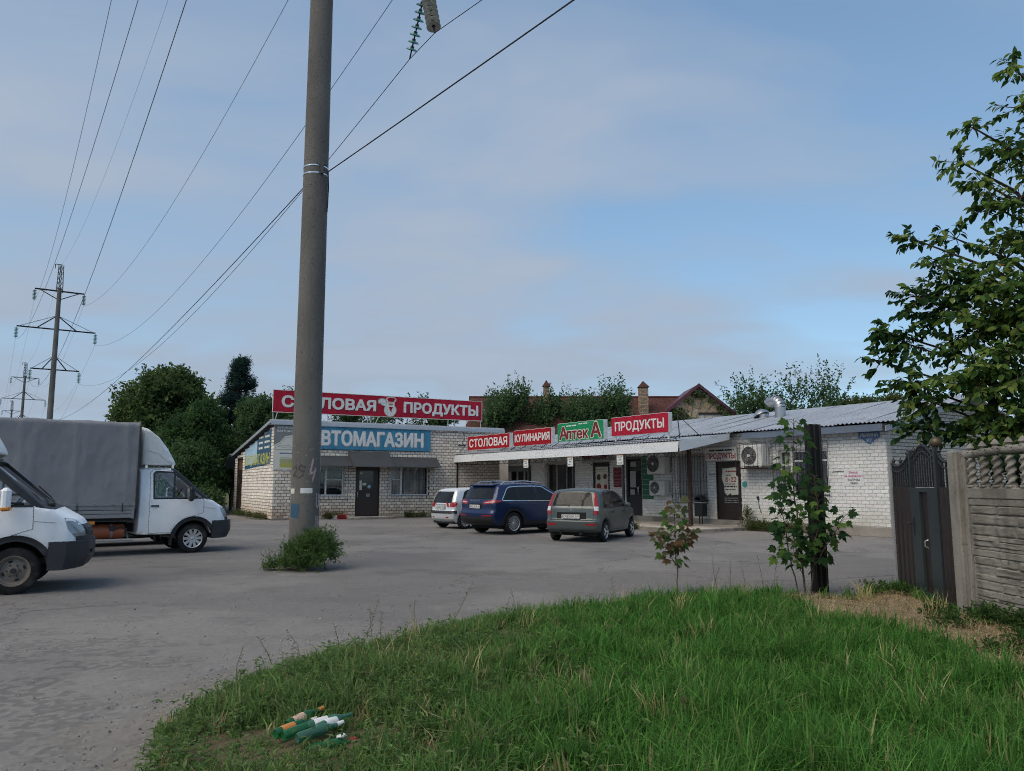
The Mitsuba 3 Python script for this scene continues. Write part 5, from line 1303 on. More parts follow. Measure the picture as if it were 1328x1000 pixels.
    t.part('grille', cat(lay(b, sbox(-0.72, 0.735, 0.72, 0.815), 'F', 0.02, 0.03, 0.06), lay(b, sbox(-0.48, 0.82, 0.48, 0.99), 'F', 0.012, 0.03, 0.06), *[lay(b, sbox(-0.46, z, 0.46, z + 0.02), 'F', 0.03, 0.0, 0.1) for z in (0.84, 0.885, 0.93)]), 'bumper_grey')
    # roof fairing
    fr = shell([(-1.20, 2.055), (-1.20, 2.98), (-1.06, 2.95), (-0.76, 2.74), (-0.52, 2.45), (-0.37, 2.18), (-0.32, 2.055)], 0.88, 2.98, 2.2, 0.10, crown=0.08, cf=0.20, cr=0.0, nf=0.10, nr=0, it=4, tuck=0)
    fk = t.part('roof_fairing', fr, 'fairing_white', smooth=35)
    for sd in 'RL': t.part('ridge', lay(fr, line([(-1.15, 2.42), (-0.86, 2.36), (-0.62, 2.16)], 0.014), sd, 0.012, 0.004, 0.05), 'fairing_white', under=fk)
    t.part('bracket', [bx(x, x + 0.05, s_ * 0.70 - 0.03, s_ * 0.70 + 0.03, 1.99, 2.09) for x in (-1.1, -0.52) for s_ in (-1, 1)], 'chrome', under=fk)
    # wheels, chassis
    for sg in (-1, 1):
        wheel(t, 0, sg * 0.80, 0.342, 0.20, style, sg)
        wheel(t, -3.3, sg * 0.82, 0.342, 0.20, 'steel', sg)
    ch = t.part('chassis', cat(*[bx(-5.3 if tarp else -3.8, 0.6, s_ * 0.42 - 0.04, s_ * 0.42 + 0.04, 0.52, 0.72) for s_ in (-1, 1)], bx(-0.06, 0.06, -0.75, 0.75, 0.28, 0.40), bx(-3.38, -3.22, -0.75, 0.75, 0.26, 0.42), bx(-1.2, 0.4, -0.72, 0.72, 0.42, 0.5)), 'under_black')
    t.part('mudflap', cat(*[bx(-0.50, -0.48, s_ * 0.82 - 0.12, s_ * 0.82 + 0.12, 0.20, 0.5) for s_ in (-1, 1)]), 'black_plastic')
    x1 = -1.34
    x0 = -5.5 if tarp else -3.9
    dk = t.part('deck', bx(x0, x1, -1.02, 1.02, 0.80, 0.86), 'under_black')
    boards = []
    for sg in (-1, 1):
        for z0, z1 in ((0.86, 0.945), (0.955, 1.03), (1.04, 1.13)):
            boards.append(rbx(x0, x1, sg * 1.04 - 0.02, sg * 1.04 + 0.02, z0, z1, 0.008))
        boards += [bx(x, x + 0.06, sg * 1.04 - 0.026, sg * 1.04 + 0.026, 0.85, 1.13) for x in np.linspace(x0, x1 - 0.06, 3)]
    for q in boards: t.part('side_board', q, 'board_grey', under=dk)
    t.part('head_board', cat(bx(x1 - 0.03, x1, -1.0, 1.0, 0.86, 1.4), bx(x0, x0 + 0.03, -1.0, 1.0, 0.86, 1.13)), 'board_grey', under=dk)
    if tarp:
        n = Polygon([(-1.06, 1.06), (-1.06, 2.96), (-1.0, 3.04), (0, 3.10), (1.0, 3.04), (1.06, 2.96), (1.06, 1.06)])
        m = manifold3d.Manifold.extrude(CS(n), x1 + 0.02 - x0).refine_to_length(0.06).to_mesh()
        v = m.vert_properties[:, :3]
        P = np.stack([x0 + v[:, 2], v[:, 0], v[:, 1]], 1)
        hoop = np.abs(np.sin((P[:, 0] - x1) / 1.04 * PI))
        sagv = np.sin(np.clip((P[:, 2] - 1.1) / 1.95, 0, 1) * PI)
        nz = meshkit.fbm(P * np.array([1.3, 2, 1.1]) + 3, 4, 5) - 0.5
        fold = meshkit.fbm(np.stack([P[:, 0] * 2.6 + P[:, 2] * 2.2, P[:, 2] * 0.5, P[:, 1]], 1), 3, 8) - 0.5
        P[:, 1] += np.sign(P[:, 1]) * (np.abs(P[:, 1]) > 1.03) * (-0.025 * hoop * sagv + 0.045 * nz + 0.030 * fold + 0.016 * np.exp(-(((P[:, 0] - x1 + 0.2) / 1.04 - np.round((P[:, 0] - x1 + 0.2) / 1.04)) * 1.04 / 0.045) ** 2))
        P[:, 2] -= (P[:, 2] > 3.03) * 0.02 * hoop
        tm = trimesh.Trimesh(P, m.tri_verts, process=False)
        if tm.volume < 0: tm.invert()
        tk = t.part('tarpaulin', tm, 'tarp_grey', smooth=40)
        for sg in (-1, 1):
            t.part('hem', cat(bx(x0, x1 + 0.02, sg * 1.075 - 0.006, sg * 1.075 + 0.006, 1.14, 1.19), *[moved(trimesh.creation.torus(0.022, 0.006, major_sections=12, minor_sections=5), TR(x, sg * 1.085, 1.165) @ RX(90)) for x in np.arange(x0 + 0.2, x1, 0.35)]), 'board_grey', under=tk)
            t.part('strap', cat(*[bx(x, x + 0.02, sg * 1.08 - 0.004, sg * 1.08 + 0.004, 1.0, 1.20) for x in np.arange(x0 + 0.3, x1, 0.9)]), 'dark_steel', under=tk)
            t.part('cover_edge', tube([(x1 + 0.03, sg * 1.07, 1.12), (x1 + 0.03, sg * 1.06, 2.96), (x1 + 0.03, sg * 0.98, 3.05)], 0.025, 6), 'print_black', under=tk)
        gk = t.part('gas_cylinder', moved(tube([(-1.62, 0, 0), (-1.56, 0, 0), (-1.52, 0, 0), (-2.72, 0, 0)][2:], 0.165, 24), TR(0, -0.74, 0.56)), 'gas_orange', smooth=40)
        t.part('cap', cat(*[moved(trimesh.creation.uv_sphere(0.165, count=[12, 24]), TR(x, -0.74, 0.56) @ np.diag([0.4, 1, 1, 1.0])) for x in (-1.52, -2.72)]), 'gas_orange', smooth=True, under=gk)
        t.part('strap', cat(*[moved(lathe([(0.166, -0.02), (0.172, -0.02), (0.172, 0.02), (0.166, 0.02), (0.166, -0.02)], 24), TR(x, -0.74, 0.56) @ RY(90)) for x in (-1.75, -2.45)]), 'board_grey', under=gk)
        t.part('valve', cat(rbx(-1.80, -1.68, -0.95, -0.88, 0.58, 0.68, 0.01), tube([(-1.68, -0.92, 0.63), (-1.55, -0.93, 0.66), (-1.45, -0.9, 0.60)], 0.014, 6)), 'dark_steel', under=gk)
        t.part('marker_lamp', rbx(-2.25, -2.12, -1.05, -1.01, 0.73, 0.80, 0.006), 'amber')
        t.part('under_bar', cat(tube([(-3.0, -0.9, 0.36), (-1.3, -0.9, 0.36)], 0.02, 6), *[bar((x, -0.9, 0.36), (x, -0.5, 0.6), 0.015) for x in (-2.9, -1.4)]), 'print_mid')
        t.part('spring', cat(*[tube([(-0.65, s_ * 0.5, 0.42), (-0.3, s_ * 0.5, 0.36), (0.3, s_ * 0.5, 0.36), (0.6, s_ * 0.5, 0.42)], 0.03, 5) for s_ in (-1, 1)]), 'print_mid')
    return t


lorry('white cab truck with grey tarpaulin box and orange gas cylinder', FM(-8.13, 19.40, 36))
lorry('white cab truck nearest the camera at the left edge with rusty steel wheel', FM(-7.72, 12.41, 25), tarp=False, mirror='van_white', style='steel', name='flatbed_truck')


def plate(t, x, y0, y1, z0, z1, txt, region, under=None):
    k = t.part('number_plate', rbx(x - 0.012, x, y0, y1, z0, z1, 0.003), 'print_white', under=under)
    h = (z1 - z0) * 0.62
    w = y1 - y0
    ms = [text(txt, w * 0.04, (z1 - z0) * 0.2, w * 0.66, h, 0.002), text(region, w * 0.76, (z1 - z0) * 0.34, w * 0.2, h * 0.75, 0.002), bx(w * 0.725, w * 0.732, -0.002, 0, 0.006, z1 - z0 - 0.006)]
    # seen from behind the car: text x runs to the car's right (-y)
    t.part('characters', moved(cat(ms), TR(x - 0.0121, y1, z0) @ RZ(-90)), 'print_black', under=k)


def hatch(kind, label, M, paint, name, fine=True):
    t = Thing(name, label, 'car', M, 'cars parked in front of the canopy' if fine else None)
    S = {'estate': dict(hw=0.835, top=1.50, belt=0.93, wb=2.47, wr=0.29, tw=0.18, tr=0.72, arch=0.345,
                        prof=[(-0.58, 0.27), (-0.68, 0.36), (-0.70, 0.60), (-0.63, 0.64), (-0.60, 0.95), (-0.50, 1.20), (-0.36, 1.43), (-0.2, 1.485), (0.5, 1.51), (1.1, 1.49), (1.45, 1.42), (2.28, 0.99), (2.45, 0.945), (2.95, 0.83), (3.12, 0.70), (3.19, 0.52), (3.17, 0.36), (3.05, 0.26), (-0.45, 0.27)],
                        wins=[[(-0.20, 0.97), (0.00, 1.34), (0.12, 1.42), (0.60, 1.43), (0.60, 0.97)], [(0.67, 0.97), (0.67, 1.43), (1.12, 1.41), (1.62, 1.10), (1.66, 0.99)]], style='five'),
         'suv': dict(hw=0.94, top=1.67, belt=1.06, wb=2.79, wr=0.365, tw=0.23, tr=0.80, arch=0.42,
                     prof=[(-0.80, 0.32), (-0.95, 0.45), (-0.97, 0.70), (-0.90, 0.78), (-0.90, 1.02), (-0.84, 1.16), (-0.62, 1.50), (-0.56, 1.60), (-0.40, 1.645), (0.3, 1.68), (1.0, 1.675), (1.5, 1.62), (2.42, 1.14), (2.6, 1.09), (3.4, 0.99), (3.62, 0.86), (3.70, 0.6), (3.66, 0.40), (3.5, 0.28), (-0.6, 0.28)],
                     wins=[[(-0.46, 1.14), (-0.22, 1.45), (-0.10, 1.50), (0.16, 1.51), (0.16, 1.13)], [(0.22, 1.13), (0.22, 1.52), (0.92, 1.53), (0.98, 1.12)], [(1.05, 1.12), (1.02, 1.53), (1.30, 1.50), (1.95, 1.17), (1.98, 1.12)]], style='multi'),
         'mini': dict(hw=0.83, top=1.49, belt=0.94, wb=2.455, wr=0.28, tw=0.18, tr=0.71, arch=0.345,
                      prof=[(-0.50, 0.28), (-0.60, 0.36), (-0.64, 0.60), (-0.58, 0.68), (-0.55, 0.96), (-0.47, 1.2), (-0.33, 1.42), (-0.2, 1.47), (0.5, 1.50), (1.1, 1.48), (1.42, 1.42), (2.15, 1.0), (2.35, 0.94), (2.85, 0.82), (3.05, 0.70), (3.12, 0.52), (3.1, 0.36), (2.95, 0.24), (-0.4, 0.22)],
                      wins=[[(-0.15, 0.98), (0.02, 1.32), (0.14, 1.40), (0.58, 1.41), (0.58, 0.97)], [(0.65, 0.97), (0.65, 1.41), (1.1, 1.39), (1.55, 1.10), (1.58, 0.99)]], style='cap')}[kind]
    b = shell(S['prof'], S['hw'], S['top'], S['belt'], 0.17, [(0, S['wr'], S['arch']), (S['wb'], S['wr'], S['arch'])], crown=0.055, cf=0.28, cr=0.11, nf=0.10, nr=0.05, it=5)
    bd = t.part('body', b, paint, smooth=True)
    t.part('underside', bx(-0.45, S['wb'] + 0.5, -S['hw'] + 0.15, S['hw'] - 0.15, 0.19, 0.5), 'under_black')
    for x in (0, S['wb']):
        for sg in (-1, 1): wheel(t, x, sg * (S['hw'] - S['tw'] / 2 - 0.02), S['wr'], S['tw'], S['style'], sg)
    for sd in 'RL':
        for w_ in S['wins']: t.part('window', lay(b, Polygon(w_).buffer(0.02).buffer(-0.02), sd, 0.004, 0.01, 0.06), 'tint_glass', smooth=40)
        t.part('pillar_trim', lay(b, unary_union([Polygon(w_) for w_ in S['wins']]).buffer(0.045).buffer(-0.02).difference(unary_union([Polygon(w_) for w_ in S['wins']]).buffer(-0.003)), sd, 0.003, 0.01, 0.07), 'black_plastic')
        sg = -1 if sd == 'R' else 1
        xm = S['wins'][-1][-1][0]
        t.part('mirror', rbx(xm - 0.10, xm + 0.06, sg * (S['hw'] + 0.10) - 0.09, sg * (S['hw'] + 0.10) + 0.09, S['belt'] + 0.02, S['belt'] + 0.15, 0.04), paint, smooth=30)
        if fine:
            xs_ = [S['wins'][-2][-1][0] + 0.035 if kind != 'suv' else 1.01, S['wins'][-1][-1][0] + 0.03]
            seams = unary_union([line([(xs_[0], S['belt']), (xs_[0], 0.33)], 0.005), line([(xs_[1], S['belt'] - 0.02), (xs_[1] + 0.03, 0.6), (xs_[1] - 0.1, 0.33)], 0.005), line([(0.02, S['belt']), (0.12, 0.80), (S['arch'] + 0.10, 0.62), (S['arch'] + 0.12, 0.33)], 0.005), line([(S['arch'] + 0.12, 0.33), (xs_[1] - 0.1, 0.33)], 0.005)])
            t.part('seam', lay(b, seams, sd, 0.0015, 0.006, 0.08), 'under_black')
            t.part('handle', cat(*[lay(b, sbox(x - 0.20, S['belt'] - 0.12, x - 0.03, S['belt'] - 0.09), sd, 0.028, 0.0, 0.1) for x in xs_]), paint if kind == 'suv' else 'black_plastic')
    E = S['top']
    if kind == 'estate':
        t.part('rear_window', lay(b, Polygon([(-0.63, 1.01), (-0.61, 1.05), (-0.53, 1.36), (-0.47, 1.395), (0.47, 1.395), (0.53, 1.36), (0.61, 1.05), (0.63, 1.01)]), 'B', 0.005, 0.02, 0.06), 'tint_glass', smooth=40)
        for sg in (-1, 1):
            k = t.part('tail_light', lay(b, Polygon([(sg * 0.645, 0.78), (sg * 0.66, 1.02), (sg * 0.585, 1.37), (sg * 0.655, 1.37), (sg * 0.755, 1.02), (sg * 0.775, 0.81), (sg * 0.72, 0.76)]), 'B', 0.010, 0.03, 0.05), 'lamp_red', smooth=40)
            t.part('clear_lens', lay(b, Polygon([(sg * 0.655, 0.88), (sg * 0.655, 1.0), (sg * 0.76, 1.0), (sg * 0.775, 0.88)]), 'B', 0.014, 0.0, 0.05), 'lamp_white', under=k)
            t.part('reflector', lay(b, sbox(min(sg * 0.46, sg * 0.74), 0.475, max(sg * 0.46, sg * 0.74), 0.53), 'B', 0.004, 0.01, 0.05), 'lamp_red')
        t.part('plate_recess', lay(b, sbox(-0.44, 0.655, 0.44, 0.835), 'B', 0.002, 0.02, 0.08), 'under_black')
        plate(t, -0.665, -0.27, 0.27, 0.665, 0.775, 'Н785КА', '134')
        t.part('emblem', lay(b, Point(0, 0.90).buffer(0.032).difference(Point(0, 0.90).buffer(0.022)), 'B', 0.008, 0.0, 0.04), 'print_mid')
        t.part('wiper', cat(lay(b, line([(0.10, 1.055), (0.48, 1.045)], 0.014), 'B', 0.022, 0.0, 0.05), lay(b, Point(0.1, 1.04).buffer(0.03), 'B', 0.03, 0.0)), 'black_plastic')
        t.part('tailgate_seam', lay(b, unary_union([line([(-0.63, 0.62), (0.63, 0.62)], 0.006), line([(-0.635, 0.62), (-0.64, 0.95)], 0.005), line([(0.635, 0.62), (0.64, 0.95)], 0.005)]), 'B', 0.002, 0.01, 0.08), 'under_black')
        t.part('tow_point', cat(moved(trimesh.creation.cylinder(0.035, 0.12, sections=14), TR(-0.62, 0.30, 0.27) @ RY(90)), moved(trimesh.creation.cylinder(0.04, 0.16, sections=14), TR(-0.62, -0.30, 0.245) @ RY(90)), moved(trimesh.creation.cylinder(0.09, 0.5, sections=14), TR(-0.25, -0.2, 0.24) @ RX(90))), 'under_black')
        t.part('aerial', bar((0.9, 0, 1.5), (0.75, 0, 1.68), 0.006), 'black_plastic')
        t.part('roof_channel', cat(*[lay(b, line([(-0.2, sg * 0.56), (1.3, sg * 0.56)], 0.012), 'T', 0.004, 0.006, 0.1) for sg in (-1, 1)]), 'black_plastic')
    if kind == 'suv':
        t.part('rear_window', lay(b, Polygon([(-0.74, 1.17), (-0.62, 1.48), (0.62, 1.48), (0.74, 1.17)]).buffer(0.02), 'B', 0.005, 0.02, 0.06), 'tint_glass', smooth=40)
        t.part('spoiler', moved(rbx(-0.22, 0.1, -0.62, 0.62, -0.02, 0.02, 0.015), TR(-0.46, 0, 1.615) @ RY(-8)), paint)
        for sg in (-1, 1):
            yy = lambda *q: Polygon([(sg * a_, z_) for a_, z_ in q])   # noqa: E731
            k = t.part('tail_light', cat(lay(b, yy((0.44, 0.98), (0.40, 1.05), (0.62, 1.115), (0.90, 1.12), (0.90, 1.03), (0.66, 0.99)), 'B', 0.010, 0.03, 0.05), lay(b, Polygon([(-0.86, 1.04), (-0.86, 1.11), (-0.56, 1.12), (-0.50, 1.09), (-0.66, 1.03)]), 'R' if sg < 0 else 'L', 0.008, 0.03, 0.05)), 'lamp_red', smooth=40)
            t.part('light_bar', lay(b, yy((0.50, 1.03), (0.50, 1.05), (0.86, 1.075), (0.86, 1.055)), 'B', 0.014, 0.0, 0.05), 'lamp_white', under=k)
            t.part('reflector', lay(b, yy((0.40, 0.60), (0.40, 0.63), (0.84, 0.65), (0.84, 0.61)), 'B', 0.01, 0.01, 0.05), 'lamp_red')
            t.part('roof_rail', tube([(-0.35, sg * 0.66, 1.60), (-0.2, sg * 0.66, 1.70), (0.6, sg * 0.68, 1.73), (1.3, sg * 0.66, 1.69), (1.42, sg * 0.65, 1.61)], 0.022, 8), 'alloy', smooth=True)
            sd = 'R' if sg < 0 else 'L'
            u_ = unary_union([Polygon(w_).buffer(0.035) for w_ in S['wins']]).buffer(0.03).buffer(-0.03)
            t.part('chrome_trim', lay(b, u_.buffer(0.014).difference(u_.buffer(-0.008)), sd, 0.010, 0.004, 0.06), 'chrome')
            t.part('arch_trim', [lay(b, Point(x, S['wr']).buffer(S['arch'] + 0.075, 14).difference(Point(x, S['wr']).buffer(S['arch'] - 0.01, 14)).intersection(sbox(x - 0.6, 0.30, x + 0.6, 2)), sd, 0.018, 0.012, 0.07) for x in (0, S['wb'])], 'black_plastic', smooth=30)
            t.part('sill_trim', lay(b, sbox(0.46, 0.29, 2.33, 0.44), sd, 0.016, 0.01, 0.1), 'black_plastic')
            t.part('crease', lay(b, line([(-0.5, 0.99), (3.2, 0.90)], 0.006), sd, 0.008, 0.004, 0.08), paint)
        t.part('lower_bumper', lay(b, Polygon([(-0.86, 0.32), (-0.86, 0.58), (0.86, 0.58), (0.86, 0.32)]), 'B', 0.014, 0.02, 0.07), 'black_plastic', smooth=30)
        t.part('plate_recess', lay(b, sbox(-0.36, 0.83, 0.36, 1.0), 'B', 0.002, 0.02, 0.08), 'under_black')
        plate(t, -0.915, -0.27, 0.27, 0.845, 0.955, 'В816ЕН', '134')
        t.part('badge', moved(text('ŠKODA', 0, 0, 0.5, 0.045, 0.004), TR(-0.895, 0.25, 1.075) @ RZ(-90)), 'chrome')
        t.part('wiper', lay(b, line([(0.0, 1.20), (0.35, 1.19)], 0.014), 'B', 0.022, 0.0, 0.05), 'black_plastic')
        t.part('aerial_fin', trimesh.convex.convex_hull(np.array([(-0.2, -0.02, 1.63), (-0.2, 0.02, 1.63), (0.05, 0.02, 1.66), (0.05, -0.02, 1.66), (-0.18, 0, 1.74)])), 'black_plastic')
    if kind == 'mini':
        t.part('rear_window', lay(b, Polygon([(-0.62, 0.97), (-0.54, 1.33), (0.54, 1.33), (0.62, 0.97)]).buffer(0.03), 'B', 0.005, 0.02, 0.06), 'tint_glass', smooth=40)
        for sg in (-1, 1):
            t.part('tail_light', cat(lay(b, Polygon([(sg * 0.56, 0.80), (sg * 0.58, 0.96), (sg * 0.78, 0.98), (sg * 0.80, 0.80)]), 'B', 0.010, 0.03, 0.05), lay(b, Polygon([(-0.58, 0.80), (-0.58, 0.97), (-0.40, 0.98), (-0.34, 0.93), (-0.42, 0.82)]), 'R' if sg < 0 else 'L', 0.008, 0.03, 0.05)), 'lamp_red', smooth=40)
            t.part('reflector', lay(b, sbox(min(sg * 0.4, sg * 0.55), 0.40, max(sg * 0.4, sg * 0.55), 0.44), 'B', 0.004, 0.01), 'lamp_red')
        t.part('plate_recess', lay(b, sbox(-0.36, 0.70, 0.36, 0.90), 'B', 0.004, 0.02, 0.08), 'print_mid')
        plate(t, -0.60, -0.27, 0.27, 0.73, 0.84, 'А318СР', '34')
        t.part('bumper_strip', lay(b, unary_union([sbox(-0.82, 0.56, 0.82, 0.66)]), 'B', 0.012, 0.02, 0.06), 'black_plastic')
        t.part('side_strip', cat(*[lay(b, sbox(-0.55, 0.56, -0.37, 0.66), sd, 0.010, 0.01, 0.06) for sd in 'RL']), 'black_plastic')
        t.part('handle', lay(b, sbox(-0.25, 0.885, 0.25, 0.915), 'B', 0.025, 0.0, 0.08), 'chrome')
    if fine:
        for sd in 'RL':
            t.part('headlight', lay(b, Polygon([(S['wb'] + 0.40, 0.72), (S['wb'] + 0.30, 0.80), (S['wb'] + 0.62, 0.70), (S['wb'] + 0.62, 0.60)]), sd, 0.006, 0.02, 0.05), 'lamp_clear', smooth=40)
    wsx = [q for q in S['prof'] if q[1] > S['belt'] and q[0] > 1.0]
    t.part('windscreen', lay(b, Polygon([(wsx[-2][0] + 0.10, -0.58), (wsx[-1][0] - 0.04, -0.66), (wsx[-1][0] - 0.04, 0.66), (wsx[-2][0] + 0.10, 0.58)]), 'T', 0.006, 0.01, 0.07), 'tint_glass', smooth=40)
    return t


def at_rr(x, y, deg, half):
    """frame of a car whose right rear wheel stands at (x, y)"""
    r_ = math.radians(deg)
    return FM(x - math.sin(r_) * half, y + math.cos(r_) * half, deg)


hatch('estate', 'dark grey hatchback, right car of the three, with tall red tail lights', at_rr(2.66, 22.25, 64, 0.80), 'car_grey', 'parked_car')
hatch('suv', 'dark blue SUV with roof rails, middle car of the three in front of the canopy', at_rr(0.06, 25.45, 40, 0.90), 'car_blue', 'parked_car')
hatch('mini', 'small silver hatchback, left car of the three, partly behind the blue SUV', at_rr(-1.72, 28.7, 37, 0.79), 'car_silver', 'parked_car')
hatch('mini', 'dark car parked behind the tarpaulin truck, only a wheel showing under it', FM(-11.75, 20.55, 36), 'car_grey', 'parked_car', fine=False)

# ------------------------------------------------------------------ gate, fence, post
GF = FM(6.02, 12.35, -99.5)


def corrug(x0, x1, z0, z1, pitch, depth, y=0.0, flat=0.55):
    """trapezoid-ribbed sheet standing along x"""
    xs, ys, x = [], [], x0
    while x < x1 - 1e-6:
        for f, q in ((0, 0), (flat / 2, 0), (flat / 2 + 0.1, 1), (0.9, 1)):
            if x + f * pitch <= x1: xs.append(x + f * pitch); ys.append(y - depth * q)
        x += pitch
    xs.append(x1); ys.append(y)
    n = len(xs)
    P = np.array([(a, b, z) for z in (z0, z1) for a, b in zip(xs, ys)])
    F = [t_ for i_ in range(n - 1) for t_ in ((i_, i_ + 1, n + i_ + 1), (i_, n + i_ + 1, n + i_))]
    return thick(trimesh.Trimesh(P, F, process=False), (0, 0.004, 0))


t = Thing('metal_gate', 'dark metal gate with arched spiked top and ball finial beside the concrete fence', 'gate', GF)
t.part('side_panel', corrug(0.10, 0.98, 0.03, 1.57, 0.20, 0.03), 'gate_brown', label='brown ribbed side panel left of the gate leaf')
t.part('side_panel', corrug(2.04, 2.46, 0.03, 1.57, 0.14, 0.03), 'gate_brown', label='brown ribbed side panel right of the gate leaf')
lf = t.part('leaf', cat(bx(1.02, 1.34, -0.035, 0.0, 0.06, 1.56), bx(1.66, 1.97, -0.035, 0.0, 0.06, 1.56), bx(1.34, 1.66, -0.035, 0.0, 1.50, 1.56), bx(1.34, 1.66, -0.035, 0, 0.06, 0.12)), 'gate_green', label='dark green gate leaf')
t.part('panel', corrug(1.34, 1.66, 0.12, 1.50, 0.32, 0.0, y=0.0), 'gate_brown', under=lf)
t.part('handle', cat(bx(1.045, 1.085, -0.045, -0.03, 0.88, 1.14), bar((1.065, -0.09, 1.05), (0.95, -0.09, 1.06), 0.011, 6), bar((1.065, -0.09, 1.05), (1.065, -0.03, 1.05), 0.011, 6)), 'black_plastic', under=lf)
t.part('pull', tube([(1.58, -0.03, 0.74), (1.57, -0.07, 0.76), (1.57, -0.07, 0.83), (1.58, -0.03, 0.85)], 0.010, 6), 'alloy', smooth=True, under=lf)
t.part('post', bx(0.96, 1.02, -0.03, 0.03, 0, 2.10), 'gate_green')
pk = t.part('post', bx(1.97, 2.05, -0.04, 0.04, 0, 2.10), 'gate_green')
t.part('ball', moved(trimesh.creation.icosphere(3, 0.075), TR(2.01, 0, 2.165)), 'gold_paint', smooth=True, under=pk)
t.part('post', bx(0.04, 0.10, -0.03, 0.03, 0, 1.99), 'print_mid')
tops = [(0.10, 0.96, lambda q: 1.93 - 0.16 * math.sin(q * PI) * 0.6 + 0.12 * q), (1.02, 1.97, lambda q: 2.00 + 0.17 * math.sin(q * PI) ** 1.5 - 0.03 * q), (2.05, 2.46, lambda q: 2.02 - 0.10 * q - 0.06 * math.sin(q * PI))]
for n_, (x0, x1, fn) in enumerate(tops):
    q = np.linspace(0, 1, 13)
    up = [(x0 + (x1 - x0) * a_, 0, fn(a_)) for a_ in q]
    rk = t.part('arch_rail', cat(tube(up, 0.022, 6), tube([(a_, b_, c_ - 0.09) for a_, b_, c_ in up], 0.014, 6)), 'dark_steel')
    for a_ in np.linspace(0.05, 0.95, int((x1 - x0) / 0.088)):
        x = x0 + (x1 - x0) * a_
        t.part('spindle', bx(x - 0.011, x + 0.011, -0.011, 0.011, 1.57, fn(a_) - 0.01), 'dark_steel', under=rk)
    for a_ in np.linspace(0.12, 0.88, 3 if n_ < 2 else 2):
        x = x0 + (x1 - x0) * a_
        t.part('spike', moved(lathe([(0, 0), (0.028, 0.015), (0.014, 0.035), (0.03, 0.06), (0.0, 0.13)], 8), TR(x, 0, fn(a_))), 'dark_steel', under=rk)

FF = FM(5.62, 9.85, -88.8)
t = Thing('concrete_fence', 'grey concrete panel fence with stone relief and twisted balusters at the right edge', 'fence', FF)


def relief_stone(g, x0, x1, z0, z1):
    n = max(3, int((x1 - x0) / 0.05))
    wv = lambda v: np.where(v < 0.02, v, np.where(v > 0.98, v, 0.1 + (v - 0.1) * 1.0))   # noqa: E731
    m = sheet(n, 9, lambda u, v: (x0 + u * (x1 - x0), 0 * u, z0 + wv(v) * (z1 - z0)))
    P = m.vertices.copy()
    e = np.minimum.reduce([(P[:, 0] - x0) / 0.008, (x1 - P[:, 0]) / 0.008, (P[:, 2] - z0) / 0.006, (z1 - P[:, 2]) / 0.006])
    h_ = np.clip(e, 0, 1)
    off = g.uniform(0.006, 0.026)
    til = g.normal() * 0.09
    P[:, 1] = -(h_ * (off + 0.024 * (meshkit.fbm(P * np.array([6, 1, 22]) + g.uniform(0, 50), 3) - 0.5) + til * (P[:, 2] - (z0 + z1) / 2)))
    P[:, 2] += h_ * 0.012 * (meshkit.noise(P * 9 + 3) - 0.5)
    return thick(trimesh.Trimesh(P, m.faces, process=False), (0, 0.05, 0))


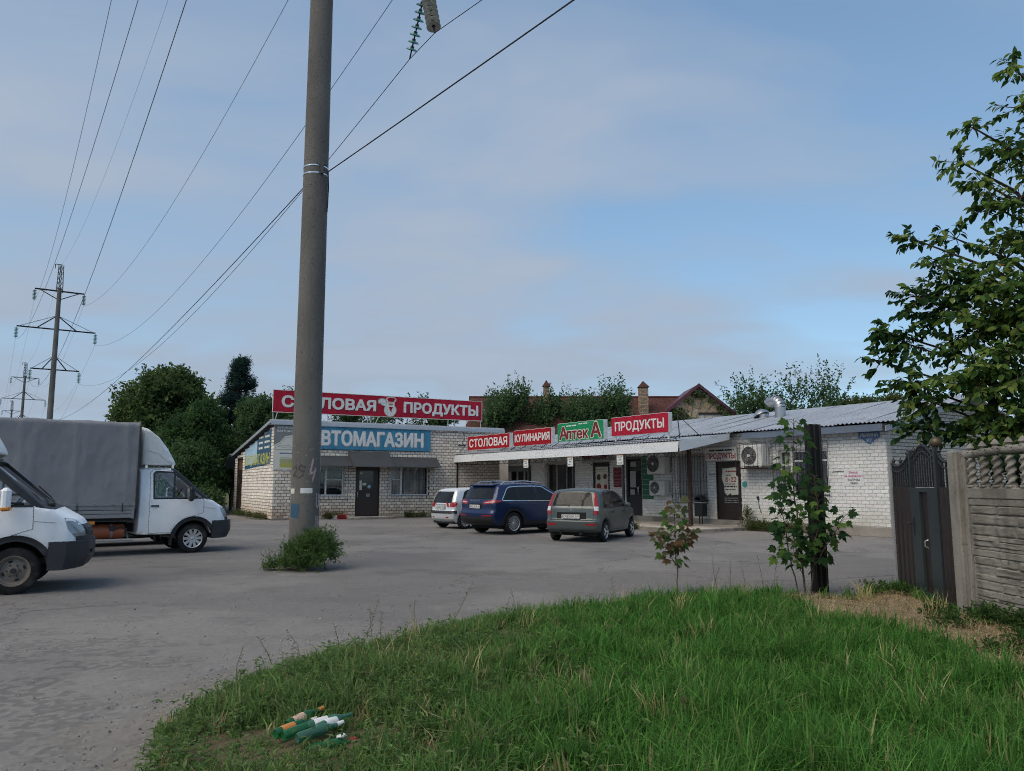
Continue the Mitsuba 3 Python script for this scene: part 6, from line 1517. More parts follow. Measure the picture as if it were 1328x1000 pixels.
g = np.random.default_rng(31)
for bay in range(3):
    X = bay * 2.25
    t.part('post', rbx(X, X + 0.20, -0.10, 0.10, -0.2, 2.02, 0.015), 'fence_concrete')
    t.part('post_lip', rbx(X + 0.20, X + 0.27, -0.035, 0.05, -0.2, 1.98, 0.008), 'fence_concrete')
    for z0, z1 in ((-0.35, 0.243), (0.247, 0.833), (0.837, 1.433)):
        pk = t.part('panel', cat(bx(X + 0.2, X + 2.25, 0.0, 0.05, z0, z1), rbx(X + 0.27, X + 2.24, -0.022, 0.01, z1 - 0.075, z1 - 0.001, 0.006), rbx(X + 0.27, X + 2.24, -0.012, 0.01, z0 + 0.001, z0 + 0.03, 0.004)), 'fence_concrete')
        z, row = z0 + 0.034, 0
        hs = g.uniform(0.5, 1.5, 5); hs *= (z1 - 0.08 - z) / hs.sum()
        for hh in hs:
            x = X + 0.275
            while x < X + 2.22:
                w = min(g.uniform(0.25, 0.85), X + 2.235 - x)
                if X + 2.235 - x - w < 0.12: w = X + 2.235 - x
                t.part('stone', relief_stone(g, x, x + w, z, z + hh), 'fence_concrete', smooth=50, under=pk)
                x += w + 0.004
            z += hh + 0.001
    t.part('rail', rbx(X + 0.2, X + 2.25, -0.03, 0.06, 1.437, 1.57, 0.01), 'fence_concrete')
    bosses = []
    q = np.linspace(0, 1, 14)
    tr_ = t.part('top_rail', tube([(X + 0.2 + 2.05 * a_, 0.01, 1.955 + 0.05 * math.sin(a_ * PI)) for a_ in q], 0.048, 8), 'fence_concrete', smooth=50)
    for c in np.arange(X + 0.34, X + 2.2, 0.24):
        n, m_ = 14, 40
        m = sheet(n + 1, m_, lambda u, v: ((0.046 + 0.013 * np.cos(2 * (u * 2 * PI) - v * 26)) * np.cos(u * 2 * PI), (0.046 + 0.013 * np.cos(2 * (u * 2 * PI) - v * 26)) * np.sin(u * 2 * PI), v * 0.37))
        k = t.part('baluster', moved(m, TR(c, 0.015, 1.57)), 'fence_concrete', smooth=60)
        t.part('foot', rbx(c - 0.05, c + 0.05, -0.04, 0.06, 1.565, 1.60, 0.01), 'fence_concrete', under=k)
        zt = 1.99 + 0.05 * math.sin((c - X - 0.2) / 2.05 * PI)
        t.part('finial', moved(lathe([(0, 0), (0.045, 0.0), (0.028, 0.02), (0.05, 0.045), (0.03, 0.08), (0.0, 0.11)], 10), TR(c, 0.01, zt)), 'fence_concrete', smooth=50, under=k)
        bosses.append(moved(trimesh.creation.torus(0.018, 0.006, major_sections=12, minor_sections=5), TR(c - 0.12, -0.038, zt - 0.03) @ RX(90)))
    t.part('boss', cat(bosses), 'fence_concrete', under=tr_)

pp = []
for (ax, ay), (bx_, by_) in (((-.10, -.07), (.10, -.07)), ((.10, -.07), (.10, .07)), ((.10, .07), (-.10, .07)), ((-.10, .07), (-.10, -.07))):
    n = 2
    for q in range(n):
        for f, d in ((0, 0), (0.28, 0), (0.42, 0.012), (0.72, 0.012), (0.86, 0)):
            s_ = (q + f) / n
            nx, ny = (by_ - ay), -(bx_ - ax)
            L_ = math.hypot(nx, ny)
            pp.append((ax + (bx_ - ax) * s_ - nx / L_ * d, ay + (by_ - ay) * s_ - ny / L_ * d))
pp = Polygon(pp).buffer(0)
t = Thing('steel_post', 'dark brown ribbed metal post standing beside the big maple sapling', 'post', FM(4.60, 11.80, 18))
t.part('casing', trimesh.creation.extrude_polygon(pp, 2.62, engine='earcut').apply_translation((0, 0, -0.1)), 'brown_post')
t.part('cap', trimesh.creation.extrude_polygon(Polygon(pp.buffer(-0.004).exterior), 0.004, engine='earcut').apply_translation((0, 0, 2.515)), 'brown_post')


# ------------------------------------------------------------------ maple saplings and the near tree
def maple_leaf():
    half = [(0, -0.02), (0.10, 0.03), (0.30, -0.02), (0.26, 0.12), (0.50, 0.22), (0.40, 0.32), (0.46, 0.52), (0.30, 0.50), (0.17, 0.46), (0.21, 0.66), (0.12, 0.70), (0.0, 1.0)]
    pts = half + [(-x, y) for x, y in reversed(half[1:-1])]
    p = Polygon(pts)
    v, f = trimesh.creation.triangulate_polygon(p, engine='earcut')
    V = np.zeros((len(v), 3))
    V[:, :2] = v
    r2 = V[:, 0] ** 2
    V[:, 2] = -0.55 * r2 - 0.22 * np.clip(V[:, 1], 0, 2) ** 2 + 0.10 * np.abs(V[:, 0])
    return trimesh.Trimesh(V, f, process=False)


def ovate_leaf():
    ys = [0, 0.15, 0.4, 0.68, 1.0]
    ws = [0, 0.19, 0.27, 0.19, 0]
    V = [(0, y, -0.20 * y * y) for y in ys]
    for sgn in (1, -1):
        V += [(sgn * w, y, 0.22 * w - 0.20 * y * y) for y, w in list(zip(ys, ws))[1:-1]]
    F = []
    for o, fl in ((5, False), (8, True)):
        q = [(0, o, 1), (1, o, o + 1), (1, o + 1, 2), (2, o + 1, o + 2), (2, o + 2, 3), (3, o + 2, 4)]
        F += [tr[::-1] if fl else tr for tr in q]
    return trimesh.Trimesh(V, F, process=False)


def leaf_M(p, d, n, s):
    """frame of one leaf: base p, axis d, face normal n, size s"""
    d = d / np.linalg.norm(d)
    x = np.cross(d, n); x /= np.linalg.norm(x) + 1e-9
    z = np.cross(x, d)
    M = np.eye(4)
    M[:3, 0], M[:3, 1], M[:3, 2], M[:3, 3] = x * s, d * s, z * s, p
    return M


MAPLE = {b: mikit.ply(maple_leaf(), b, smooth=True) for b in ('leaf_a', 'leaf_b', 'leaf_c', 'leaf_d', 'leaf_brown', 'leaf_olive')}


def sapling(label, stems, nleaf, size, pal, seed, grp=None):
    """stems: lists of points; leaves hang on petioles round the upper part of each stem"""
    g = np.random.default_rng(seed)
    t = Thing('maple_sapling', label, 'sapling', None, grp)
    pet = []
    for q, (pts, r, f0, reach, share) in enumerate(stems):
        P = np.array(pts, float)
        cum = np.r_[0, np.cumsum(np.linalg.norm(np.diff(P, axis=0), axis=1))]
        tt = np.linspace(0, cum[-1], 14)
        C = np.stack([np.interp(tt, cum, P[:, k]) for k in range(3)], 1) + np.r_[[[0, 0, 0]], g.normal(size=(13, 3)) * 0.008]
        t.part('stem', tube(C, np.linspace(r, r * 0.25, 14), 7), 'twig', smooth=True)
        ang = g.uniform(0, 6)
        for k in range(int(nleaf * share)):
            s_ = f0 + (1 - f0) * (k + 0.5) / (nleaf * share)
            b = np.array([np.interp(s_ * cum[-1], tt, C[:, j]) for j in range(3)])
            ang += 2.4
            pl_ = reach * g.uniform(0.45, 1.1) * (1.0 - 0.55 * ((s_ - f0) / (1 - f0)) ** 2)
            d = np.array([math.cos(ang), math.sin(ang) * 0.8, g.uniform(0.1, 0.6)])
            d /= np.linalg.norm(d)
            e = b + d * pl_
            pet.append(tube([b, (b + e) / 2 + [0, 0, 0.02], e], [0.004, 0.003, 0.002], 4))
            for _ in range(2 if (pl_ > reach * 0.8) else 1):
                dd = d * [1, 1, 0.2] + np.array([0, 0, -g.uniform(0.15, 0.9)]) + g.normal(size=3) * 0.35
                nn = np.array([-0.1, -0.75, 0.85]) + g.normal(size=3) * 0.45
                L = size * g.uniform(0.7, 1.25)
                bs = pal[g.integers(0, len(pal))]
                k_ = put(t.key + '__leaf', MAPLE[bs], None, leaf_M(e + g.normal(size=3) * 0.015, dd, nn, L))
    t.part('petioles', cat(pet), 'twig', kind='stuff')


sapling('small maple sapling with partly brown leaves alone at the grass edge', [
    ([(2.41, 11.55, 0.0), (2.43, 11.55, 0.5), (2.40, 11.55, 0.95), (2.42, 11.56, 1.36)], 0.011, 0.30, 0.20, 0.55),
    ([(2.42, 11.55, 0.42), (2.25, 11.52, 0.72), (2.08, 11.5, 0.90)], 0.006, 0.35, 0.12, 0.22),
    ([(2.42, 11.55, 0.55), (2.56, 11.53, 0.80), (2.66, 11.5, 0.95)], 0.006, 0.35, 0.12, 0.22)],
    92, 0.125, ['leaf_olive', 'leaf_olive', 'leaf_olive', 'leaf_b', 'leaf_a', 'leaf_brown', 'leaf_brown'], 301)
sapling('big leafy maple sapling growing in front of the dark brown post', [
    ([(4.30, 11.6, 0.0), (4.25, 11.6, 0.8), (4.20, 11.6, 1.6), (4.26, 11.62, 2.6)], 0.016, 0.28, 0.30, 0.30),
    ([(4.36, 11.55, 0.0), (4.40, 11.45, 0.7), (4.48, 11.4, 1.3), (4.44, 11.4, 1.75)], 0.014, 0.25, 0.26, 0.24),
    ([(4.20, 11.6, 0.0), (4.08, 11.55, 0.6), (3.98, 11.5, 1.2), (4.0, 11.5, 1.75)], 0.012, 0.25, 0.22, 0.20),
    ([(4.32, 11.5, 0.3), (4.6, 11.35, 0.8), (4.78, 11.35, 1.1), (4.95, 11.35, 1.25)], 0.010, 0.3, 0.18, 0.11),
    ([(4.30, 11.6, 0.2), (4.15, 11.45, 0.5), (4.05, 11.4, 0.8)], 0.008, 0.3, 0.18, 0.10)],
    205, 0.150, ['leaf_b', 'leaf_b', 'leaf_d', 'leaf_d', 'leaf_d', 'leaf_a', 'leaf_b'], 302)

NEAR = [(7.46, 10.8, 7.81, 0.35), (7.51, 10.8, 7.14, 0.35), (6.93, 11.0, 6.93, 0.3), (6.69, 11.0, 6.39, 0.35), (6.98, 11.0, 6.09, 0.4), (7.45, 11.2, 6.66, 0.45), (6.14, 11.3, 5.27, 0.35), (6.41, 11.3, 4.87, 0.4), (6.79, 11.4, 5.33, 0.35), (7.23, 11.2, 5.8, 0.45), (5.88, 11.9, 3.99, 0.35), (5.76, 11.9, 3.52, 0.3), (6.09, 11.8, 3.79, 0.4), (6.24, 11.6, 4.47, 0.4), (6.64, 11.6, 4.23, 0.5), (5.93, 11.4, 3.11, 0.45), (6.15, 11.3, 2.83, 0.45), (6.63, 11.4, 2.44, 0.4), (6.17, 11.6, 2.44, 0.35), (6.88, 11.0, 2.22, 0.4), (7.01, 10.6, 2.33, 0.45), (6.55, 10.8, 3.1, 0.6), (7.13, 10.8, 4.84, 0.6), (7.3, 10.6, 5.69, 0.55), (6.78, 11.3, 3.69, 0.6), (7.0, 10.8, 3.88, 0.7), (7.03, 10.6, 3.18, 0.7), (6.93, 11.0, 2.8, 0.55), (7.27, 10.5, 4.26, 0.8), (7.56, 10.5, 5.15, 0.8), (7.65, 10.6, 6.56, 0.7), (7.16, 10.4, 2.52, 0.7), (6.67, 11.5, 4.63, 0.5), (6.84, 11.1, 4.52, 0.5), (7.77, 10.5, 3.82, 1.0), (8.11, 10.8, 6.42, 0.9), (8.22, 10.5, 5.15, 1.0), (8.6, 11.0, 7.6, 0.9), (9.3, 11.2, 5.5, 1.2), (9.3, 11.2, 3.8, 1.2), (8.9, 10.2, 2.8, 0.9)]
g = np.random.default_rng(77)
t = Thing('overhanging_tree', 'large leafy tree hanging over the gate and concrete fence at the right edge', 'tree')
TB = np.array([8.7, 11.2, 0.0])
trunk = [TB, TB + [0.05, 0, 1.6], TB + [-0.1, -0.1, 3.2], TB + [-0.25, -0.1, 5.2], TB + [-0.3, -0.1, 7.6]]
t.part('trunk', tube(trunk, [0.22, 0.18, 0.15, 0.10, 0.04], 12), 'bark', smooth=True)
tw, LP, LD_, LN, LS_ = [], [], [], [], []
for c in NEAR:
    c0, R_ = np.array(c[:3]), c[3]
    zt = np.clip(c0[2] - 1.0 - 0.25 * np.linalg.norm(c0[:2] - TB[:2]), 1.2, 7.0)
    st = np.array([np.interp(zt, [q[2] for q in trunk], [q[k] for q in trunk]) for k in range(3)])
    mid = st * 0.45 + c0 * 0.55 + np.array([0, 0, 0.25])
    tw.append(tube([st, mid, c0], [0.04, 0.024, 0.010], 6))
    for _ in range(max(5, int((19 if c0[2] < 4.6 else 12) * (R_ / 0.45) ** 1.9))):
        d = rnd_dirs(g, 1)[0]
        d[2] = d[2] * 0.7
        a_ = c0 + d * R_ * g.uniform(0.05, 0.55)
        out = d + (c0 - st) / np.linalg.norm(c0 - st) * 0.55 + g.normal(size=3) * 0.3
        out /= np.linalg.norm(out)
        Lt = R_ * g.uniform(0.5, 0.95)
        e = a_ + out * Lt + np.array([0, 0, -0.25 * Lt])
        tw.append(tube([c0, a_, e], [0.009, 0.006, 0.003], 4, cap=False))
        n = 12
        for k in range(n):
            s_ = (k + 0.6) / n
            p = a_ * (1 - s_) + e * s_
            sd_ = np.cross(out, [0, 0, 1.0]) * (1 if k % 2 else -1)
            dd = out * 0.5 + sd_ * 0.75 + np.array([0, 0, -g.uniform(0.15, 0.85)]) + g.normal(size=3) * 0.25
            LP.append(p + sd_ * 0.02); LD_.append(dd); LN.append(np.array([-0.3, -0.65, 0.85]) + g.normal(size=3) * 0.4); LS_.append(g.uniform(0.085, 0.15))
t.part('branches', cat(tw), 'bark')
LP, LD_, LN, LS_ = map(np.array, (LP, LD_, LN, LS_))
inview = (LP[:, 0] / LP[:, 1] < 0.665)
order = np.argsort(np.where(inview, 0, 100) + LP[:, 1] - 0.25 * rng.uniform(size=len(LP)) * 6)
big = order[:300]
small = order[300:]
OV = {b: mikit.ply(ovate_leaf(), b, smooth=True) for b in ('leaf_a', 'leaf_b', 'leaf_c', 'leaf_d', 'leaf_orange')}
pn = ['leaf_a', 'leaf_a', 'leaf_c', 'leaf_c', 'leaf_c', 'leaf_b']
for q in big:
    b = 'leaf_orange' if g.uniform() < 0.015 else pn[g.integers(0, len(pn))]
    put(t.key + '__leaf', OV[b], None, leaf_M(LP[q], LD_[q], LN[q], LS_[q]))
ol = ovate_leaf()
Ms = np.array([leaf_M(LP[q], LD_[q], LN[q], LS_[q]) for q in small])
V = np.einsum('kij,nj->kni', Ms[:, :3, :3], ol.vertices) + Ms[:, None, :3, 3]
F = ol.faces[None] + (np.arange(len(small)) * len(ol.vertices))[:, None, None]
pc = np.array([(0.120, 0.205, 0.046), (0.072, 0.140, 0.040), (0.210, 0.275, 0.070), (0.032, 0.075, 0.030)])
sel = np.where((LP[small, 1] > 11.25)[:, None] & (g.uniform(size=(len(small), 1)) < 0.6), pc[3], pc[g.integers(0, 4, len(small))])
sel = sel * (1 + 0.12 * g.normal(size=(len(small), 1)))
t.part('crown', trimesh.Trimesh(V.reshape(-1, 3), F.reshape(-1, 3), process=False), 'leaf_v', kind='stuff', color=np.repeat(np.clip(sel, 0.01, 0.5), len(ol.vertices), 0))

# bushes in the yard behind the fence
for k, (x, y, z, r_) in enumerate(((6.55, 9.4, 1.25, 0.75), (6.6, 8.2, 1.2, 0.75), (6.7, 7.0, 1.2, 0.7))):
    tree('yard_bush', ('dark bush behind the fence balusters next to the gate', 'dark bush behind the fence, second from the gate', 'dark bush behind the fence, farthest from the gate')[k], 'bush', (x, y, 0), 1.6, 0.03, blob((x, y, z), (r_, r_, 0.95), 10, 400 + k), 420, 0.30, 10, 0.085, 0.6, 0.4, [(0.03, 0.06, 0.025), (0.045, 0.085, 0.03)], 410 + k, group='bushes in the yard behind the fence')

# shrub at the foot of the pole
g = np.random.default_rng(12)
cl = [(-3.74, 15.0, 0.34, 0.32, 0.30, 0.30), (-3.60, 15.0, 0.20, 0.24, 0.30, 0.18), (-4.05, 14.95, 0.24, 0.30, 0.3, 0.22), (-4.40, 14.9, 0.06, 0.26, 0.22, 0.05), (-4.62, 14.9, 0.02, 0.18, 0.18, 0.02), (-3.9, 14.7, 0.10, 0.45, 0.22, 0.10), (-3.68, 15.15, 0.40, 0.24, 0.25, 0.22)]
V, F, C = shoots_mesh(g, cl, 1050, 0.26, 13, 0.050, 0.45, 0.75, [(0.095, 0.165, 0.055), (0.075, 0.140, 0.046), (0.13, 0.20, 0.07)], inner=0.15, jitter=0.5)
t = Thing('pole_shrub', 'low green shrub growing round the foot of the concrete pole', 'shrub')
t.part('foliage', trimesh.Trimesh(V, F, process=False), 'leaf_v', color=C)
t.part('stems', cat(*[tube([(-4.0 + g.normal() * 0.15, 14.95, 0), (c[0], c[1], c[2])], [0.012, 0.005], 5) for c in cl]), 'twig')


# ------------------------------------------------------------------ grass and weeds
def blades(P, H, Wd, lean, col, bend=0.5):
    n = len(P)
    a = rng.uniform(0, 2 * PI, n)
    s = np.stack([np.cos(a), np.sin(a), 0 * a], 1)
    l_ = np.stack([-np.sin(a + rng.normal(size=n) * 0.8), np.cos(a + rng.normal(size=n) * 0.8), 0 * a], 1) * lean[:, None]
    up = np.array([0, 0, 1.0])
    m = P + l_ * H[:, None] * 0.35 + up * (H * 0.58)[:, None]
    t_ = P + l_ * H[:, None] * (0.6 + bend)[:, None] + up * (H * (1.0 - 0.45 * np.clip(lean, 0, 1.4) * bend))[:, None]
    w = Wd[:, None]
    V = np.stack([P - s * w / 2, P + s * w / 2, m - s * w * 0.42, m + s * w * 0.42, t_], 1).reshape(-1, 3)
    i_ = np.arange(n) * 5
    F = np.vstack([np.stack([i_, i_ + 1, i_ + 3], 1), np.stack([i_, i_ + 3, i_ + 2], 1), np.stack([i_ + 2, i_ + 3, i_ + 4], 1)])
    return V, F, np.repeat(np.clip(col, 0.008, 0.7), 5, 0)


def scatter(poly, n, power=1.5):
    """points in the polygon, denser near the camera"""
    x0, y0, x1, y1 = poly.bounds
    out = []
    while sum(map(len, out)) < n:
        p = rng.uniform((x0, max(y0, 3.4)), (x1, y1), (n, 2))
        p = p[rng.uniform(size=len(p)) < (4.0 / np.maximum(p[:, 1], 4.0)) ** power]
        p = p[shapely.contains_xy(poly, p[:, 0], p[:, 1])]
        out.append(p)
    return np.vstack(out)[:n]


HEAP = np.array([-1.22, 4.84])
green_poly = verge_poly.buffer(0.05).difference(DRY.buffer(-0.05))
tc = scatter(green_poly, 17500)                       # tufts
nz = meshkit.fbm(np.stack([tc[:, 0] * 0.8, tc[:, 1] * 0.8, 0 * tc[:, 0]], 1), 3, 2)
nz2 = meshkit.fbm(np.stack([tc[:, 0] * 2.2, tc[:, 1] * 2.2, 0 * tc[:, 0] + 5], 1), 3, 6)
leftness = np.clip((0.6 - tc[:, 0] + (tc[:, 1] - 5) * 0.10) / 1.6, 0, 1)      # weedy thin turf on the left
keep = rng.uniform(size=len(tc)) < np.clip(0.50 + 2.8 * (nz2 - 0.36) - 0.12 * leftness, 0.07, 1)
tc, nz, nz2, leftness = (q[keep] for q in (tc, nz, nz2, leftness))
per = 15
th = (0.55 + 0.9 * nz2) * rng.uniform(0.6, 1.35, len(tc)) * (1 - 0.28 * leftness) * (0.8 + 0.4 * nz)
g1, g2, g3, dull = np.array((0.050, 0.158, 0.032)), np.array((0.135, 0.295, 0.066)), np.array((0.215, 0.290, 0.095)), np.array((0.160, 0.225, 0.085))
mixr = rng.uniform(size=(len(tc), 1))
tcol = g1 * (1 - mixr) + g2 * mixr
tcol = np.where(rng.uniform(size=(len(tc), 1)) < 0.06, g3, tcol)
tcol = tcol * (1 - 0.65 * leftness[:, None]) + dull * 0.65 * leftness[:, None]
dryt = rng.uniform(size=len(tc)) < 0.018 + 0.08 * (nz2 < 0.36) + 0.06 * leftness
tcol[dryt] = (0.36, 0.31, 0.16)
tcol *= 1 + 0.18 * rng.normal(size=(len(tc), 1))
ang = rng.uniform(0, 2 * PI, (len(tc), per))
rad = np.abs(rng.normal(0, 0.035, (len(tc), per)))
p = np.stack([tc[:, :1] + rad * np.cos(ang), tc[:, 1:] + rad * np.sin(ang)], -1).reshape(-1, 2)
H = (np.repeat(th, per) * (0.07 + 0.175 * rng.uniform(size=len(p)) ** 1.5))
edge = shapely.distance(shapely.points(p), verge_poly.exterior)
H *= np.clip(0.6 + edge * 1.5, 0.6, 1.0)
dh = np.hypot(p[:, 0] - HEAP[0], (p[:, 1] - HEAP[1]) * 1.2)
front = (dh < 0.60) & (p[:, 1] < HEAP[1] + 0.1)
H = np.where(front, H * 0.40, H)
c = np.repeat(tcol, per, 0) * (1 + 0.14 * rng.normal(size=(len(p), 1)))
keep = dh > 0.17
p, H, c = p[keep], H[keep], c[keep]
n = len(p)
W_ = rng.uniform(0.005, 0.012, n) * (1 + 0.04 * p[:, 1])
lean = np.abs(rng.normal(0.45, 0.38, n))
z = vz(p[:, 0], p[:, 1])
V, F, C = blades(np.stack([p[:, 0], p[:, 1], z - 0.005], 1), H, W_, lean, c, bend=rng.uniform(0.1, 0.8, n))
k = put('grass', trimesh.Trimesh(V, F, process=False), 'grass_v', None, False, C)
labels[k] = {'label': 'long green grass covering the verge in the foreground', 'category': 'grass', 'kind': 'stuff'}
# broad-leaved weeds
p = scatter(green_poly, 7500, 1.3)
w = np.clip((1.6 - p[:, 0]) / 2.2, 0.12, 1) * (meshkit.fbm(np.stack([p[:, 0] * 1.6, p[:, 1] * 1.6, 0 * p[:, 0]], 1), 3, 9) + 0.15)
p = p[(rng.uniform(size=len(p)) < w) & (np.hypot(p[:, 0] - HEAP[0], p[:, 1] - HEAP[1]) > 0.44)]
per = 9
P = np.repeat(np.stack([p[:, 0], p[:, 1], vz(p[:, 0], p[:, 1])], 1), per, 0)
hs = np.repeat(rng.uniform(0.05, 0.20, len(p)), per) * rng.uniform(0.2, 1, len(P))
P[:, :2] += rng.normal(size=(len(P), 2)) * 0.03
P[:, 2] += hs
D = rnd_dirs(rng, len(P)); D[:, 2] = np.abs(D[:, 2]) * 0.5 + 0.05
ln = rng.uniform(0.025, 0.065, len(P))
V, F = leaves_mesh(P, D, np.array([0, 0, 1.0]) + 0.4 * rnd_dirs(rng, len(P)), ln, ln * 0.36)
C = np.array([(0.145, 0.235, 0.072), (0.180, 0.250, 0.105), (0.110, 0.185, 0.062)])[rng.integers(0, 3, len(P))] * (1 + 0.18 * rng.normal(size=(len(P), 1)))
k = put('weeds', trimesh.Trimesh(V, F, process=False), 'leaf_v', None, False, np.repeat(np.clip(C, 0.01, 0.5), 4, 0))
labels[k] = {'label': 'small broad-leaved weeds mixed into the grass', 'category': 'weeds', 'kind': 'stuff'}
# dry straw on the bare patch and in tufts
p = scatter(DRY.buffer(0.10), 9000, 1.0)
n = len(p)
c = np.array([(0.27, 0.205, 0.11), (0.20, 0.145, 0.075), (0.36, 0.29, 0.17)])[rng.integers(0, 3, n)] * (1 + 0.15 * rng.normal(size=(n, 1)))
fl = rng.uniform(0.8, 1.9, n)
v1 = blades(np.stack([p[:, 0], p[:, 1], vz(p[:, 0], p[:, 1]) + 0.004], 1), rng.uniform(0.04, 0.14, n), rng.uniform(0.003, 0.006, n), fl, c, bend=rng.uniform(0.3, 0.9, n))
tp, tl = [], []
for x, y, cnt in ((1.49, 5.0, 26), (2.64, 5.05, 60), (1.98, 9.3, 60), (1.83, 7.57, 45), (0.89, 5.05, 50), (2.5, 9.9, 40), (0.35, 5.6, 30), (-1.0, 6.6, 30), (1.9, 9.0, 30), (3.0, 6.2, 25), (4.6, 10.3, 80), (4.9, 9.2, 60), (0.2, 8.3, 30), (-0.9, 7.6, 25), (1.2, 6.3, 30), (3.2, 8.3, 40), (2.4, 7.6, 25), (-0.3, 5.9, 25), (0.4, 4.6, 25), (3.1, 10.5, 40), (1.4, 9.9, 30)):
    cnt = max(8, int(cnt * 0.6)); tp.append(np.array([x, y]) + rng.normal(size=(cnt, 2)) * 0.06); tl.append(np.full(cnt, 1))
tp = np.vstack(tp); n = len(tp)
c = np.array((0.42, 0.34, 0.18)) * (1 + 0.15 * rng.normal(size=(n, 1)))
v2 = blades(np.stack([tp[:, 0], tp[:, 1], vz(tp[:, 0], tp[:, 1])], 1), rng.uniform(0.15, 0.40, n), rng.uniform(0.004, 0.007, n), rng.uniform(0.3, 0.7, n), c, bend=rng.uniform(0.1, 0.4, n))
nv = len(v1[0])
k = put('dry_grass', trimesh.Trimesh(np.vstack([v1[0], v2[0]]), np.vstack([v1[1], v2[1] + nv]), process=False), 'dry_v', None, False, np.vstack([v1[2], v2[2]]))
labels[k] = {'label': 'dry straw-coloured grass lying by the gate and standing in thin tufts', 'category': 'dry grass', 'kind': 'stuff'}
# green clumps: by the gate, along the fence foot, at the wall feet
cl = [(5.0, 9.3, 0.06, 0.20, 0.25, 0.10), (4.75, 8.6, 0.04, 0.22, 0.3, 0.08), (4.95, 7.6, 0.05, 0.25, 0.3, 0.08), (4.4, 7.2, 0.04, 0.2, 0.3, 0.07), (5.30, 11.45, 0.05, 0.28, 0.18, 0.07), (5.62, 11.3, 0.06, 0.14, 0.2, 0.08), (5.38, 9.0, 0.08, 0.16, 0.22, 0.12), (5.42, 8.5, 0.10, 0.14, 0.25, 0.13), (5.3, 7.8, 0.10, 0.2, 0.3, 0.12)]
V, F, C = shoots_mesh(rng, cl, 520, 0.12, 8, 0.055, 0.45, 0.7, [(0.07, 0.14, 0.04), (0.09, 0.16, 0.045), (0.055, 0.10, 0.036)], inner=0.1)
def wl(fr, x, y, r, hh):
    q = fr @ np.array([x, y, 0, 1.0])
    return (q[0], q[1], hh * 0.5, r, r * 0.6, hh)
cl2 = [wl(RF, x, -0.45, g.uniform(0.2, 0.45), g.uniform(0.06, 0.16)) for x in (16.2, 16.5, 16.9, 17.3, 17.9)] + [wl(RF, 15.95, -0.35, 0.15, 0.6)] + [wl(LF, x, -0.2, g.uniform(0.15, 0.35), g.uniform(0.05, 0.14)) for x in (2.6, 3.0, 6.6, 7.2, 8.0, 8.9, 9.8)] + [wl(RF, x, -3.5, 0.3, 0.08) for x in (10.5, 12.8, 13.3)] + [wl(LF @ LS, x, -0.3, 0.4, 0.1) for x in (3.5, 5.0, 7.5, 9.2)]
V2, F2, C2 = shoots_mesh(rng, cl2, 1400, 0.22, 8, 0.08, 0.3, 0.9, [(0.08, 0.12, 0.04), (0.10, 0.14, 0.05), (0.16, 0.14, 0.07)], inner=0.1)
k = put('wall_weeds', trimesh.Trimesh(np.vstack([V, V2]), np.vstack([F, F2 + len(V)]), process=False), 'leaf_v', None, False, np.vstack([C, C2]))
labels[k] = {'label': 'weeds growing along the feet of gate, fence and shop walls', 'category': 'weeds', 'kind': 'stuff'}
# tall thin stalks on the verge edge
ms, sp = [], []
for x, y, hh in ((-1.5, 7.65, 0.5), (-1.3, 7.95, 0.32), (-1.62, 7.5, 0.3), (-1.9, 7.2, 0.28), (-2.05, 6.9, 0.25), (-1.05, 8.5, 0.35), (-1.35, 7.8, 0.40), (-0.7, 8.9, 0.5), (0.1, 7.0, 0.6), (-0.1, 5.2, 0.75), (3.05, 11.1, 0.55), (3.3, 11.2, 0.50), (3.62, 11.3, 0.62), (3.75, 11.3, 0.5), (2.75, 10.95, 0.45), (2.9, 11.0, 0.62), (-2.2, 6.4, 0.3), (1.0, 8.2, 0.55), (2.2, 6.8, 0.6)):
    z0 = float(vz(np.array([x]), np.array([y]))[0])
    tip = np.array([x + rng.normal() * 0.10, y + rng.normal() * 0.05, z0 + hh])
    mid = (np.array([x, y, z0]) + tip) / 2 + rng.normal(size=3) * 0.02
    ms.append(tube([(x, y, z0), mid, tip], [0.004, 0.003, 0.0015], 4))
    for q in np.linspace(0.25, 1, 14):
        b = np.array([x, y, z0]) * (1 - q) + tip * q
        sp.append((b, rnd_dirs(rng, 1)[0] * [1, 1, 0.4] + [0, 0, 0.3]))
V, F = leaves_mesh(np.array([q[0] for q in sp]), np.array([q[1] for q in sp]), np.tile([0, 0, 1.0], (len(sp), 1)), rng.uniform(0.015, 0.05, len(sp)), 0.012)
st_ = cat(ms)
m = trimesh.Trimesh(np.vstack([st_.vertices, V]), np.vstack([st_.faces, F + len(st_.vertices)]), process=False)
c = np.vstack([np.tile((0.13, 0.11, 0.06), (len(st_.vertices), 1)), np.tile((0.07, 0.11, 0.035), (len(V), 1))])
k = put('weed_stalks', m, 'dry_v', None, False, c)
labels[k] = {'label': 'tall thin weed stalks standing along the grass edge', 'category': 'weeds', 'kind': 'stuff'}
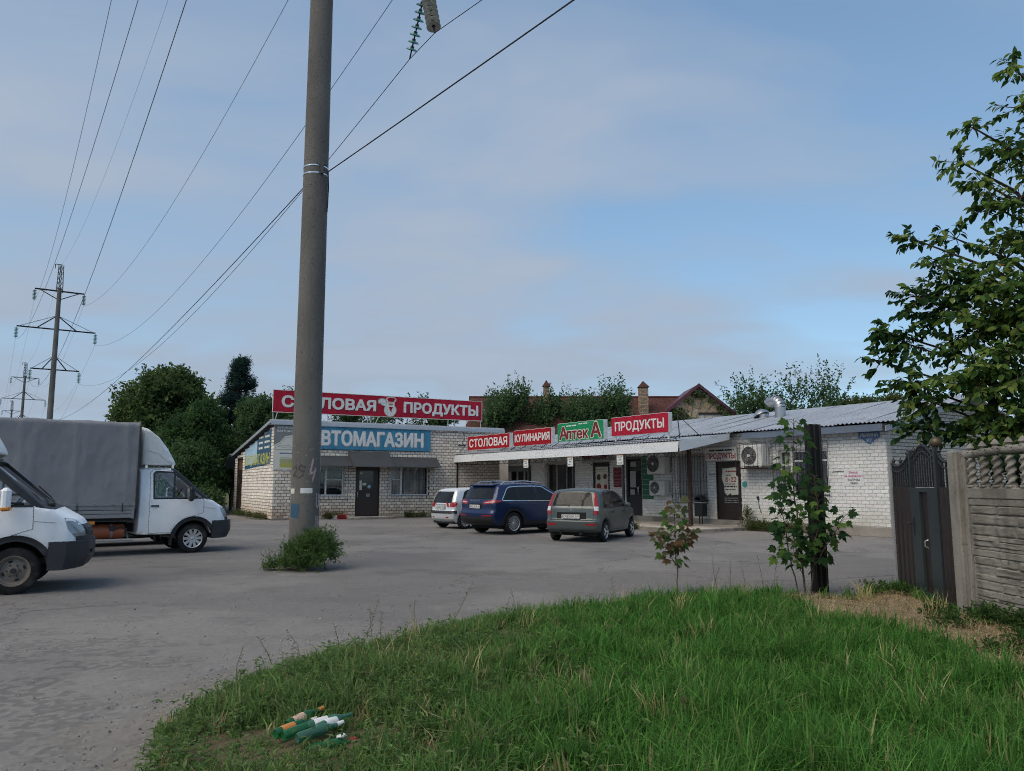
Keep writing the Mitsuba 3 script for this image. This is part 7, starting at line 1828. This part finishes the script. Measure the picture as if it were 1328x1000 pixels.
# gravel along the edge of the yard
p = np.vstack([np.array(VERGE)[rng.integers(0, 13, 700)] + rng.normal(size=(700, 2)) * [0.35, 0.3] + [-0.25, 0.2], rng.uniform((-7, 3.5), (-1, 12), (550, 2)), rng.uniform((-3, 8), (4.5, 14), (250, 2))])
p = p[~shapely.contains_xy(verge_poly, p[:, 0], p[:, 1])]
base_s = trimesh.creation.icosahedron()
n = len(p)
S_ = rng.uniform(0.003, 0.010, (n, 1, 1)) * rng.uniform(0.6, 1.3, (n, 1, 3))
V = base_s.vertices[None] * S_ * (1 + 0.2 * rng.normal(size=(n, 12, 1))) + np.stack([p[:, 0], p[:, 1], 0 * p[:, 0] + 0.003], 1)[:, None]
F = base_s.faces[None] + (np.arange(n) * 12)[:, None, None]
c = np.array((0.22, 0.21, 0.20)) * (1 + 0.3 * rng.normal(size=(n, 1)))
k = put('gravel', trimesh.Trimesh(V.reshape(-1, 3), F.reshape(-1, 3), process=False), 'stone_v', None, False, np.repeat(np.clip(c, 0.05, 0.5), 12, 0))
labels[k] = {'label': 'loose small stones scattered over the asphalt', 'category': 'gravel', 'kind': 'stuff'}


# ------------------------------------------------------------------ bottles and litter
def bottle(label, x, y, z, yaw, pitch, roll, L, r, glass, lab, foil):
    M = TR(x, y, z) @ RZ(yaw) @ RY(90 - pitch) @ RZ(roll)
    t = Thing('bottle', label, 'bottle', M, 'bottles heaped in the grass')
    b = [(0, 0.01), (r * 0.85, 0), (r, 0.012), (r, L * 0.56), (r * 0.92, L * 0.63), (r * 0.45, L * 0.76), (r * 0.38, L * 0.80), (r * 0.36, L * 0.97), (r * 0.42, L * 0.972), (r * 0.42, L), (0, L)]
    t.part('glass', lathe(b, 20), glass, smooth=40)
    if lab: t.part('paper_label', lathe([(r + 0.0008, L * 0.14), (r + 0.0016, L * 0.145), (r + 0.0016, L * 0.44), (r + 0.0008, L * 0.445), (r + 0.0008, L * 0.14)], 20), lab, smooth=40)
    if foil: t.part('cap', lathe([(r * 0.40, L * 0.86), (r * 0.44, L * 0.862), (r * 0.46, L * 1.004), (0, L * 1.008)], 16), foil, smooth=40)


HZ = 0.12
for q in (('green bottle with orange base label, farthest left of the heap', -1.40, 4.78, HZ + 0.02, 52, 4, 0, 0.30, 0.031, 'glass_green_solid', 'print_orange', 'print_cream'),
          ('dark green bottle with white cap lying across the heap middle', -1.33, 4.71, HZ + 0.03, 46, 6, 40, 0.30, 0.031, 'glass_green_solid', None, 'print_white'),
          ('pale green bottle nearest the camera with white shoulder', -1.24, 4.67, HZ + 0.03, 42, 6, 90, 0.30, 0.031, 'glass_teal', None, 'print_white'),
          ('green bottle with pale label and red cap on the right of the heap', -1.05, 4.94, HZ + 0.06, 235, -4, 10, 0.28, 0.031, 'glass_teal', 'print_white', 'print_red'),
          ('bottle with gold neck pointing away at the back of the heap', -1.37, 4.92, HZ + 0.03, 58, 6, 0, 0.30, 0.031, 'glass_green_solid', 'print_skin', 'print_orange'),
          ('pale teal bottle with white label at the right end of the heap', -1.22, 4.82, HZ + 0.05, 34, 6, 70, 0.28, 0.031, 'glass_teal', 'print_white', None),
          ('green bottle lowest in the heap, half hidden by grass', -1.16, 4.62, HZ - 0.02, 30, 4, 0, 0.28, 0.031, 'glass_green_solid', None, 'print_red')):
    bottle(*q)
for n_, (x, y, s_, lab) in enumerate(((1.49, 5.0, 0.045, 'white paper scrap in the grass near the bottom of the picture'), (2.12, 5.15, 0.035, 'white paper scrap in the grass at the lower right'), (1.18, 8.55, 0.04, 'white paper scrap in the grass left of the small sapling'), (-1.0, 4.72, 0.03, 'white paper scrap beside the bottle heap'), (2.06, 5.6, 0.03, 'white paper scrap in the grass, right of the straw tuft'))):
    m = trimesh.creation.icosphere(2, s_)
    m.vertices *= (1 + 0.7 * (meshkit.noise(m.vertices * 40 + n_ * 9)[:, None] - 0.5)) * np.array([1, 0.8, 0.45])
    solo('paper_scrap', m, 'print_white', lab, 'litter', TR(x, y, 0.15), group='white paper scraps in the grass')
t = Thing('red_brick', 'small red block lying by the wall left of the brown shop door', 'brick', LF @ TR(2.95, -0.35, 0))
t.part('block', rbx(0, 0.42, 0, 0.25, 0, 0.22, 0.015), 'sign_red')
t.part('pale_end', rbx(-0.22, -0.005, 0.02, 0.22, 0, 0.2, 0.015), 'pale_beige')
